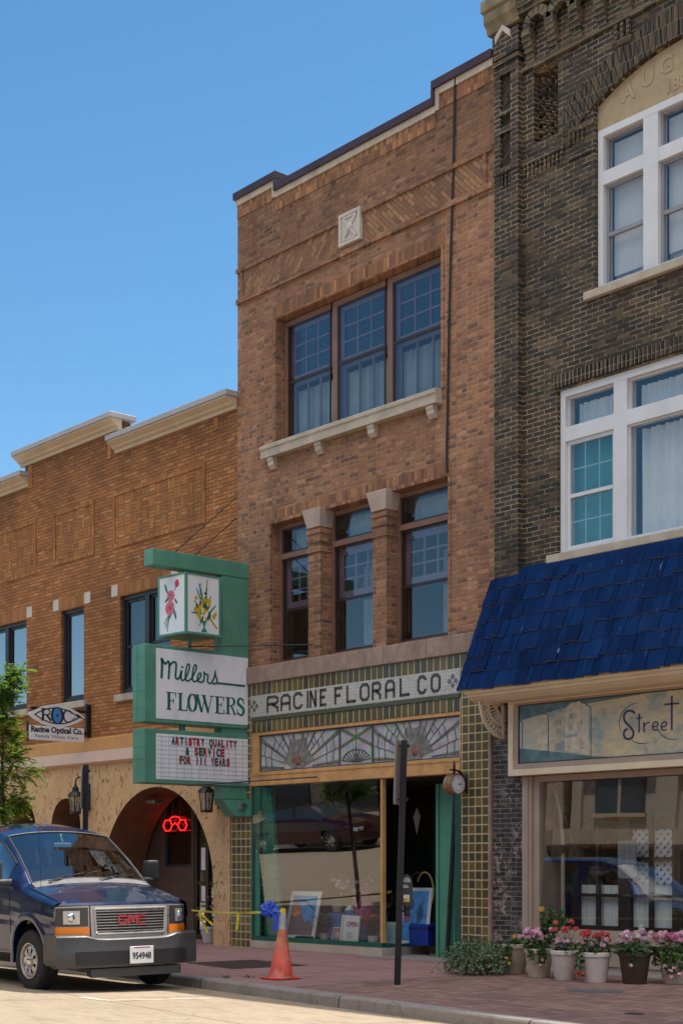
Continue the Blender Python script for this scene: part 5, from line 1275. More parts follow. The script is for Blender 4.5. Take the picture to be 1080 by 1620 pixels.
# wheels
for n_, (s, y) in enumerate(((.95, -.85), (.95, .85), (4.38, -.85), (4.38, .85))):
    so_ = 1 if y > 0 else -1; t = MB(); c0 = (-s, y, .385)
    t.lathe([(.225, -.105), (.30, -.125), (.355, -.115), (.379, -.09), (.387, -.06), (.387, .06), (.379, .09), (.355, .115), (.30, .125), (.225, .105)], c0, 40, 'y', cap=False)
    gro = MB()
    for k in range(40): a = 2 * math.pi * k / 40; 
    wh = part('wheel', t, M['tyre'], VAN, smooth=True, angle=30)
    tr = MB()
    for k in range(60):
        a = 2 * math.pi * k / 60
        for yy, tw in ((-.06, .02), (-.02, -.02), (.02, .02), (.06, -.02)):
            p0 = Vector((-s + .389 * math.cos(a), y + yy - .016, .385 + .389 * math.sin(a))); p1 = Vector((-s + .389 * math.cos(a + .06), y + yy + .016, .385 + .389 * math.sin(a + .06))); tr.bar(p0, p1, .012, .008)
    part('tread', tr, M['tyre'], wh)
    rm_ = MB(); o_ = so_ * .085
    rm_.lathe([(.226, so_ * .118), (.214, so_ * .115), (.205, so_ * .07), (.19, so_ * .06)], c0, 36, 'y', cap=False)
    # disc with six holes
    nsp = 8; vs = []; fs = []
    for k in range(nsp):
        a0 = 2 * math.pi * k / nsp; da = 2 * math.pi / nsp
        for r0, r1, f0, f1 in ((.075, .105, 0, 1), (.165, .195, 0, 1), (.105, .165, .0, .31), (.105, .165, .69, 1)):
            for q in range(4):
                fa = f0 + (f1 - f0) * q / 4; fb = f0 + (f1 - f0) * (q + 1) / 4
                zz = lambda r: y + so_ * (.075 + .045 * max(0, 1 - abs(r - .13) / .09))
                P4 = [(-s + r * math.cos(a0 + da * f), zz(r), .385 + r * math.sin(a0 + da * f)) for r, f in ((r0, fa), (r1, fa), (r1, fb), (r0, fb))]
                rm_.add(P4, [(0, 1, 2, 3)])
    part('rim', rm_, M['silver'], wh, smooth=True, angle=40)
    hb = MB(); hb.lathe([(.078, so_ * .07), (.07, so_ * .125), (.045, so_ * .14), (.0, so_ * .142)], c0, 20, 'y', cap=False)
    for k in range(8): a = 2 * math.pi * k / 8; hb.lathe([(.012, so_ * .1), (.012, so_ * .14), (0, so_ * .145)], (-s + .057 * math.cos(a), y, .385 + .057 * math.sin(a)), 8, 'y', cap=False)
    part('hub', hb, M['chrome'], wh, smooth=True)
    dk = MB(); dk.lathe([(.0, so_ * .04), (.2, so_ * .04)], c0, 24, 'y', cap=False); part('brake_disc', dk, M['black'], wh)
# underside, interior
u = MB(); u.box(-5.5, -.2, -.62, .62, .30, .42); u.box(-5.5, -1.5, -.9, .9, .42, .45); u.box(-5.4, -.35, -.8, .8, .42, .47); u.bar((-.95, -.8, .385), (-.95, .8, .385), .08, .08); part('chassis', u, M['black'], VAN)
i_ = MB(); i_.extx([(-1.10, .75), (-1.10, 1.16), (-1.35, 1.205), (-1.55, 1.18), (-1.66, 1.05), (-1.66, .75)], -.88, .88); i_.v = [Vector((v.y, v.x, v.z)) for v in i_.v]; part('dashboard', i_, mat('dash', (.36, .37, .34), .8, var=.08), VAN)
i_ = MB(); i_.box(-5.5, -1.3, -.9, .9, .5, .56); part('cabin_floor', i_, M['plastic_dark'], VAN)
sw = MB(); sw.tube([(-1.74 + .06 * math.sin(a), .42 + .19 * math.cos(a), 1.18 + .17 * math.sin(a)) for a in [2 * math.pi * k / 24 for k in range(24)]], .014, 8, closed=True); sw.bar((-1.72, .42, 1.18), (-1.5, .42, 1.08), .05, .05); sw.bar((-1.73, .25, 1.18), (-1.73, .59, 1.18), .03, .02); part('steering_wheel', sw, M['plastic_dark'], VAN, smooth=True)
for y in (-.45, .45):
    st = MB(); st.bbox(-2.55, -2.0, y - .25, y + .25, .75, .92, .05, 2); st.bbox(-2.62, -2.48, y - .25, y + .25, .92, 1.42, .05, 2); st.bbox(-2.62, -2.50, y - .14, y + .14, 1.45, 1.63, .04, 2); part('seat', st, mat('seat_cloth', (.06, .055, .05), .9, var=.2), VAN)
im = MB(); im.bbox(-1.86, -1.83, -.13, .13, 1.70, 1.76, .01); im.bar((-1.84, 0, 1.76), (-1.90, 0, 1.88), .02, .02); part('interior_mirror', im, mat('mirror_back', (.3, .34, .33), .5), VAN)
lr = MB(); 
for s0 in (2.95, 3.9): lr.bbox(-s0 - .16, -s0, -.8, .8, .8, 1.45, .05, 2)
part('rear_seat', lr, mat('seat_cloth2', (.04, .04, .04), .9), VAN)
an_ = MB(); an_.tube([(-.93, -.80, 1.12), (-.95, -.805, 1.55), (-.98, -.81, 1.95)], .0035, 5); part('aerial', an_, M['black'], VAN)

# stand the bodywork up to its real height (the wheels stay as they are)
zmap = lerp_tab([0, .30, .645, .985, 1.20, 1.84, 2.06, 3], [0, .30, .735, 1.085, 1.345, 1.955, 2.16, 3.1])
done = set()
def lift(o):
    if o.name.split('.')[0] in ('wheel', 'wheel_well', 'chassis'): return
    if o.data.name not in done:
        done.add(o.data.name)
        for v in o.data.vertices: v.co.z = zmap(v.co.z)
        o.data.update()
    for c_ in o.children: lift(c_)
for ch in VAN.children: lift(ch)
# ================================================================= blade sign of the florist
MS = thing('blade_sign', 'green and white projecting shop sign with flower box, name panel and letter board', 'sign', (.2, 0, 2.3))
b = MB(); b.bbox(.06, .30, -.55, .02, 2.50, 6.25, .008); b.bbox(.055, .305, -1.95, .02, 6.252, 6.52, .012); b.extx([(.02, 2.22), (-.30, 2.22), (-.55, 2.497), (.02, 2.497)], .06, .30); part('post', b, M['sign_green'], MS)
b = MB(); b.bbox(-.02, .33, -2.12, -.005, 3.70, 4.965, .01); part('name_cabinet', b, M['sign_green'], MS)
b = MB()
for z in (3.93, 4.2, 4.47, 4.74): b.box(.0, .31, -2.1235, -2.1195, z, z + .008)
for z in (2.9, 3.1, 3.3): b.box(.0, .31, -2.1235, -2.1195, z, z + .008)
b.box(.12, .126, -2.1232, -2.1195, 3.72, 4.95)
cab = [o for o in MS.children if o.name.startswith('name_cabinet')][0]
part('sheet_seam', b, M['green_paint'], cab)
b = MB(); b.bbox(.331, .338, -1.90, -.035, 3.765, 4.905, .004); face = part('name_face', b, M['sign_face'], cab)
# script name: strokes read off the sign in (px) zoom coordinates, 1.865 m of face across 965 px
def zf(px, py, d=0.):      # zoom pixels (60..1025, along the skewed face) to face plane
    t = (px - 60) / 965
    top = 50 + 108 * t; bot = 805 + 85 * t
    v = (py - top) / (bot - top)
    return (.3385 + d, -1.895 + 1.855 * t, 4.90 - 1.13 * v)
def zstroke(mb, pts, w, smooth=3):
    P_ = [zf(*p) for p in pts]; uv = [(p[1], p[2]) for p in P_]
    for _ in range(smooth):       # chaikin
        q = [uv[0]]
        for a, c in zip(uv[:-1], uv[1:]): q += [(a[0] * .75 + c[0] * .25, a[1] * .75 + c[1] * .25), (a[0] * .25 + c[0] * .75, a[1] * .25 + c[1] * .75)]
        q.append(uv[-1]); uv = q
    mb.stroke(uv, w, .006, lambda u, v, d: (.3385 + d, u, v))
s = MB(); W_ = .040
zstroke(s, [(112, 155), (118, 230), (110, 375)], W_ * 1.1, 1)
zstroke(s, [(112, 160), (128, 195), (150, 225), (175, 190), (188, 200), (190, 260), (182, 385)], W_ * .9)
zstroke(s, [(185, 260), (205, 215), (240, 195), (262, 210), (258, 290), (250, 360), (268, 388), (295, 370), (312, 300)], W_ * .85)
zstroke(s, [(316, 290), (310, 350), (312, 395), (335, 400), (360, 370), (385, 310), (400, 250), (395, 222), (380, 218), (365, 260), (352, 340), (358, 395), (380, 408), (415, 385), (450, 320), (472, 260), (468, 232), (452, 228), (436, 270), (425, 350), (430, 400), (450, 415), (480, 400)], W_ * .72)
zstroke(s, [(478, 402), (512, 365), (520, 330), (508, 315), (490, 330), (478, 370), (490, 412), (520, 422), (550, 400)], W_ * .72)
zstroke(s, [(548, 402), (555, 340), (548, 300), (560, 330), (590, 335), (592, 360), (584, 410), (600, 432), (630, 425)], W_ * .72)
zstroke(s, [(628, 428), (660, 370), (672, 295), (665, 330), (690, 385), (690, 425), (660, 438), (638, 430)], W_ * .75)
zstroke(s, [(690, 428), (800, 440), (990, 462)], W_ * .85, 0)
zstroke(s, [(320, 245), (322, 252), (321, 262)], W_ * 1.05, 0)
part('script_lettering', s, M['letter_green'], face)
# serif capitals FLOWERS
s = MB(); HC = .285; zb0 = 3.925; YB = -1.70
def L_(x): return lambda u, v, d: (.3385 + d, YB + x + u, zb0 + v)
TH, TN = .050, .014
def seg(mb, f, pts, w): mb.stroke(pts, w, .006, f)
def serif(mb, f, x, z, w=.10): seg(mb, f, [(x - w / 2, z), (x + w / 2, z)], TN)
def stem(mb, f, x, lo=0, hi=HC): seg(mb, f, [(x, lo), (x, hi)], TH); serif(mb, f, x, lo + TN / 2); serif(mb, f, x, hi - TN / 2)
def ell(cx, cz, rx, rz, n=24, a0=0, a1=360): return [(cx + rx * math.cos(R(a0 + (a1 - a0) * i / n)), cz + rz * math.sin(R(a0 + (a1 - a0) * i / n))) for i in range(n + 1)]
def vw(pts, thick, thin): # stroke weight from direction: vertical thick, horizontal thin
    out = []
    for i in range(len(pts)):
        a = pts[max(0, i - 1)]; c = pts[min(len(pts) - 1, i + 1)]; dx, dz = abs(c[0] - a[0]), abs(c[1] - a[1]); out.append(thin + (thick - thin) * (dz / max(1e-6, math.hypot(dx, dz))) ** 1.5)
    return out
# F L O W E R S, advances measured from the sign
f = L_(.045); stem(s, f, 0); seg(s, f, [(0, HC - TN / 2), (.14, HC - TN / 2)], TN); seg(s, f, [(.137, HC), (.137, HC - .075)], TN); seg(s, f, [(0, HC * .52), (.09, HC * .52)], TN); seg(s, f, [(.09, HC * .38), (.09, HC * .66)], TN)
f = L_(.272); stem(s, f, 0); seg(s, f, [(0, TN / 2), (.135, TN / 2)], TN); seg(s, f, [(.13, 0), (.133, .09)], TN)
f = L_(.512); e = ell(0, HC / 2, .077, HC / 2 - .004, 28); s.stroke(e[:-1], vw(e, TH, TN)[:-1], .006, f, True)
f = L_(.605); seg(s, f, [(0, HC), (.095, 0)], TH * .9); seg(s, f, [(.095, 0), (.165, HC)], TN); seg(s, f, [(.13, HC), (.225, 0)], TH * .9); seg(s, f, [(.225, 0), (.30, HC)], TN)
for x in (0.0, .13, .30): serif(s, f, x, HC - TN / 2, .085)
f = L_(1.02); stem(s, f, 0); seg(s, f, [(0, HC - TN / 2), (.135, HC - TN / 2)], TN); seg(s, f, [(.132, HC), (.132, HC - .07)], TN); seg(s, f, [(0, TN / 2), (.14, TN / 2)], TN); seg(s, f, [(.137, 0), (.137, .075)], TN); seg(s, f, [(0, HC * .52), (.085, HC * .52)], TN); seg(s, f, [(.085, HC * .4), (.085, HC * .64)], TN)
f = L_(1.24); stem(s, f, 0); bowl = [(0, HC - TN / 2), (.06, HC - TN / 2)] + ell(.075, HC * .76, .055, HC * .22, 10, 80, -80) + [(.06, HC * .53), (0, HC * .53)]; s.stroke(bowl, vw(bowl, TH * .85, TN), .006, f); seg(s, f, [(.06, HC * .52), (.115, HC * .25), (.125, .02), (.165, .01)], TH * .62)
f = L_(1.505); sp = [(.055, HC * .74), (.055, HC)]; cur = ell(0, HC * .76, .058, HC * .235, 10, 20, 200) + ell(0, HC * .25, .065, HC * .245, 12, 60, -160); s.stroke(cur, [TN + (TH * .95 - TN) * (.35 + .65 * math.sin(math.pi * i / (len(cur) - 1)) ** 2) for i in range(len(cur))], .006, f); seg(s, f, [(.06, HC * .66), (.06, HC * .98)], TN); seg(s, f, [(-.068, .005), (-.068, HC * .33)], TN)
part('capital_lettering', s, M['letter_green'], face)
# changeable letter board
b = MB(); b.bbox(-.02, .33, -2.12, -.005, 2.72, 3.60, .01); lb = part('letter_cabinet', b, M['sign_green'], MS)
b = MB(); b.bbox(.331, .337, -1.90, -.035, 2.785, 3.525, .004); lf_ = part('letter_face', b, M['sign_face'], lb)
rl = MB()
for i in range(10): z = 2.83 + i * .072; rl.box(.3372, .3415, -1.88, -.05, z, z + .007)
for i in range(12): y = -1.80 + i * .15; rl.box(.3372, .339, y, y + .006, 2.80, 3.51)
part('letter_track', rl, mat('track', (.42, .43, .46), .4), lf_)
cr, cg, ck = mat('letter_red', (.38, .012, .02), .4), mat('board_green', (.01, .09, .07), .4), mat('board_navy', (.03, .035, .08), .4)
mats_ = {'r': cr, 'g': cg, 'k': ck}
acc = {k: MB() for k in mats_}
def board(line, cols, y0, y1, z, h):
    n_ = len(line); adv = (y1 - y0) / n_
    for i, ch in enumerate(line):
        if ch == ' ': continue
        text_mesh(acc[cols[i]], ch, h * 1.38, lambda u, v, d: (.342 + d, y0 + adv * (i + .06 + (.3 if ch == 'I' else 0)) + u, z + v), .004, bold=.009, fill_x=adv * (.88 if ch not in 'I' else .30))
board('ARTISTRY QUALITY', 'grgrrrrg grgrrrg', -1.61, -.27, 3.365, .122)
board('& SERVICE', 'g rgrgrkr', -1.33, -.53, 3.21, .122)
board('FOR III YEARS', 'rgr rkr rgrgr', -1.45, -.42, 3.055, .122)
for k, nm in (('r', 'red_letters'), ('g', 'green_letters'), ('k', 'navy_letters')): part(nm, acc[k], mats_[k], lf_)
# rotating flower box on its axle
AX = Vector((.17, -1.13, 0))
b = MB(); b.tube([AX + Vector((0, 0, 4.93)), AX + Vector((0, 0, 6.27))], .03, 10); part('axle', b, M['sign_green'], MS, smooth=True)
b = MB(); b.tube([AX + Vector((0, -.15, 3.58)), AX + Vector((0, -.15, 3.72))], .055, 10); part('tie', b, M['sign_green'], MS, smooth=True)
hs = .35; ang = R(3.5)
def LBX(u, v, w_): # local box coordinates
    c_, s_ = math.cos(ang), math.sin(ang); return AX + Vector((u * c_ - v * s_, u * s_ + v * c_, w_))
def lpart(nm, boxes, m, par, bev=None):
    mb = MB()
    for x0, x1, y0, y1, z0, z1 in boxes: mb.box(x0, x1, y0, y1, z0, z1)
    mb.v = [LBX(v.x, v.y, v.z) for v in mb.v]; return part(nm, mb, m, par)
zl, zh = 5.20, 6.13
fr = []
for sx in (-1, 1):
    for sy in (-1, 1): fr.append((sx * hs - .02, sx * hs + .02, sy * hs - .02, sy * hs + .02, zl, zh))
fr += [(-hs - .021, hs + .021, -hs - .021, hs + .021, zl - .035, zl), (-hs - .021, hs + .021, -hs - .021, hs + .021, zh, zh + .03)]
fb = lpart('flower_box', fr, M['sign_green'], MS)
fp = lpart('box_panels', [(-hs + .02, hs - .02, -hs - .012, -hs + .01, zl, zh), (hs - .01, hs + .012, -hs + .02, hs - .02, zl, zh), (-hs + .02, hs - .02, hs - .01, hs + .012, zl, zh), (-hs - .012, -hs + .01, -hs + .02, hs - .02, zl, zh)], M['sign_face'], fb)
fl = {c: MB() for c in ('rose', 'red', 'leaf', 'yellow', 'teal', 'dark')}
def A_(u, v, d): return LBX(-hs + .02 + u * (2 * hs - .04), -hs - .0125 - d, zl + v * (zh - zl))     # street-facing panel, u left to right
def B_(u, v, d): return LBX(hs + .0125 + d, -hs + .02 + u * (2 * hs - .04), zl + v * (zh - zl))
def blob(mb, F, u, v, r, rv=None, n=10, d=.002, seed=0, wob=.15, rot=0):
    rr = random.Random(seed); rv = rv or r
    pts = []
    for i in range(n):
        a = 2 * math.pi * i / n; k = 1 + rr.uniform(-wob, wob); x, y = r * k * math.cos(a), rv * k * math.sin(a)
        pts.append((u + x * math.cos(rot) - y * math.sin(rot), v + x * math.sin(rot) + y * math.cos(rot)))
    mb.prism(pts, 0, d, lambda a, b_, w_: F(a, b_, w_))
asp = (zh - zl) / (2 * hs - .04)
# roses
for i, (u, v, r) in enumerate(((.45, .66, .15), (.42, .44, .185))):
    blob(fl['rose'], A_, u, v, r, r / asp, 14, .002, i, .08)
    for k in range(5): blob(fl['red'], A_, u + r * .55 * math.cos(k * 1.3 + i), v + r * .5 * math.sin(k * 1.3 + i) / asp, r * .22, r * .12 / asp, 7, .0032, k, .3, k)
    blob(fl['red'], A_, u, v + .01, r * .3, r * .3 / asp, 8, .0034, i + 3, .2)
blob(fl['red'], A_, .70, .86, .09, .075, 10, .0025, 7, .12)
for u, v, a, r in ((.27, .80, 2.2, .11), (.30, .60, .4, .09), (.66, .55, 5.6, .08), (.62, .33, 5.2, .12), (.44, .30, .6, .06)): blob(fl['leaf'], A_, u, v, r, r * .42 / asp, 10, .0022, int(u * 99), .08, a)
for pts in ([(.36, .31), (.26, .24), (.20, .18)], [(.40, .32), (.30, .18), (.24, .11)], [(.42, .32), (.34, .14), (.32, .0 + .04)], [(.66, .82), (.60, .74)]): fl['leaf'].stroke(pts, .025, .002, lambda u, v, d: A_(u, v, d))
# yellow gladioli in a teal vase
for pts in ([(.62, .93), (.60, .7), (.54, .45)], [(.38, .84), (.46, .68), (.52, .5)], [(.28, .78), (.42, .58)], [(.74, .68), (.70, .5), (.62, .4)], [(.90, .52), (.72, .38)], [(.22, .56), (.45, .38)], [(.13, .34), (.45, .34)], [(.95, .10), (.70, .28)], [(.38, .12), (.50, .3)]):
    fl['dark'].stroke(pts, [.02] + [.035] * (len(pts) - 1), .002, lambda u, v, d: B_(u, v, d))
for i in range(34):
    rr = random.Random(i); u = .52 + rr.gauss(0, .15); v = .43 + rr.gauss(0, .11)
    blob(fl['yellow' if i % 4 else 'dark'], B_, u, v, .055, .035, 7, .0026 + .0006 * (i % 5), i, .35, rr.uniform(0, 3))
for i in range(10):
    t = i / 9; blob(fl['yellow' if i % 3 else 'leaf'], B_, .62 - .05 * t, .92 - .42 * t, .022 + .03 * t, .02 + .015 * t, 7, .003, i + 50, .3, 1)
for i in range(5):
    t = i / 4; blob(fl['teal'], B_, .39 + .09 * t, .83 - .28 * t, .04, .035, 7, .003, i + 70, .3, 1.2); blob(fl['yellow'], B_, .93 - .2 * t, .12 + .14 * t, .035, .025, 7, .003, i + 80, .3)
fl['teal'].prism([(.45, .22), (.61, .22), (.56, .14), (.55, .10), (.62, .03), (.62, .015), (.44, .015), (.44, .03), (.51, .10), (.50, .14)], 0, .004, lambda u, v, w_: B_(u, v, w_))
cols = {'rose': (.72, .20, .24), 'red': (.62, .03, .06), 'leaf': (.01, .17, .11), 'yellow': (.62, .42, .015), 'teal': (.02, .28, .24), 'dark': (.03, .13, .05)}
for k, mb in fl.items(): part(dict(rose='pink_petals', red='red_petals', leaf='green_leaves', yellow='yellow_petals', teal='teal_vase', dark='dark_stems')[k], mb, mat('paint_' + k, cols[k], .4, var=.1), fp)
b = MB(); b.bbox(.302, .33, -.22, -.12, 2.33, 2.47, .01); part('junction_box', b, M['grey_metal'], MS)
# stays of the sign
for a, c, nm in (((.18, -1.45, 6.52), (-.03, -.01, 7.7), 0), ((.18, -1.05, 6.52), (-.02, -.01, 7.35), 1)):
    w = MB(); w.tube([a, c], .009, 5); solo('guy_wire', w, M['black_metal'], ('upper' if nm == 0 else 'lower') + ' thin stay wire running from the green sign arm up to the brick wall', 'wire', a, 'stay wires of the green sign')
w = MB(); w.tube([(.335, -1.25, 4.985), P(497, 1020, -.03)], .011, 5); solo('guy_wire', w, M['black_metal'], 'horizontal stay wire from the florist sign to the brick pier between windows', 'wire', (.335, -1.25, 4.985), 'stay wires of the green sign')
w = MB(); w.tube([(.335, -1.3, 2.70), P(502, 1229, -.08)], .013, 6); solo('guy_wire', w, M['black_metal'], 'dark rod along the orange timber beam from the foot of the green sign', 'wire', (.335, -1.3, 2.7), 'stay wires of the green sign')
# ================================================================= optician's hanging sign
XO = -4.76
RO = thing('hanging_sign', 'white hanging sign with an eye emblem above a lettered board on black bracket', 'sign', (XO, 0, 4.1))
b = MB(); b.bbox(XO - .04, XO + .04, -.10, .01, 3.88, 4.52, .006); b.bar((XO, -.06, 4.37), (XO, -1.30, 4.37), .04, .05); b.bar((XO, -.06, 3.95), (XO, -.2, 3.95), .04, .06); b.bar((XO - .02, -1.36, 3.74), (XO - .02, -1.36, 4.12), .03, .03); part('bracket', b, M['black_metal'], RO)
b = MB(); b.bbox(XO - .025, XO + .025, -1.33, -.15, 3.775, 4.045, .004); bd = part('board', b, M['sign_white'], RO)
t = MB(); of = lambda u, v, d: (XO + .0255 + d, -1.31 + u, v)
text_mesh(t, 'Racine Optical Co.', .15, lambda u, v, d: of(u, 3.93 + v, d), .003, bold=.006, fill_x=1.13)
part('bold_lettering', t, mat('ink_navy', (.03, .035, .05), .5), bd)
t = MB(); text_mesh(t, 'Family Vision Care', .085, lambda u, v, d: of(.10 + u, 3.825 + v, d), .003, space=1.1, fill_x=.92); part('thin_lettering', t, mat('ink_slate', (.08, .12, .2), .5), bd)
def lens(hw_, hh, n=18, cx=-.745, cz=4.255): return [(cx - hw_ + 2 * hw_ * i / n, cz + hh * math.sin(math.pi * i / n) ** .85) for i in range(n + 1)] + [(cx + hw_ - 2 * hw_ * i / n, cz - hh * math.sin(math.pi * i / n) ** .85) for i in range(1, n)]
b = MB(); pf = lambda u, v, w_: (XO + w_, u, v); b.prism(lens(.62, .215), -.025, .025, pf); ey = part('eye_board', b, M['sign_white'], RO)
t = MB(); ef = lambda u, v, d: (XO + .0255 + d, u, v); t.stroke(lens(.48, .15), .022, .003, ef, True)
t.stroke([(-.32, 4.30), (-.24, 4.265), (-.16, 4.235)], [.05, .035, .012], .003, ef)
CX_ = -.745
# serif R and C with the O as the iris
t.stroke([(CX_ - .31, 4.15), (CX_ - .31, 4.375)], .045, .004, ef); t.stroke([(CX_ - .345, 4.372), (CX_ - .2, 4.372), (CX_ - .165, 4.345), (CX_ - .165, 4.29), (CX_ - .2, 4.262), (CX_ - .31, 4.262)], .022, .004, ef); t.stroke([(CX_ - .235, 4.262), (CX_ - .13, 4.152)], .04, .004, ef)
for a in (4.153, ): t.stroke([(CX_ - .35, a), (CX_ - .27, a)], .014, .004, ef)
e = ell(CX_ + .235, 4.262, .10, .112, 20, 50, 310); t.stroke(e, vw(e, .042, .014), .004, ef); t.stroke([(CX_ + .30, 4.31), (CX_ + .30, 4.375)], .012, .004, ef); t.stroke([(CX_ + .33, 4.20), (CX_ + .41, 4.25)], .012, .003, ef)
e = ell(CX_ + .0, 4.262, .118, .158, 28)[:-1]; t.stroke(e, vw(e, .045, .018), .005, ef, True)
e = ell(CX_, 4.262, .022, .03, 12)[:-1]; t.prism(e, XO + .0305, XO + .032, lambda u, v, w_: (w_, u, v))
part('eye_lettering', t, mat('ink_navy2', (.02, .022, .03), .5), ey)
b = MB(); b.prism(ell(CX_, 4.262, .105, .15, 24)[:-1], XO + .0252, XO + .030, lambda u, v, w_: (w_, u, v)); part('iris', b, mat('iris_blue', (.06, .25, .58), .4), ey)
# ================================================================= street shop sign board with painted scene
SS_ = thing('shop_sign', 'long painted sign board with street scene and the word Street under blue awning', 'sign', (9.5, 0, 2.6))
ysg = -.10; sx0, sx1, sz0, sz1 = 6.415, 12.6, 2.63, 3.651
b = MB(); ring(b, sx0, sx1, sz0, sz1, .085, ysg - .06, Y0 - .002, wb=.085, wt=.02); part('cream_frame', b, M['cream_paint'], SS_)
b = MB(); ring(b, sx0 + .085, sx1 - .085, sz0 + .085, sz1 - .02, .075, ysg - .035, ysg + .05, wt=.03); part('taupe_frame', b, M['taupe_paint'], SS_)
b = MB(); ring(b, sx0 + .16, sx1 - .16, sz0 + .16, sz1 - .05, .014, ysg - .025, ysg + .04); part('black_edge', b, M['charcoal'], SS_)
g = NG('painted_board'); o = g.obj(); X, Y, Z = g.sep(o); n1 = g.noise(o, 2.2, 6, .65); n2 = g.noise(g.scale(o, (1, 1, 2)), 5, 5, .7)
c = g.ramp(n1, [(.34, (.13, .26, .31)), (.44, (.33, .40, .36)), (.51, (.60, .50, .31)), (.60, (.68, .53, .28)), (.70, (.72, .62, .45))])
c = g.mix(.4, c, g.ramp(n2, [(.36, (.20, .30, .32)), (.5, (.52, .48, .36)), (.64, (.76, .62, .38))]))
xr = g.rng(X, -2.95, -2.2); c = g.mix(g.math('MULTIPLY', g.math('SUBTRACT', 1, xr), .55), c, (.46, .54, .52))
g.pbr(c, .7, 0, g.bump(n2, .08, .004), Specular_IOR_Level=.15); M['painted_board'] = g.m
b = MB(); bx0, bx1, bz0, bz1 = sx0 + .174, sx1 - .174, sz0 + .174, sz1 - .064; b.box(bx0, bx1, ysg - .012, ysg + .03, bz0, bz1); pb = part('painted_board', b, M['painted_board'], SS_)
def pf2(u, v, d): return (u, ysg - .0125 - d * .001, v)
def S2(px, py): p = P(px, py, ysg - .012); return (p.x, p.z)
def zz2(zx, zy): return S2(800 + zx / 3.857, 1070 + zy / 3.857)
tl = MB(); tl.prism([zz2(78, 150), zz2(860, 62), zz2(500, 165), zz2(350, 195), zz2(80, 272)], 0, 1, lambda u, v, w_: pf2(u, v, w_)); tl.v = [Vector((min(max(v.x, bx0 + .002), bx1), v.y, min(v.z, bz1 - .002))) for v in tl.v]
tl.prism([zz2(80, 440), zz2(250, 455), zz2(520, 485), zz2(640, 497), zz2(80, 530)], 0, 1, lambda u, v, w_: pf2(u, v, w_)); tl.v = [Vector((v.x, v.y, max(v.z, bz0 + .002))) for v in tl.v]
part('painted_shadow', tl, mat('paint_teal', (.11, .19, .20), .6, var=.35, scale=7), pb)
tl = MB(); tl.prism([zz2(370, 185), zz2(400, 160), zz2(430, 160), zz2(445, 150), zz2(462, 165), zz2(500, 175), zz2(505, 480), zz2(450, 470), zz2(355, 455)], 1, 2, lambda u, v, w_: pf2(u, v, w_)); tl.prism([zz2(215, 240), zz2(240, 232), zz2(255, 445), zz2(190, 440)], 1, 2, lambda u, v, w_: pf2(u, v, w_)); part('painted_block', tl, mat('paint_sand', (.60, .52, .38), .6, var=.25, scale=9), pb)
tl = MB()
for a, c_ in (((385, 228), (410, 260)), ((380, 290), (412, 330)), ((300, 265), (340, 295)), ((305, 325), (340, 350))):
    for k in range(3):
        x0 = a[0] + (c_[0] - a[0]) * k / 3; tl.prism([zz2(x0, c_[1]), zz2(x0 + 7, c_[1]), zz2(x0 + 7, a[1]), zz2(x0, a[1])], 2.2, 3, lambda u, v, w_: pf2(u, v, w_))
tl.prism([zz2(360, 360), zz2(438, 345), zz2(438, 365), zz2(360, 378)], 2.2, 3, lambda u, v, w_: pf2(u, v, w_)); tl.prism([zz2(300, 410), zz2(352, 400), zz2(352, 452), zz2(300, 452)], 2.2, 3, lambda u, v, w_: pf2(u, v, w_)); part('painted_windows', tl, mat('paint_grey', (.30, .33, .34), .6, var=.2), pb)
tl = MB()
for x, t_, b_ in ((517, 190, 490), (258, 240, 455), (100, 280, 440)):
    tl.stroke([zz2(x, b_), zz2(x, t_), zz2(x - 25, t_ - 18)], .012, 4, lambda u, v, d: pf2(u, v, d)); tl.stroke([zz2(x - 28, t_ - 24), zz2(x - 28, t_ - 5)], .02, 4, lambda u, v, d: pf2(u, v, d))
for cx, cy, r0, a0, a1 in ((820, 290, 130, 95, 200), (1015, 290, 95, 190, 300), (830, 300, 110, 230, 300)):
    pts = [zz2(cx + r0 * math.cos(R(a)), cy - r0 * math.sin(R(a))) for a in range(a0, a1 + 1, 8)]; tl.stroke(pts, [.004 + .012 * math.sin(math.pi * i / (len(pts) - 1)) for i in range(len(pts))], 2.5, lambda u, v, d: pf2(u, v, d))
part('painted_lamps', tl, mat('paint_slate', (.07, .13, .19), .6, var=.2), pb)
tl = MB()
def zst(pts, w):
    uv = [zz2(*p) for p in pts]
    for _ in range(2):
        q = [uv[0]]
        for a, c_ in zip(uv[:-1], uv[1:]): q += [(a[0] * .75 + c_[0] * .25, a[1] * .75 + c_[1] * .25), (a[0] * .25 + c_[0] * .75, a[1] * .25 + c_[1] * .75)]
        q.append(uv[-1]); uv = q
    tl.stroke(uv, w, 5, lambda u, v, d: pf2(u, v, d))
zst([(785, 225), (770, 210), (735, 210), (716, 240), (722, 275), (755, 305), (780, 340), (770, 378), (735, 385), (718, 365), (718, 335), (740, 320)], .03)
zst([(811, 228), (811, 342)], .022); zst([(795, 258), (830, 252)], .016)
zst([(840, 280), (842, 342)], .02); zst([(842, 305), (855, 285), (876, 280)], .016)
for x in (895, 948): zst([(x, 308), (x + 32, 303), (x + 28, 278), (x + 8, 278), (x - 4, 305), (x + 4, 330), (x + 30, 326)], .018)
zst([(1010, 118), (1010, 328)], .026); zst([(965, 172), (1055, 164)], .022)
for i, ch in enumerate('CHRISTIAN'): 
    p0 = zz2(461, 235 + i * 26); text_mesh(tl, ch, .045, lambda u, v, d: pf2(p0[0] + u - .012, p0[1] + v, 4), .002)
part('painted_lettering', tl, mat('paint_indigo', (.045, .035, .13), .5), pb)
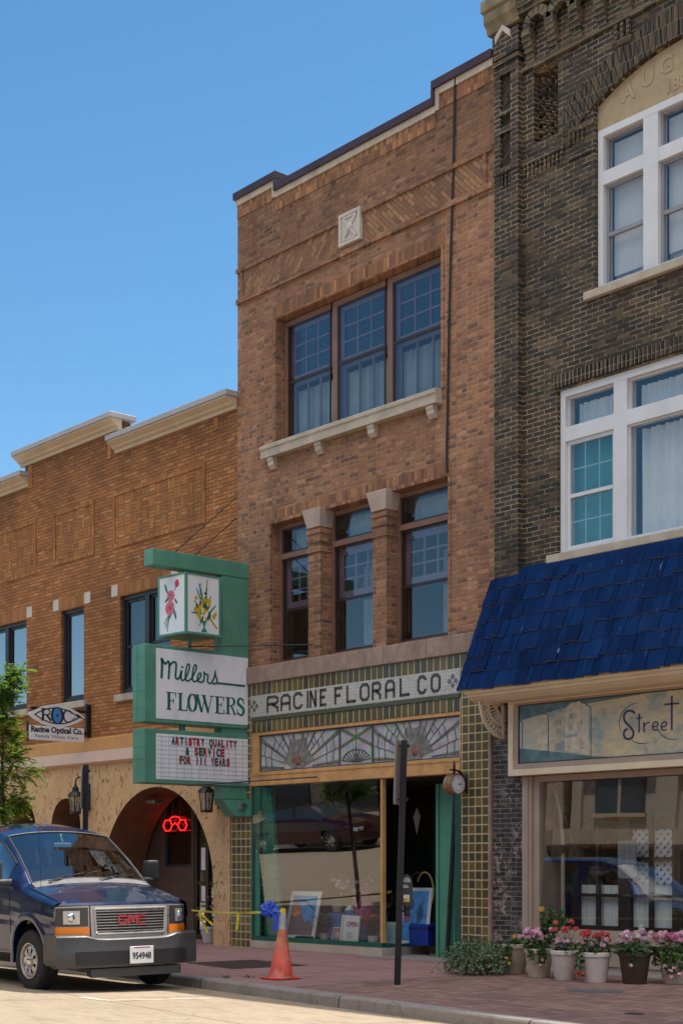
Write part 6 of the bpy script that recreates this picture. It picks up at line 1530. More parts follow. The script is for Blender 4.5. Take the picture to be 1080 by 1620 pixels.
# ================================================================= wall lanterns
def lantern(x, zc_, label):
    o = thing('wall_lantern', label, 'lamp', (x, 0, zc_ - .2), 'black lanterns on the stucco wall')
    z = zc_
    KS = lambda L: [Vector((x + (v.x - x) * 1.25, -.046 + (v.y + .046) * 1.2, z + (v.z - z) * 1.25)) for v in L]; b = MB(); b.bbox(x - .045, x + .045, -.085, -.046, z - .12, z + .30, .01); b.v = KS(b.v); part('back_plate', b, M['black_metal'], o)
    b = MB(); b.tube([(x, -.08, z + .08), (x, -.12, z + .12), (x, -.13, z + .28), (x, -.17, z + .38), (x, -.23, z + .40), (x, -.29, z + .36), (x, -.30, z + .29)], .013, 8); b.tube([(x, -.08, z - .05), (x, -.14, z - .06), (x, -.15, z + .02), (x, -.12, z + .05)], .010, 6); b.v = KS(b.v); part('arm', b, M['black_metal'], o, smooth=True)
    c = (x, -.30, z)
    b = MB(); b.lathe([(.0, .29), (.02, .285), (.02, .255), (.05, .235), (.055, .20), (.045, .19), (.115, .13), (.125, .10), (.115, .095), (.0, .095)], c, 12, cap=False); b.lathe([(.0, -.18), (.085, -.175), (.09, -.15), (.08, -.145), (.0, -.14)], c, 12, cap=False)
    for k in range(6): a = 2 * math.pi * k / 6 + .3; b.bar((x + .112 * math.cos(a), -.30 + .112 * math.sin(a), z + .10), (x + .082 * math.cos(a), -.30 + .082 * math.sin(a), z - .15), .012, .012)
    b.v = KS(b.v); part('lantern_body', b, M['black_metal'], o, smooth=True)
    b = MB(); b.lathe([(.10, .10), (.073, -.14)], c, 12, cap=False); b.v = KS(b.v); part('lantern_glass', b, M['lantern_glass'], o, smooth=True)
    b = MB(); b.lathe([(.0, -.14), (.02, -.13), (.02, .0), (.012, .03), (.0, .04)], c, 10, cap=False); part('bulb_candle', b, M['sign_white'], o, smooth=True)
M['lantern_glass'] = glass_mat('lantern_glass', (.62, .60, .55), base=.12, rough=.25)
lantern(-.42, 2.52, 'black wall lantern on the stucco pier right of the big arch'); lantern(-4.72, 2.60, 'black wall lantern beside the small arch behind the left sign post'); lantern(-8.2, 2.62, 'black wall lantern between small arches behind the young tree')
# ================================================================= neon spectacles
nm = NG('neon_red'); e = nm.n('ShaderNodeEmission'); e.inputs[0].default_value = (1, .012, .012, 1); e.inputs[1].default_value = 1.25; nm.t.links.new(e.outputs[0], nm.out.inputs[0])
nz = MB(); cN = P(277, 1304, .93)
for sx in (-1, 1): nz.tube([(cN.x + sx * .245 + .150 * math.cos(a) , .93, cN.z - .02 + .115 * math.sin(a)) for a in [2 * math.pi * k / 6 + .0 for k in range(6)]], .012, 8, closed=True)
nz.tube([(cN.x - .20, .93, cN.z + .085), (cN.x - .11, .93, cN.z + .135), (cN.x, .93, cN.z + .15), (cN.x + .11, .93, cN.z + .135), (cN.x + .20, .93, cN.z + .085)], .011, 8); nz.tube([(cN.x - .08, .93, cN.z - .02), (cN.x, .93, cN.z + .03), (cN.x + .08, .93, cN.z - .02)], .010, 8)
NE = thing('neon_sign', 'glowing red neon spectacles hanging in the dark porch window', 'neon sign', cN); part('neon_tube', nz, nm.m, NE, smooth=True)
b = MB()
for x in (-.12, .14): b.tube([(cN.x + x, .94, cN.z + .13), (cN.x + x + .03, .94, cN.z + .40)], .005, 5)
part('hanging_wire', b, M['grey_metal'], NE)
# ================================================================= bracket clock
ck_ = P(718, 1241, -.27); CK = thing('bracket_clock', 'round two-faced brass street clock on black bracket over the shop entry', 'clock', ck_)
b = MB(); rC = .150; b.lathe([(rC - .02, -.085), (rC, -.08), (rC, -.06), (rC - .012, -.05), (rC - .012, .05), (rC, .06), (rC, .08), (rC - .02, .085)], ck_, 32, 'x', cap=False); part('case', b, mat('clock_brass', (.36, .21, .11), .4, .55, var=.25, scale=20, bump=.1), CK, smooth=True)
for sx in (-1, 1):
    b = MB(); b.lathe([(.0, sx * .079), (rC - .018, sx * .079)], ck_, 28, 'x', cap=False); fc = part('dial', b, M['sign_white'], CK)
    t = MB()
    for k in range(12):
        a = 2 * math.pi * k / 12; t.bar(ck_ + Vector((sx * .081, .085 * math.sin(a), .085 * math.cos(a))), ck_ + Vector((sx * .081, .112 * math.sin(a), .112 * math.cos(a))), .016 if k % 3 == 0 else .011, .003)
    t.bar(ck_ + Vector((sx * .082, 0, 0)), ck_ + Vector((sx * .082, .06, -.012)), .012, .003); t.bar(ck_ + Vector((sx * .083, -.01, 0)), ck_ + Vector((sx * .083, .085, .028)), .008, .003); part('hands', t, M['charcoal'], fc)
b = MB(); zt = ck_.z + rC
b.bar(ck_ + Vector((0, 0, rC - .01)), ck_ + Vector((0, 0, rC + .13)), .025, .025); b.lathe([(.0, .20), (.018, .15), (.008, .13), (.02, .115), (.0, .11)], ck_ + Vector((0, 0, rC)), 8, cap=False)
b.tube([ck_ + Vector((0, -.08, rC + .055)), ck_ + Vector((0, 0, rC + .06)), ck_ + Vector((.01, .12, rC + .04)), Vector((ck_.x + .02, -.04, ck_.z + .02))], .013, 6); b.tube([ck_ + Vector((.01, .05, rC + .05)), ck_ + Vector((.015, .17, rC - .02)), ck_ + Vector((.02, .19, .02)), ck_ + Vector((.02, .15, -.01))], .010, 6)
b.bbox(ck_.x - .005, ck_.x + .05, -.06, -.03, ck_.z - .12, ck_.z + .16, .006); part('bracket', b, M['black_metal'], CK, smooth=True, angle=40)
# ================================================================= street posts, meter
def sign_post(base, top, label, plate, face_dir, pw=.075):
    o = thing('sign_post', label, 'post', base)
    b = MB(); b.bar(base, top, pw, pw * .9, up=(.75, -.66, 0)); part('post', b, M['post_metal'], o)
    d = (top - base).normalized(); ax = Vector((face_dir[0], face_dir[1], 0)).normalized(); nn = Vector((-ax.y, ax.x, 0))
    off, hw_, h0, h1 = plate
    c = lambda u, w_, z: base + d * (z / d.z) + nn * w_ + ax * u
    v = [c(u, w_, z) for z in (h0, h1) for w_ in (off, off + .006) for u in (-hw_, hw_)]
    m = MB(); m.add(v, [(0, 2, 3, 1), (4, 5, 7, 6), (0, 1, 5, 4), (2, 6, 7, 3), (0, 4, 6, 2), (1, 3, 7, 5)]); sp = part('sign_plate', m, mat('sign_back', (.40, .36, .32), .5, .3, var=.1), o)
    m = MB()
    for z in (h0 + .06, h1 - .06): m.bar(c(0, -pw * .8, z), c(0, off + .01, z), .022, .022); m.bar(c(0, -pw * .85, z), c(0, -pw * .5, z), .035, .035)
    part('bolt', m, M['black_metal'], o)
sign_post(G(628, 1558), Vector((7.965, -3.60, 2.845)), 'black sign post with the plate edge-on standing on the pavers at the kerb', (.062, .20, 2.10, 2.84), (-.588, .809))
bl = Vector((2.02, -4.28, 0)); sign_post(bl, bl + Vector((.03, .03, 2.83)), 'black sign post rising behind the blue van in front of the arches', (.045, .09, 2.2, 2.80), (-.66, .75), .07)
mp = P(643, 1410, -3.5); MT = thing('parking_meter', 'old grey parking meter clamped to the right side of the black sign post', 'meter', (mp.x, mp.y, .8))
b = MB(); b.bar((mp.x - .10, mp.y - .07, .86), (mp.x, mp.y, .86), .03, .03); b.bar((mp.x, mp.y, .80), (mp.x, mp.y, .90), .045, .045); part('meter_bracket', b, M['post_metal'], MT)
b = MB(); hw_ = .062
b.prism([(-hw_, -.16), (hw_, -.16), (hw_ * 1.1, .08), (hw_ * .9, .15), (hw_ * .5, .195), (0, .21), (-hw_ * .5, .195), (-hw_ * .9, .15), (-hw_ * 1.1, .08)], -.05, .05, lambda u, v, w_: Vector((mp.x, mp.y, 1.08 + v)) + RGT * u - DIR * w_); b.lathe([(.03, .82), (.03, .86), (.045, .90), (.045, .925)], (mp.x, mp.y, 0), 12)
mh = part('meter_head', b, mat('meter_grey', (.05, .052, .06), .4, .4, var=.2), MT)
b = MB(); q = Vector((mp.x, mp.y, 1.08)) - DIR * .052
b.prism([(.045 * math.cos(a), .115 + .06 * math.sin(a)) for a in [math.pi * k / 10 for k in range(11)]], 0, .003, lambda u, v, w_: q + RGT * u - DIR * w_ + Vector((0, 0, v))); part('meter_window', b, mat('meter_glass', (.35, .36, .36), .1, 0), mh)
b = MB(); b.prism([(-.045, .05), (.02, .05), (.02, .085), (-.045, .085)], 0, .004, lambda u, v, w_: q + RGT * u - DIR * w_ + Vector((0, 0, v))); b.prism([(-.04, -.07), (.03, -.07), (.03, -.03), (-.04, -.03)], 0, .004, lambda u, v, w_: q + RGT * u - DIR * w_ + Vector((0, 0, v))); part('coin_plate', b, M['chrome'], mh)
b = MB(); b.prism([(-.04, -.115), (.03, -.115), (.03, -.072), (-.04, -.072)], 0, .004, lambda u, v, w_: q + RGT * u - DIR * w_ + Vector((0, 0, v))); part('yellow_label', b, mat('label_yellow', (.6, .42, .12), .5), mh)
# ================================================================= cone, ribbon, tape
cb_ = G(444, 1549); CN = thing('traffic_cone', 'faded orange traffic cone with grey taped tip standing near the kerb', 'cone', cb_)
lean = lambda v: v + Vector((.03, .02, 0)) * max(0, (v.z - cb_.z)) 
M['cone'] = None
g = NG('cone'); o = g.obj(); X, Y, Z = g.sep(o); c = g.ramp(Z, [(0, (.62, .055, .02)), (.25, (.66, .10, .07)), (.45, (.60, .17, .10)), (.62, (.50, .15, .05)), (.75, (.48, .20, .05))])
gr = g.noise(g.scale(o, (1, 1, .6)), 9, 6, .7); c = g.mix(g.rng(gr, .5, .68, 0, .8), c, (.10, .05, .03)); fd = g.noise(o, 5, 4); c = g.mix(g.rng(fd, .5, .7, 0, .4), c, (.72, .42, .34)); g.pbr(c, .6, 0, g.bump(gr, .2, .006)); M['cone'] = g.m
b = MB(); b.lathe([(.165, .028), (.145, .05), (.06, .55), (.052, .62)], cb_, 28, cap=False); b.v = [lean(v) for v in b.v]; part('cone_body', b, M['cone'], CN, smooth=True)
b = MB(); b.bbox(cb_.x - .185, cb_.x + .185, cb_.y - .185, cb_.y + .185, 0.003, .030, .012); part('base', b, M['cone'], CN)
b = MB(); b.lathe([(.054, .61), (.050, .70), (.045, .80), (.03, .805), (.0, .80)], cb_, 18, cap=False); b.v = [lean(v) for v in b.v]; part('tape_sleeve', b, mat('duct_tape', (.42, .43, .46), .35, .3, var=.25, scale=14, bump=.3), CN, smooth=True)
tp = cb_ + Vector((.02, .02, .80)); rs = random.Random(2)
b = MB()
def ribbon(mb, pts, w, up=Vector((0, 0, 1))):
    pts = [Vector(p) for p in pts]; vs = []
    for i, p in enumerate(pts):
        t = (pts[min(i + 1, len(pts) - 1)] - pts[max(0, i - 1)]).normalized(); n_ = t.cross(DIR); n_ = n_.normalized() if n_.length > .1 else Vector((0, 0, 1))
        n_ = (n_ + DIR * .5 * math.sin(i * 1.3)).normalized(); vs += [p - n_ * w / 2, p + n_ * w / 2, p - n_ * w / 2 + DIR * .004, p + n_ * w / 2 + DIR * .004]
    mb.add(vs, [(i * 4, i * 4 + 1, i * 4 + 5, i * 4 + 4) for i in range(len(pts) - 1)] + [(i * 4 + 2, i * 4 + 6, i * 4 + 7, i * 4 + 3) for i in range(len(pts) - 1)])
kn = tp - RGT * .17 + Vector((0, 0, .055))
for k in range(7):
    a = k * .9; r_ = .06 + .03 * rs.random(); ax1 = (RGT * math.cos(a) + Vector((0, 0, 1)) * math.sin(a)); ax2 = (DIR * .6 + ax1.cross(DIR)).normalized()
    ribbon(b, [kn + ax1 * r_ * math.sin(t) * 1.0 + ax2 * r_ * .6 * (1 - math.cos(t)) * .7 for t in [2 * math.pi * q / 12 for q in range(13)]], .045)
ribbon(b, [kn, kn + RGT * .05 + Vector((0, 0, -.03)), kn + RGT * .09 + Vector((0, 0, -.12)), kn + RGT * .08 + Vector((0, 0, -.2)), kn + RGT * .07 + Vector((0, 0, -.26))], .06); ribbon(b, [kn, kn + RGT * .08 + Vector((0, 0, -.01)), kn + RGT * .14 + Vector((0, 0, -.06)), kn + RGT * .18 + Vector((0, 0, -.10))], .05)
solo('ribbon', b, mat('blue_ribbon', (.012, .06, .50), .35, var=.2), 'crumpled bright blue plastic ribbon tied to the tip of the orange cone', 'ribbon', kn, fix=False)
b = MB(); tA = P(303, 1440, -.15); tB = tp + Vector((0, 0, .03)); pts = []
for k in range(25):
    t = k / 24; p = tA.lerp(tB, t); p.z -= .03 * math.sin(math.pi * t); pts.append(p)
def tape(mb, pts, w, tw=.8):
    vs = []
    for i, p in enumerate(pts):
        a = tw * math.sin(i * .7); n_ = Vector((0, 0, 1)) * math.cos(a) + DIR * math.sin(a); vs += [p - n_ * w / 2, p + n_ * w / 2, p - n_ * w / 2 + DIR * .003, p + n_ * w / 2 + DIR * .003]
    mb.add(vs, [(i * 4, i * 4 + 1, i * 4 + 5, i * 4 + 4) for i in range(len(pts) - 1)] + [(i * 4 + 2, i * 4 + 6, i * 4 + 7, i * 4 + 3) for i in range(len(pts) - 1)])
tape(b, pts, .035)
for t, L1, sw_ in ((.12, .36, .14), (.14, .22, .2), (.60, .26, -.02)):
    p0 = tA.lerp(tB, t) - Vector((0, 0, .02)); ribbon(b, [p0 + Vector((0, 0, -L1 * q / 6)) + RGT * sw_ * math.sin(q / 6 * 1.6) * q / 6 for q in range(7)], .04)
ribbon(b, [tB + RGT * .02 * math.cos(q) + Vector((0, 0, .03 * math.sin(q))) for q in range(7)], .04)
solo('barrier_tape', b, mat('tape_yellow', (.75, .62, .03), .4, var=.1), 'yellow barrier tape stretched from the orange cone to the arched porch', 'tape', tB, fix=False)
# ================================================================= plants
def leaf_mat(name, a, b, rough=.55, trans=.25):
    g = NG(name); o = g.obj(); w = g.n('ShaderNodeObjectInfo'); ge = g.n('ShaderNodeNewGeometry')
    rnd = ge.outputs['Random Per Island']
    c = g.ramp(rnd, [(0, a), (1, b)]); c = g.mix(1., c, g.ramp(g.noise(o, 3, 3), [(.3, (.7,) * 3), (.7, (1.25,) * 3)]), 'MULTIPLY')
    p = g.pbr(c, rough); tr = g.n('ShaderNodeBsdfTranslucent'); g.put(tr.inputs[0], g.mix(1., c, (1.3, 1.5, .6), 'MULTIPLY'))
    mx = g.n('ShaderNodeMixShader'); mx.inputs[0].default_value = trans; g.t.links.new(p.outputs[0], mx.inputs[1]); g.t.links.new(tr.outputs[0], mx.inputs[2]); g.t.links.new(mx.outputs[0], g.out.inputs[0])
    return g.m
M['leaf_tree'] = leaf_mat('leaf_tree', (.10, .18, .018), (.22, .33, .04), trans=.45)
M['leaf_dark'] = leaf_mat('leaf_dark', (.02, .06, .015), (.05, .11, .03))
M['leaf_geranium'] = leaf_mat('leaf_geranium', (.03, .09, .02), (.08, .18, .035))
M['leaf_bright'] = leaf_mat('leaf_bright', (.05, .22, .03), (.14, .42, .06)); M['leaf_pale'] = leaf_mat('leaf_pale', (.04, .10, .05), (.22, .29, .17), trans=.15)
M['petal_pink'] = leaf_mat('petal_pink', (.75, .33, .58), (.85, .66, .80)); M['petal_red'] = leaf_mat('petal_red', (.62, .05, .06), (.70, .16, .18)); M['petal_magenta'] = leaf_mat('petal_magenta', (.60, .08, .26), (.75, .25, .45)); M['petal_yellow'] = leaf_mat('petal_yellow', (.75, .42, .05), (.8, .62, .2)); M['petal_white'] = leaf_mat('petal_white', (.75, .7, .68), (.8, .75, .75)); M['petal_orange'] = leaf_mat('petal_orange', (.70, .12, .02), (.75, .25, .05))
M['bark'] = mat('bark', (.13, .09, .06), .9, var=.3, scale=12, bump=.5); M['stem'] = mat('stem', (.05, .10, .03), .7); M['soil'] = mat('soil', (.03, .02, .015), 1., var=.4, scale=20, bump=.5)
def rvec(r): 
    while True:
        v = Vector((r.uniform(-1, 1), r.uniform(-1, 1), r.uniform(-1, 1)))
        if .1 < v.length < 1: return v.normalized()
def leaf(mb, p, d, n, L, W, droop=.15):
    """a folded leaf of six vertices"""
    d = d.normalized(); s = d.cross(n); s = s.normalized() if s.length > .05 else d.orthogonal(); n = s.cross(d).normalized()
    m = p + d * L * .5 - n * 0; t = p + d * L - n * droop * L
    mb.add([p, p + d * L * .35 + s * W * .5 + n * W * .12, m + d * L * .2 + s * W * .38 - n * droop * .3 * L, t, m + d * L * .2 - s * W * .38 - n * droop * .3 * L, p + d * L * .35 - s * W * .5 + n * W * .12, m], [(0, 1, 2, 6), (6, 2, 3), (0, 6, 4, 5), (6, 3, 4)])
def flower(mb, p, n, r, k=5):
    n = n.normalized(); a = n.orthogonal().normalized(); b = n.cross(a)
    for i in range(k):
        t = 2 * math.pi * i / k; u = a * math.cos(t) + b * math.sin(t); w = n.cross(u)
        mb.add([p, p + u * r * .6 + w * r * .42 + n * r * .1, p + u * r + n * r * .02, p + u * r * .6 - w * r * .42 + n * r * .1], [(0, 1, 2, 3)])
def umbel(mb, c, R_, n, rnd, pr=.018):
    for _ in range(n):
        d = rvec(rnd); d.z = abs(d.z) * .9 - .15; flower(mb, c + d.normalized() * R_ * rnd.uniform(.75, 1.05), d, pr * rnd.uniform(.8, 1.2))
# young street tree at the left: pinnate sprays of small leaves on thin limbs
rnd = random.Random(21)
tb = P(7, 1300, -3.75); tb.z = 0
TR = thing('young_tree', 'young green street tree with thin trunk at the left edge', 'tree', tb)
b = MB(); trunk = [Vector((tb.x + .03 * math.sin(z * 1.7), tb.y + .02 * math.sin(z * 1.1 + 1), z)) for z in [0, .6, 1.2, 1.8, 2.4, 3.0, 3.5, 4.0, 4.4]]
b.tube(trunk, [.045, .042, .038, .034, .03, .024, .018, .012, .007], 8); part('trunk', b, M['bark'], TR, smooth=True)
lv = MB(); br = MB()
def spray(p, d, L):
    d = d.normalized(); n = Vector((0, 0, 1)) + rvec(rnd) * .4; s = d.cross(n).normalized(); k = int(L / .032)
    pts = [p + d * L * i / 4 - Vector((0, 0, 1)) * .22 * L * (i / 4) ** 2 for i in range(5)]; br.tube(pts, [.004, .003, .003, .002, .0015], 4, caps=False)
    for i in range(1, k + 1):
        t = i / k; q = p + d * L * t - Vector((0, 0, 1)) * .22 * L * t * t
        for sg in (-1, 1): leaf(lv, q, s * sg + d * .55 + rvec(rnd) * .25, n, rnd.uniform(.055, .085) * (1.1 - .4 * t), .034, .25)
def limb(p, d, L, depth):
    N = 5; pts = [p]
    for i in range(N): d = (d + rvec(rnd) * .22 + Vector((0, 0, .07))).normalized(); pts.append(pts[-1] + d * L / N)
    br.tube(pts, [.014 * L / (1 + .25 * i) for i in range(N + 1)], 5, caps=False)
    for i in range(1, N + 1):
        for _ in range(1 if i < N else 3):
            dd = (d * .5 + rvec(rnd)).normalized(); spray(pts[i], dd, rnd.uniform(.16, .30))
        if depth and rnd.random() < .7: limb(pts[i], (d + rvec(rnd) * .9).normalized(), L * .5, depth - 1)
for i in range(20):
    z = 2.0 + 2.35 * (i / 19); a = i * 2.4 + rnd.uniform(-.3, .3); r_ = (.46 - .26 * max(0, (z - 2.7) / 1.8)) * rnd.uniform(.6, 1.1)
    k = min(len(trunk) - 1, int(z / .55)); limb(Vector((tb.x, tb.y, z)), Vector((math.cos(a), math.sin(a), rnd.uniform(.1, .6))), r_ * .9, 1)
for q in range(10): spray(trunk[-1] - Vector((0, 0, .05 * q)), rvec(rnd) + Vector((0, 0, .7)), .22)
part('limbs', br, M['bark'], TR); part('crown', lv, M['leaf_tree'], TR, fix=False)
# flower pots along the right shop front
M['pot_grey'] = mat('pot_grey', (.42, .34, .28), .75, var=.12, scale=6, bump=.1, stain=.25); M['pot_beige'] = mat('pot_beige', (.60, .48, .38), .75, var=.1, scale=6, bump=.1, stain=.3); M['pot_white'] = mat('pot_white', (.66, .58, .52), .7, var=.08, scale=6, bump=.08, stain=.2); M['pot_brown'] = mat('pot_brown', (.055, .034, .026), .6, var=.15, bump=.08)
def pot(root, c, rt, h, m, rim=.05):
    rb = rt * .68; b = MB(); b.lathe([(.0, .0), (rb, .0), (rb + .004, .01), (rt * .93, h - rim), (rt * .93, h - rim - .002), (rt, h - rim), (rt, h - .008), (rt - .008, h), (rt - .02, h), (rt - .03, h - .05), (.0, h - .05)], c, 32, cap=False); part('pot', b, m, root, smooth=True, angle=40)
    b = MB(); b.lathe([(rt - .028, h - .04), (.0, h - .025)], c, 20, cap=False); part('soil', b, M['soil'], root)
def pot_plant(px, base, rt, h, m, label, seed, spread=.2, hgt=.22, blooms=(), leafm='leaf_geranium', nleaf=90, trail=0, extra=None, dx=0):
    c = G(px, base); c.y = min(c.y, -.95); c.z = .002; rt *= 1.0; h *= 1.04; spread *= .95; hgt *= 1.2
    rn = random.Random(seed); o = thing('potted_plant', label, 'flower pot', c, 'potted flowers in front of the right shop'); pot(o, c, rt, h, m)
    f = MB(); st = MB(); fl = {}
    top = c + Vector((0, 0, h - .03)); heads = []
    for i in range(nleaf):
        a = rn.uniform(0, 6.28); r_ = spread * math.sqrt(rn.random()); z = hgt * .75 * rn.random() * (1 - .4 * r_ / spread)
        p = top + Vector((r_ * math.cos(a), r_ * math.sin(a), z)); d = Vector((math.cos(a), math.sin(a), rn.uniform(-.2, .6))) + rvec(rn) * .5
        leaf(f, p, d, Vector((0, 0, 1)) + rvec(rn) * .5, rn.uniform(.045, .075), rn.uniform(.045, .07), .2)
        if i % 3 == 0: st.tube([top + (p - top) * .15, p], .0025, 4, caps=False)
    for (mn, k, hh) in blooms:
        fb_ = fl.setdefault(mn, MB())
        for i in range(k):
            a = rn.uniform(0, 6.28); r_ = spread * .95 * math.sqrt(rn.random()); p = top + Vector((r_ * math.cos(a), r_ * math.sin(a), hgt * hh * rn.uniform(.65, 1.1)))
            st.tube([top + Vector((r_ * .3 * math.cos(a), r_ * .3 * math.sin(a), 0)), p], .003, 4, caps=False); umbel(fb_, p, .031, 16, rn, .021)
    for i in range(trail):
        a = rn.uniform(-2.6, -.4) ; p = top + Vector((rt * math.cos(a), rt * math.sin(a), .03)); L = rn.uniform(.12, .28)
        for q in range(7):
            z = p + Vector((.03 * math.cos(a), .03 * math.sin(a), -L * q / 6)) + rvec(rn) * .02
            for _ in range(3): leaf(f, z, rvec(rn), rvec(rn), .045, .04, .2)
        if blooms: umbel(fl.setdefault(blooms[0][0], MB()), p + Vector((.04 * math.cos(a), .04 * math.sin(a), -L)), .024, 12, rn, .016)
    if extra: extra(o, c, top, f, st, fl, rn)
    part('foliage', f, M[leafm], o, fix=False); part('stems', st, M['stem'], o)
    for k, mb in fl.items(): part('blooms', mb, M[k], o, fix=False)
    return o
pot_plant(815, 1541, .175, .37, M['pot_grey'], 'grey-brown flower pot with a few yellow blooms, nearest the trailing bush', 31, .13, .12, [('petal_yellow', 3, .8), ('petal_pink', 2, .9)], nleaf=45, trail=2)
def rose(o, c, top, f, st, fl, rn):
    for k, (dx_, dz, dy) in enumerate(((-.06, .36, .1), (.06, .42, .1), (.19, .46, .12), (.27, .40, .1), (.02, .52, .12), (-.10, .48, .08), (.13, .34, .05))):
        p0 = top + Vector((.02 * k - .06, .08, 0)); p1 = p0 + Vector((dx_ * .5, dy * .5, dz * .55)); p2 = top + Vector((dx_ * 1.0, .1 + dy, dz)); st.tube([p0, p1, p2], [.006, .005, .003], 5)
        for q in range(34):
            t = rn.uniform(.25, 1.05); p = p0.lerp(p1, t * 2) if t < .5 else p1.lerp(p2, (t - .5) * 2); leaf(f, p, rvec(rn) + Vector((0, 0, .2)), Vector((0, 0, 1)) + rvec(rn) * .5, .075, .05, .2)
    y = fl.setdefault('petal_yellow', MB()); umbel(y, top + Vector((-.115, .18, .50)), .034, 18, rn, .030)
pot_plant(852, 1546, .185, .345, M['pot_beige'], 'beige flower pot with pink blooms and a tall rose stem with one yellow rose', 32, .19, .20, [('petal_pink', 18, 1), ('petal_magenta', 3, .9)], nleaf=80, trail=4, extra=rose)
pot_plant(893, 1550, .178, .345, M['pot_white'], 'whitish flower pot with tall red and low pink blooms, third in the row', 33, .17, .24, [('petal_pink', 10, .5), ('petal_red', 9, 1.25)], nleaf=60)
pot_plant(941, 1554, .190, .345, M['pot_white'], 'pale flower pot with red and orange-pink blooms, just left of the brown pot', 34, .20, .24, [('petal_red', 14, .85), ('petal_pink', 8, .6)], nleaf=90, trail=3)
pot_plant(1003, 1556, .198, .36, M['pot_brown'], 'dark brown flower pot full of lilac-pink geraniums', 35, .23, .22, [('petal_pink', 26, .9), ('petal_white', 3, 1.1)], nleaf=100, trail=1)
pot_plant(1066, 1556, .19, .345, M['pot_beige'], 'beige flower pot with pink blooms trailing down its side at the right edge', 36, .24, .24, [('petal_pink', 18, .9), ('petal_magenta', 12, .9)], nleaf=100, trail=9)
# trailing variegated bush in a low bowl
c = G(752, 1541); c.z = .002; PB = thing('trailing_bush', 'low mound of small pale variegated leaves trailing over its hidden bowl by the tiled pier', 'plant', c)
rn = random.Random(44); b = MB(); b.lathe([(.0, 0), (.20, 0), (.27, .20), (.25, .21), (.0, .19)], c, 24, cap=False); part('bowl', b, mat('bowl_brown', (.12, .075, .05), .8, var=.2, bump=.1), PB, smooth=True)
f = MB(); st = MB()
for i in range(1500):
    a = rn.uniform(0, 6.28); el = math.asin(rn.uniform(-.15, 1)); k = 1 + .16 * mnoise.noise(Vector((3 * math.cos(a), 3 * math.sin(a), 3 * el)))
    rr = rn.uniform(.72, 1.05) * k; d = Vector((math.cos(a) * math.cos(el), math.sin(a) * math.cos(el), math.sin(el)))
    p = c + Vector((d.x * .42 * rr, d.y * .36 * rr, max(.01, .08 + d.z * .36 * rr))); leaf(f, p, d + rvec(rn) * .7 + Vector((0, 0, -.2)), d + rvec(rn) * .5, rn.uniform(.028, .046), rn.uniform(.022, .034), .1)
for i in range(30):
    a = rn.uniform(0, 6.28); d = Vector((math.cos(a), math.sin(a), 0)); L = rn.uniform(.42, .60); p0 = c + Vector((0, 0, .3)) + d * .1; p1 = c + d * L + Vector((0, 0, rn.uniform(.02, .3))); st.tube([p0, (p0 + p1) / 2 + Vector((0, 0, .1)), p1], .003, 4)
    for q in range(8): leaf(f, p0.lerp(p1, .5 + q / 14) + rvec(rn) * .03, rvec(rn), rvec(rn), .04, .03)
part('foliage', f, M['leaf_pale'], PB, fix=False); part('stems', st, M['stem'], PB)
# purple flowers in a pale pot inside the arched porch
c = P(334, 1500, .25); c.z = .002; o = thing('potted_plant', 'pale flower pot with purple blooms inside the arched porch', 'flower pot', c); pot(o, c, .20, .30, M['pot_white'])
f, fl, st = MB(), MB(), MB()
for i in range(120):
    p = c + Vector((rn.gauss(0, .12), rn.gauss(0, .12), .30 + abs(rn.gauss(0, .2)))); leaf(f, p, rvec(rn) + Vector((0, 0, .5)), rvec(rn), .09, .045)
    if i % 7 == 0: umbel(fl, p + Vector((0, 0, .05)), .03, 10, rn, .022); st.tube([c + Vector((0, 0, .28)), p], .004, 4)
part('foliage', f, M['leaf_dark'], o, fix=False); part('blooms', fl, M['petal_magenta'], o, fix=False); part('stems', st, M['stem'], o)
# ================================================================= goods in the florist's window
def at(px, py, y): return P(px, py, y)
FZ = .152
def board_thing(name, label, cat, p0, w, h, tilt, frame_m, frame_w, art, yaw=0, dep=.02):
    """framed picture leaning back; p0 = lower middle. art(mb dict) draws within unit square"""
    o = thing(name, label, cat, p0)
    cy_, sy_ = math.cos(yaw), math.sin(yaw)
    def F(u, v, d):  # u along width, v up, d towards the viewer
        y = v * math.sin(tilt) - d * math.cos(tilt); z = v * math.cos(tilt) + d * math.sin(tilt); return Vector((p0.x + u * cy_ - y * sy_, p0.y + u * sy_ + y * cy_, p0.z + z))
    b = MB(); b.prism([(-w / 2, 0), (w / 2, 0), (w / 2, h), (-w / 2, h)], -dep, 0, lambda u, v, q: F(u, v, q)); part('frame', b, frame_m, o)
    acc = {}
    art(acc, lambda u, v, d: F(-w / 2 + frame_w + u * (w - 2 * frame_w), frame_w + v * (h - 2 * frame_w), .001 + d * .001))
    for k, (mb, m) in acc.items(): part(k, mb, m, o)
    return o
def poly(acc, key, m, pts, F, d): 
    mb = acc.setdefault(key, (MB(), m))[0]; mb.prism(pts, 0, d, lambda u, v, q: F(u, v, q))
SQ = [(0, 0), (1, 0), (1, 1), (0, 1)]
def blot(u, v, a, b_, n=12, seed=0):
    r = random.Random(seed); return [(min(.995, max(.005, u + a * math.cos(2 * math.pi * i / n) * r.uniform(.8, 1.2))), min(.995, max(.005, v + b_ * math.sin(2 * math.pi * i / n) * r.uniform(.8, 1.2)))) for i in range(n)]
m_sky, m_rust, m_rock, m_wave = mat('print_blue', (.05, .32, .72), .4, var=.4, scale=6), mat('print_rust', (.60, .26, .08), .5, var=.4, scale=14), mat('print_brown', (.17, .12, .12), .5, var=.4, scale=9), mat('print_navy', (.02, .10, .30), .4, var=.3)
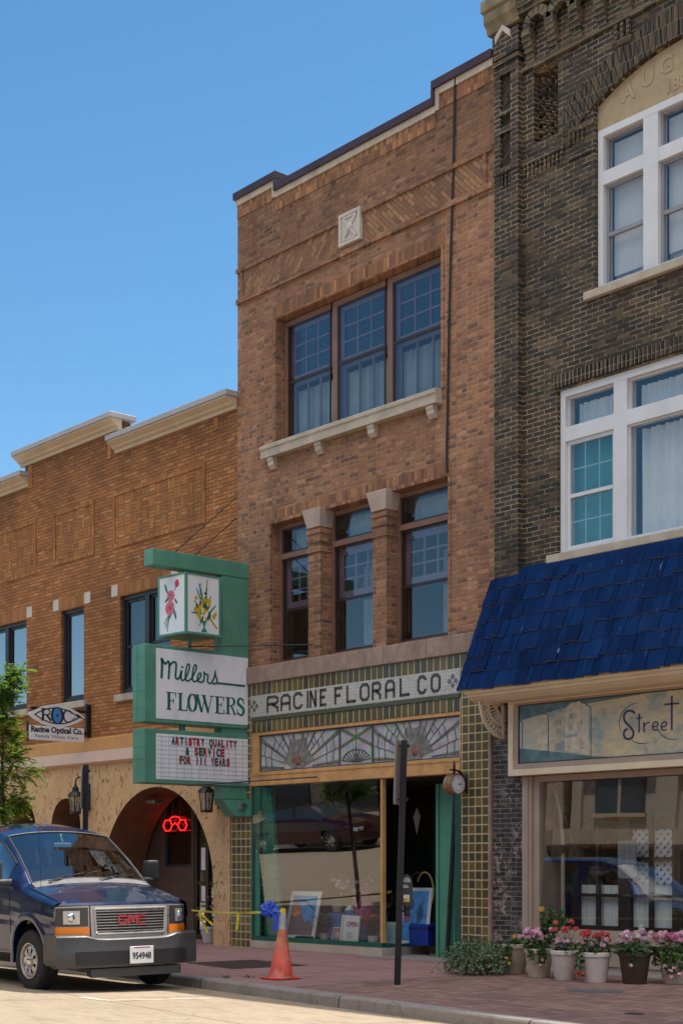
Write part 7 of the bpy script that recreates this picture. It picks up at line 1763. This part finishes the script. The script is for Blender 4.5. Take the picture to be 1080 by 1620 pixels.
def art1(acc, F):
    poly(acc, 'print', m_sky, SQ, F, 1); poly(acc, 'print_rock', m_rock, [(0, 0), (1, 0), (1, .28), (.8, .38), (.6, .34), (.45, .55), (.3, .72), (.12, .60), (0, .5)], F, 2); poly(acc, 'print_coral', m_rust, blot(.22, .62, .20, .18, 12, 2), F, 3); poly(acc, 'print_wave', m_wave, [(.1, .88), (.5, .84), (.95, .62), (.9, .72), (.5, .9)], F, 3)
p0 = at(472, 1484, .30); p0.z = FZ + .003; board_thing('framed_print', 'white framed seascape print with rust rock and blue water in the florist window', 'picture', p0, .78, .82, .22, M['sign_white'], .075, art1)
def art2(acc, F):
    poly(acc, 'print', m_sky, SQ, F, 1); poly(acc, 'print_figure', m_wave, blot(.3, .72, .12, .12, 10, 5), F, 2); poly(acc, 'print_figure', m_wave, blot(.68, .55, .16, .2, 12, 7), F, 2); poly(acc, 'print_flower', mat('print_pink', (.5, .05, .22), .5), blot(.18, .5, .13, .16, 9, 8), F, 3); poly(acc, 'print_figure', m_wave, blot(.5, .28, .2, .1, 12, 9), F, 2)
p0 = at(652, 1487, .75); p0.z = FZ + .003; board_thing('framed_print', 'white framed blue figure print leaning by the hoop in the entry side window', 'picture', p0, .50, .92, .30, M['sign_white'], .055, art2, yaw=.5)
def art3(acc, F):
    mb = MB(); text_mesh(mb, 'OPEN', .2, lambda u, v, d: F(.30 + u, .60 + v * 1.25, 1 + d * 200), .004, bold=.006, fill_x=.66); acc['open_lettering'] = (mb, mat('open_red', (.42, .01, .05), .5))
    mb = MB()
    for i in range(4): mb.prism([(.32, .36 - i * .07), (.72 - .07 * (i % 2), .36 - i * .07), (.72 - .07 * (i % 2), .385 - i * .07), (.32, .385 - i * .07)], 0, 1, lambda u, v, q: F(u, v, q))
    for i in range(11): mb.prism([(.06, .88 - i * .08), (.12, .88 - i * .08), (.12, .93 - i * .08), (.06, .93 - i * .08)], 0, 1, lambda u, v, q: F(u, v, q))
    acc['small_lettering'] = (mb, mat('open_small', (.30, .25, .25), .5))
p0 = at(551, 1491, .20); p0.z = FZ + .003; board_thing('open_sign', 'white card with red OPEN lettering standing in the florist window', 'sign', p0, .43, .44, .12, M['sign_white'], .01, art3)
p0 = at(531, 1489, .24); p0.z = FZ + .003
def art4(acc, F): poly(acc, 'print', mat('print_rose', (.45, .16, .14), .5, var=.4, scale=12), SQ, F, 1); poly(acc, 'print_pale', mat('print_pale', (.5, .42, .38), .5), blot(.6, .5, .3, .25, 10, 3), F, 2); poly(acc, 'print_teal', mat('print_teal', (.03, .3, .33), .5), blot(.25, .2, .2, .14, 8, 4), F, 2)
board_thing('postcard', 'small pinkish picture card half behind the OPEN sign', 'card', p0, .22, .24, .2, M['sign_white'], .012, art4)
p0 = at(619, 1488, .62); p0.z = FZ + .003
def art5(acc, F):
    mb = MB()
    for i in range(7): mb.prism([(.12, .82 - i * .11), (.85 - .1 * (i % 3), .82 - i * .11), (.85 - .1 * (i % 3), .85 - i * .11), (.12, .85 - i * .11)], 0, 1, lambda u, v, q: F(u, v, q))
    acc['faint_lettering'] = (mb, mat('faint_ink', (.25, .35, .32), .6))
board_thing('notice_card', 'pale green notice card standing by the corner post in the florist window', 'card', p0, .30, .34, .12, mat('card_mint', (.42, .56, .50), .5), .015, art5)
# draped blue stand with white ornaments
p0 = at(566, 1470, .75); ST_ = thing('display_stand', 'blue cloth covered display stand behind the OPEN sign', 'stand', (p0.x, p0.y, FZ)); b = MB(); b.bbox(p0.x - .55, p0.x + .42, p0.y - .2, p0.y + .3, FZ, .60, .04, 2); part('cloth', b, mat('cloth_blue', (.02, .17, .40), .9, var=.3, scale=8, bump=.3, bscale=10), ST_, smooth=True)
p0 = at(553, 1430, .8); b = MB(); b.lathe([(.0, .0), (.05, .0), (.09, .05), (.05, .09), (.03, .12), (.0, .13)], (p0.x, p0.y, .602), 12, cap=False); solo('ornament', b, M['sign_white'], 'small white ornament on top of the blue display stand', 'ornament', (p0.x, p0.y, .6), smooth=True)
p0 = at(664, 1478, .55); o = thing('blue_crate', 'cobalt blue box standing in front of the blue figure print', 'box', (p0.x, p0.y, FZ)); b = MB(); b.bbox(p0.x - .20, p0.x + .22, p0.y - .05, p0.y + .2, FZ, FZ + .33, .01); part('box', b, mat('cobalt', (.008, .03, .26), .5, var=.15), o)
b = MB(); b.box(p0.x - .205, p0.x + .225, p0.y - .055, p0.y + .205, FZ + .25, FZ + .28); part('lid_seam', b, mat('cobalt_dark', (.006, .015, .12), .5), o)
b = MB(); hc = at(672, 1400, .95); b.tube([hc + Vector((.19 * math.cos(a), 0, .30 * math.sin(a) - .1)) for a in [R(-40) + R(190) * k / 20 for k in range(21)]], .014, 8); solo('hoop', b, mat('hoop_gold', (.5, .36, .12), .4, var=.1), 'thin golden hoop rising behind the blue figure print', 'hoop', hc, smooth=True)
kt = at(659, 1297, 1.0); o = thing('hanging_ornament', 'pale diamond-shaped ornament hanging in the dark entry window', 'ornament', kt); b = MB(); s_ = .085
b.add([kt + Vector(v) for v in ((0, 0, .20), (s_, 0, .05), (0, -s_ * .6, .03), (-s_, 0, .05), (0, s_ * .6, .03), (0, 0, -.24))], [(0, 1, 2), (0, 2, 3), (0, 3, 4), (0, 4, 1), (5, 2, 1), (5, 3, 2), (5, 4, 3), (5, 1, 4)]); part('diamond', b, mat('ornament_pale', (.50, .50, .42), .5), o)
b = MB(); b.tube([kt + Vector((0, 0, .20)), kt + Vector((0, 0, .62))], .004, 5); part('cord', b, M['black_metal'], o)
# bouquet wrapped in magenta, orange bloom, leafy plants
bq = at(578, 1436, .55); o = thing('bouquet', 'tall bouquet wrapped in dark magenta paper by the timber corner post', 'bouquet', (bq.x, bq.y, .55)); b = MB(); b.lathe([(.16, -.18), (.13, .05), (.07, .28), (.03, .36)], (bq.x, bq.y, .72), 14, cap=False); part('wrapping', b, mat('wrap_magenta', (.30, .015, .11), .35, var=.5, scale=14), o, smooth=True)
f, fl = MB(), MB(); rn = random.Random(4)
for i in range(60): p = Vector((bq.x, bq.y, 1.12)) + Vector((rn.gauss(0, .05), rn.gauss(0, .05), rn.gauss(0, .07))); leaf(f, p, rvec(rn) + Vector((.4, 0, -.2)), rvec(rn), .13, .022)
for i in range(16): umbel(fl, Vector((bq.x + rn.uniform(-.15, .12), bq.y - .15, .58 + rn.uniform(0, .32))), .02, 8, rn, .022)
part('foliage', f, M['leaf_dark'], o, fix=False); part('blooms', fl, M['petal_magenta'], o, fix=False)
def bushy(px, py, y, z0, r, h, n, label, leafL, leafW, lm, blooms=None, potm=None, cat='plant', name='house_plant', nb=8):
    p = at(px, py, y); o = thing(name, label, cat, (p.x, p.y, z0)); rn = random.Random(int(px)); c_ = Vector((p.x, p.y, z0))
    b = MB(); b.lathe([(.0, 0), (.07, 0), (.09, .12), (.08, .12), (.0, .11)], c_, 16, cap=False); part('pot', b, potm or M['pot_white'], o, smooth=True)
    f = MB(); fl = MB()
    for i in range(n):
        a = rn.uniform(0, 6.28); d = Vector((math.cos(a), math.sin(a), rn.uniform(.3, 1.6))); leaf(f, c_ + Vector((rn.gauss(0, r * .3), rn.gauss(0, r * .3), .12 + rn.random() * h * .7)), d, Vector((0, 0, 1)), leafL * rn.uniform(.7, 1.2), leafW, .25)
    part('foliage', f, M[lm], o, fix=False)
    if blooms:
        for i in range(nb): umbel(fl, c_ + Vector((rn.gauss(0, r * .5), rn.gauss(0, r * .5), .12 + h * rn.uniform(.6, 1))), .035, 12, rn, .028)
        part('blooms', fl, M[blooms], o, fix=False)
bushy(513, 1485, .55, FZ, .14, .40, 46, 'broad-leaved green plant in pale pot between seascape print and OPEN sign', .22, .085, 'leaf_bright')
bushy(590, 1485, .40, FZ, .14, .40, 60, 'dark leafy plant with orange blooms right of the OPEN sign', .16, .05, 'leaf_dark', 'petal_orange', nb=5)
bushy(533, 1450, .95, .602, .2, .42, 30, 'white orchid spray on the blue stand behind dark pole reflections', .12, .03, 'leaf_dark', 'petal_white', nb=8)
bushy(570, 1450, 1.1, .602, .2, .40, 26, 'pink blossom spray on the blue stand beside the bouquet', .12, .03, 'leaf_dark', 'petal_pink', nb=9)
bushy(622, 1460, 1.25, FZ, .25, .75, 80, 'dark leafy plant with yellow blooms deep in the entry window', .2, .06, 'leaf_dark', 'petal_yellow', nb=3)
b = MB(); p = at(480, 1481, .22); b.bbox(p.x - .17, p.x + .17, p.y - .05, p.y + .08, FZ + .002, FZ + .07, .01); solo('tray', b, M['black'], 'low black tray with papers in front of the seascape print', 'tray', (p.x, p.y, FZ))
# ================================================================= right shop window: timber screen with net-curtained lights, lattice, hanging basket
yS = .62; z0 = .475
sx = [P(x_, 1400, yS).x for x_ in (905, 913, 945, 977, 995, 1028, 1062, 1075)]
def zS(px, py): return P(px, py, yS).z
SCN = thing('window_screen', 'dark timber screen with small lights and white net curtains inside the right shop window', 'screen', ((sx[1] + sx[6]) / 2, yS, z0))
b = MB(); xs = [5.9, sx[1], sx[3], sx[4], sx[6], 9.0, 9.7, 15]
bt, tp_ = .50, 2.05
for a, c_ in ((sx[0] - .02, sx[1]), (sx[3], sx[4]), (sx[6], 9.4)): b.box(a, c_, yS, yS + .06, z0, 2.6)
for a, c_ in ((sx[1], sx[3]), (sx[4], sx[6])):
    b.box(a, c_, yS, yS + .06, z0, .56); b.box(a, c_, yS, yS + .06, tp_, 2.6); m_ = (a + c_) / 2; b.box(m_ - .025, m_ + .025, yS - .01, yS + .05, .56, tp_)
    for z in (.98, 1.48): b.box(a, m_ - .025, yS - .008, yS + .05, z - .022, z + .022); b.box(m_ + .025, c_, yS - .008, yS + .05, z - .022, z + .022)
part('timber', b, mat('timber_dark', (.045, .025, .017), .5, var=.3, scale=6), SCN)
for i, (a, c_) in enumerate(((sx[1], sx[3]), (sx[4], sx[6]))): part('net_curtain', curtain_mb(a, c_, .56, 1.12 if i == 0 else 1.14, yS + .09, .015, .06, 90 + i), M['curtain'], SCN)
b = MB(); a, c_ = sx[4], sx[6]; n_ = 9
for i in range(-10, 24):     # real crossed laths, clipped to the frame
    for sg in (-1, 1):
        x0 = a + i * .118; pts = []
        zA, zB = 1.15, 1.86; 
        t0, t1 = 0., 1.
        xa, xb = x0, x0 + sg * (zB - zA)
        lo_, hi_ = sorted(((a - xa) / (xb - xa), (c_ - xa) / (xb - xa))); t0, t1 = max(0, lo_), min(1, hi_)
        if t1 - t0 < .03: continue
        P0 = (xa + (xb - xa) * t0, zA + (zB - zA) * t0); P1 = (xa + (xb - xa) * t1, zA + (zB - zA) * t1)
        b.stroke([P0, P1], .054, .008, lambda u, v, d: (u, yS + .075 - d - (.009 if sg > 0 else 0), v))
part('white_lattice', b, M['white_paint'], SCN)
part('grey_drape', curtain_mb(P(975, 1350, yS - .15).x, P(1000, 1350, yS - .15).x + .05, 1.22, 1.72, yS - .12, .03, .09, 97), mat('drape_grey', (.30, .29, .31), .8), SCN)
hb = P(883, 1342, .40); HB = thing('hanging_basket', 'dark round hanging basket on cords inside the right shop window', 'basket', hb)
b = MB(); b.lathe([(.0, -.19), (.08, -.18), (.16, -.13), (.21, -.05), (.225, .03), (.215, .04), (.0, .03)], hb, 24, cap=False); part('bowl', b, mat('coir', (.035, .028, .022), .95, var=.4, scale=30, bump=.6), HB, smooth=True)
b = MB()
for a in (0.4, 2.5, 4.6): b.tube([hb + Vector((.21 * math.cos(a), .21 * math.sin(a), .03)), hb + Vector((.10 * math.cos(a), .1 * math.sin(a), .40)), hb + Vector((0, 0, .92))], .006, 5)
part('cord', b, M['taupe_paint'], HB)
b = MB(); q = P(868, 1228, .25); b.tube([Vector((q.x - .05, .25, 2.60)), Vector((q.x + .10, .28, 2.40)), Vector((q.x + .17, .3, 2.1)), Vector((q.x + .19, .32, 1.75)), Vector((q.x + .19, .32, .48))], .030, 8); solo('curved_pole', b, M['taupe_paint'], 'curved taupe pole rising past the hanging basket in the right window', 'pole', (q.x, .3, .48), smooth=True)
rn = random.Random(9); b = MB(); p = P(1012, 1470, .5)
b.bbox(p.x - .05, p.x + .05, .45, .55, .475, .53, .015, 2); b.lathe([(.0, .05), (.04, .06), (.045, .1), (.02, .13), (.0, .135)], (p.x + .02, .5, .475), 10, cap=False); solo('figurine', b, M['sign_white'], 'small white figurine on the sill of the right shop window', 'figurine', (p.x, .5, .475), smooth=True)

# weeds in the kerb joints
rn = random.Random(17)
for px_, lab in ((358, 'small weed tuft growing in the kerb joint just left of the cone'), (395, 'tiny weed tuft at the kerb edge left of the cone base')):
    q = G(px_, 1547); f = MB()
    for i in range(14): leaf(f, q + Vector((rn.gauss(0, .03), rn.gauss(0, .015), 0)), rvec(rn) + Vector((0, 0, .8)), rvec(rn), .05, .014)
    solo('weed', f, M['leaf_geranium'], lab, 'weed', q, 'weeds in the kerb joints', fix=False)
# ================================================================= the other side of the street (seen only as reflections)
def far_block(name, label, s0, s1, h, m, trim, storeys, seed, tt=16.2, cat='building', shopcol=None):
    o = thing(name, label, cat, CU((s0 + s1) / 2, tt)); w = MB()
    def W(s, t, z): return CU(s, tt + t, z)
    rn = random.Random(seed); n = max(2, int((s1 - s0) / 3.2)); bay = (s1 - s0) / n
    sx_ = lambda mb, a, b_, t0, t1, z0, z1: mb.prism([(a, z0), (b_, z0), (b_, z1), (a, z1)], t0, t1, lambda u, v, q: W(u, q, v))
    sx_(w, s0, s1, 0.2, 9, 0, h); part('wall', w, m, o)
    tr = MB(); sx_(tr, s0, s1, -.25, .2, h - .35, h); sx_(tr, s0, s1, -.9, .2, 3.3, 3.75); sx_(tr, s0, s1, 0, .2, 0, .5); part('trim', tr, trim, o)
    pr = MB()
    for k in range(n + 1): sx_(pr, max(s0, s0 + k * bay - .35), min(s1, s0 + k * bay + .35), .02, .2, .5, h - .35)
    part('pier', pr, m, o)
    for k in range(n):
        a = s0 + k * bay + .5; b_ = s0 + (k + 1) * bay - .5
        f = MB(); sx_(f, a, b_, .1, .2, .6, 3.2); wn = part('shop_window', f, M['far_glass'], o)
        for st_ in range(1, storeys):
            z = 4.3 + (st_ - 1) * 3.4
            f = MB(); sx_(f, a + .3, b_ - .3, .12, .2, z, z + 1.9); wn = part('window', f, M['far_glass'], o); fr = MB(); sx_(fr, a + .22, b_ - .22, .05, .2, z - .12, z); sx_(fr, a + .25, b_ - .25, .1, .2, z + 1.9, z + 2.1); sx_(fr, (a + b_) / 2 - .05, (a + b_) / 2 + .05, .1, .2, z, z + 1.9); part('frame', fr, trim, wn)
    return o
M['far_glass'] = mat('far_glass', (.04, .05, .06), .08, var=.2)
M['far_tan'] = brick_mat('far_tan', [(.46, .34, .21), (.42, .31, .19), (.50, .38, .25)], (.40, .32, .22), stain=.2, bump=.3)
M['far_red'] = brick_mat('far_red', [(.38, .14, .07), (.33, .12, .06), (.42, .17, .09)], (.36, .25, .18), stain=.2, bump=.3)
far_block('far_building', 'tan brick shop building across the street mirrored in the shop windows', -38, -9, 7.4, M['far_tan'], M['beige_trim'], 2, 1)
far_block('far_building', 'low orange brick building across the street mirrored in the upper windows', -70, -38.3, 7.0, M['far_red'], M['white_paint'], 2, 2)
far_block('far_building', 'plain cream shop building on the opposite side, mirrored at the right', -8.7, 14, 6.4, mat('far_cream', (.50, .42, .32), .9, var=.1, stain=.2), M['beige_trim'], 2, 3)
far_block('far_building', 'brown brick building down the street behind the viewer', 14.3, 60, 8.6, M['far_red'], M['limestone'], 2, 4)
def far_tree(s, t, label, hgt, r, seed, n=1700):
    p = CU(s, t, 0); o = thing('street_tree', label, 'tree', p); rn = random.Random(seed)
    b = MB(); b.tube([p, p + Vector((.05, 0, hgt * .35)), p + Vector((0, .05, hgt * .7))], [.10, .08, .05], 8)
    for i in range(7): a = i * .9; b.tube([p + Vector((0, 0, hgt * (.35 + .04 * i))), p + Vector((r * .7 * math.cos(a), r * .7 * math.sin(a), hgt * (.55 + .05 * i)))], [.04, .015], 5)
    part('trunk', b, M['bark'], o, smooth=True); f = MB()
    cl = [(rvec(rn) * r * .75 * rn.random() ** .4, rn.uniform(.3, .55) * r) for _ in range(16)]
    for i in range(n):
        c_, rr = rn.choice(cl); q = p + Vector((0, 0, hgt * .68)) + Vector((c_.x, c_.y, c_.z * .85)) + rvec(rn) * rr * rn.random() ** .35; leaf(f, q, rvec(rn), Vector((0, 0, 1)) + rvec(rn), .22, .14)
    part('crown', f, M['leaf_tree'], o, fix=False)
far_tree(-9.3, 13.2, 'leafy tree across the street mirrored in the van side', 4.6, 1.5, 5); far_tree(-24, 13.4, 'slim tree across the street mirrored in the right shop window', 4.2, 1.1, 6, 1000); far_tree(4, 13.2, 'leafy tree on the opposite pavement mirrored in the shop glass', 4.5, 1.3, 8, 1200)
# a dark red saloon parked across the street
def saloon(s, t, label, paint_m, flip=1):
    o = thing('parked_car', label, 'car', CU(s, t, roadz(t)), rot=(0, 0, math.atan2(EH.y, EH.x) + (math.pi if flip < 0 else 0)))
    prof_t = lerp_tab([-2.35, -2.25, -1.5, -.9, .2, .55, 1.25, 1.8, 2.2, 2.35], [.62, .86, .98, 1.30, 1.42, 1.40, .98, .90, .78, .55]); belt = lerp_tab([-2.35, -1.5, 0, 1.3, 2.35], [.80, .93, .92, .88, .62])
    hw = lerp_tab([-2.35, -2.1, -1, 1, 2.0, 2.35], [.70, .84, .90, .90, .84, .66]); N = 48; body_, gl_ = MB(), MB()
    X = [-2.35 + 4.7 * i / N for i in range(N + 1)]
    def S(x):
        w, b_, tp__ = hw(x), min(belt(x), prof_t(x)), prof_t(x); return [(w * .95, .28), (w, .45), (w * 1.0, .65), (w * .98, b_)] + [(w * (.95 - .17 * k / 4 * min(1, (tp__ - b_) / .3)), b_ + (tp__ - b_) * .92 * k / 4) for k in range(1, 5)] + [(w * .55, tp__), (0, tp__ + .02)]
    Rw = [S(x) for x in X]
    for sg in (1, -1):
        for i in range(N):
            for j in range(len(Rw[0]) - 1):
                xm = (X[i] + X[i + 1]) / 2; zm = (Rw[i][j][1] + Rw[i + 1][j + 1][1]) / 2
                if j < 3 and any((xm - w) ** 2 + (zm - .33) ** 2 < .37 ** 2 for w in (-1.4, 1.4)): continue
                t_ = gl_ if (4 <= j <= 6 and -1.35 < xm < 1.1 and abs(xm + .05) > .06) or (j >= 7 and (-1.45 < xm < -.95 or .6 < xm < 1.2)) else body_
                q = [(X[i], Rw[i][j][0] * sg, Rw[i][j][1]), (X[i + 1], Rw[i + 1][j][0] * sg, Rw[i + 1][j][1]), (X[i + 1], Rw[i + 1][j + 1][0] * sg, Rw[i + 1][j + 1][1]), (X[i], Rw[i][j + 1][0] * sg, Rw[i][j + 1][1])]
                t_.add(q, [(0, 1, 2, 3)])
        for e in (0, -1): body_.add([(X[e], 0, .28), (X[e], Rw[e][0][0] * sg, .28), (X[e], Rw[e][3][0] * sg, Rw[e][3][1]), (X[e], 0, Rw[e][3][1] + .03)], [(0, 1, 2, 3)])
    part('body', body_, paint_m, o, smooth=True, angle=40); part('car_glass', gl_, M['far_glass'], o, smooth=True)
    for x in (-1.4, 1.4):
        for sg in (-1, 1):
            w = MB(); w.lathe([(.2, -.1), (.31, -.1), (.33, -.06), (.33, .06), (.31, .1), (.2, .1)], (x, sg * .80, .33), 28, 'y', cap=False); wh = part('wheel', w, M['tyre'], o, smooth=True)
            w = MB()
            for k in range(10): a = 2 * math.pi * k / 10; w.bar((x, sg * .89, .33), (x + .22 * math.cos(a), sg * .88, .33 + .22 * math.sin(a)), .04, .02)
            w.lathe([(.22, sg * .10), (.20, sg * .06)], (x, sg * .80, .33), 24, 'y', cap=False); part('rim', w, M['chrome'], wh)
    for sg in (-1, 1): l = MB(); l.bbox(-2.37, -2.2, *sorted((sg * .45, sg * .80)), .68, .82, .02); part('tail_lamp', l, M['red_letter'], o); l = MB(); l.bbox(2.12, 2.33, *sorted((sg * .40, sg * .74)), .56, .68, .03); part('headlight', l, M['lamp_clear'], o)
    l = MB(); l.bbox(-2.385, -2.36, -.17, .17, .52, .66, .004); part('number_plate', l, M['sign_white'], o)
M['car_red'] = carpaint('car_red', (.05, .004, .010)); M['car_black'] = carpaint('car_black', (.015, .015, .017)); M['car_grey'] = carpaint('car_grey', (.25, .25, .26))
saloon(-14.0, 10.9, 'dark red saloon parked across the street, mirrored in the florist window', M['car_red'])
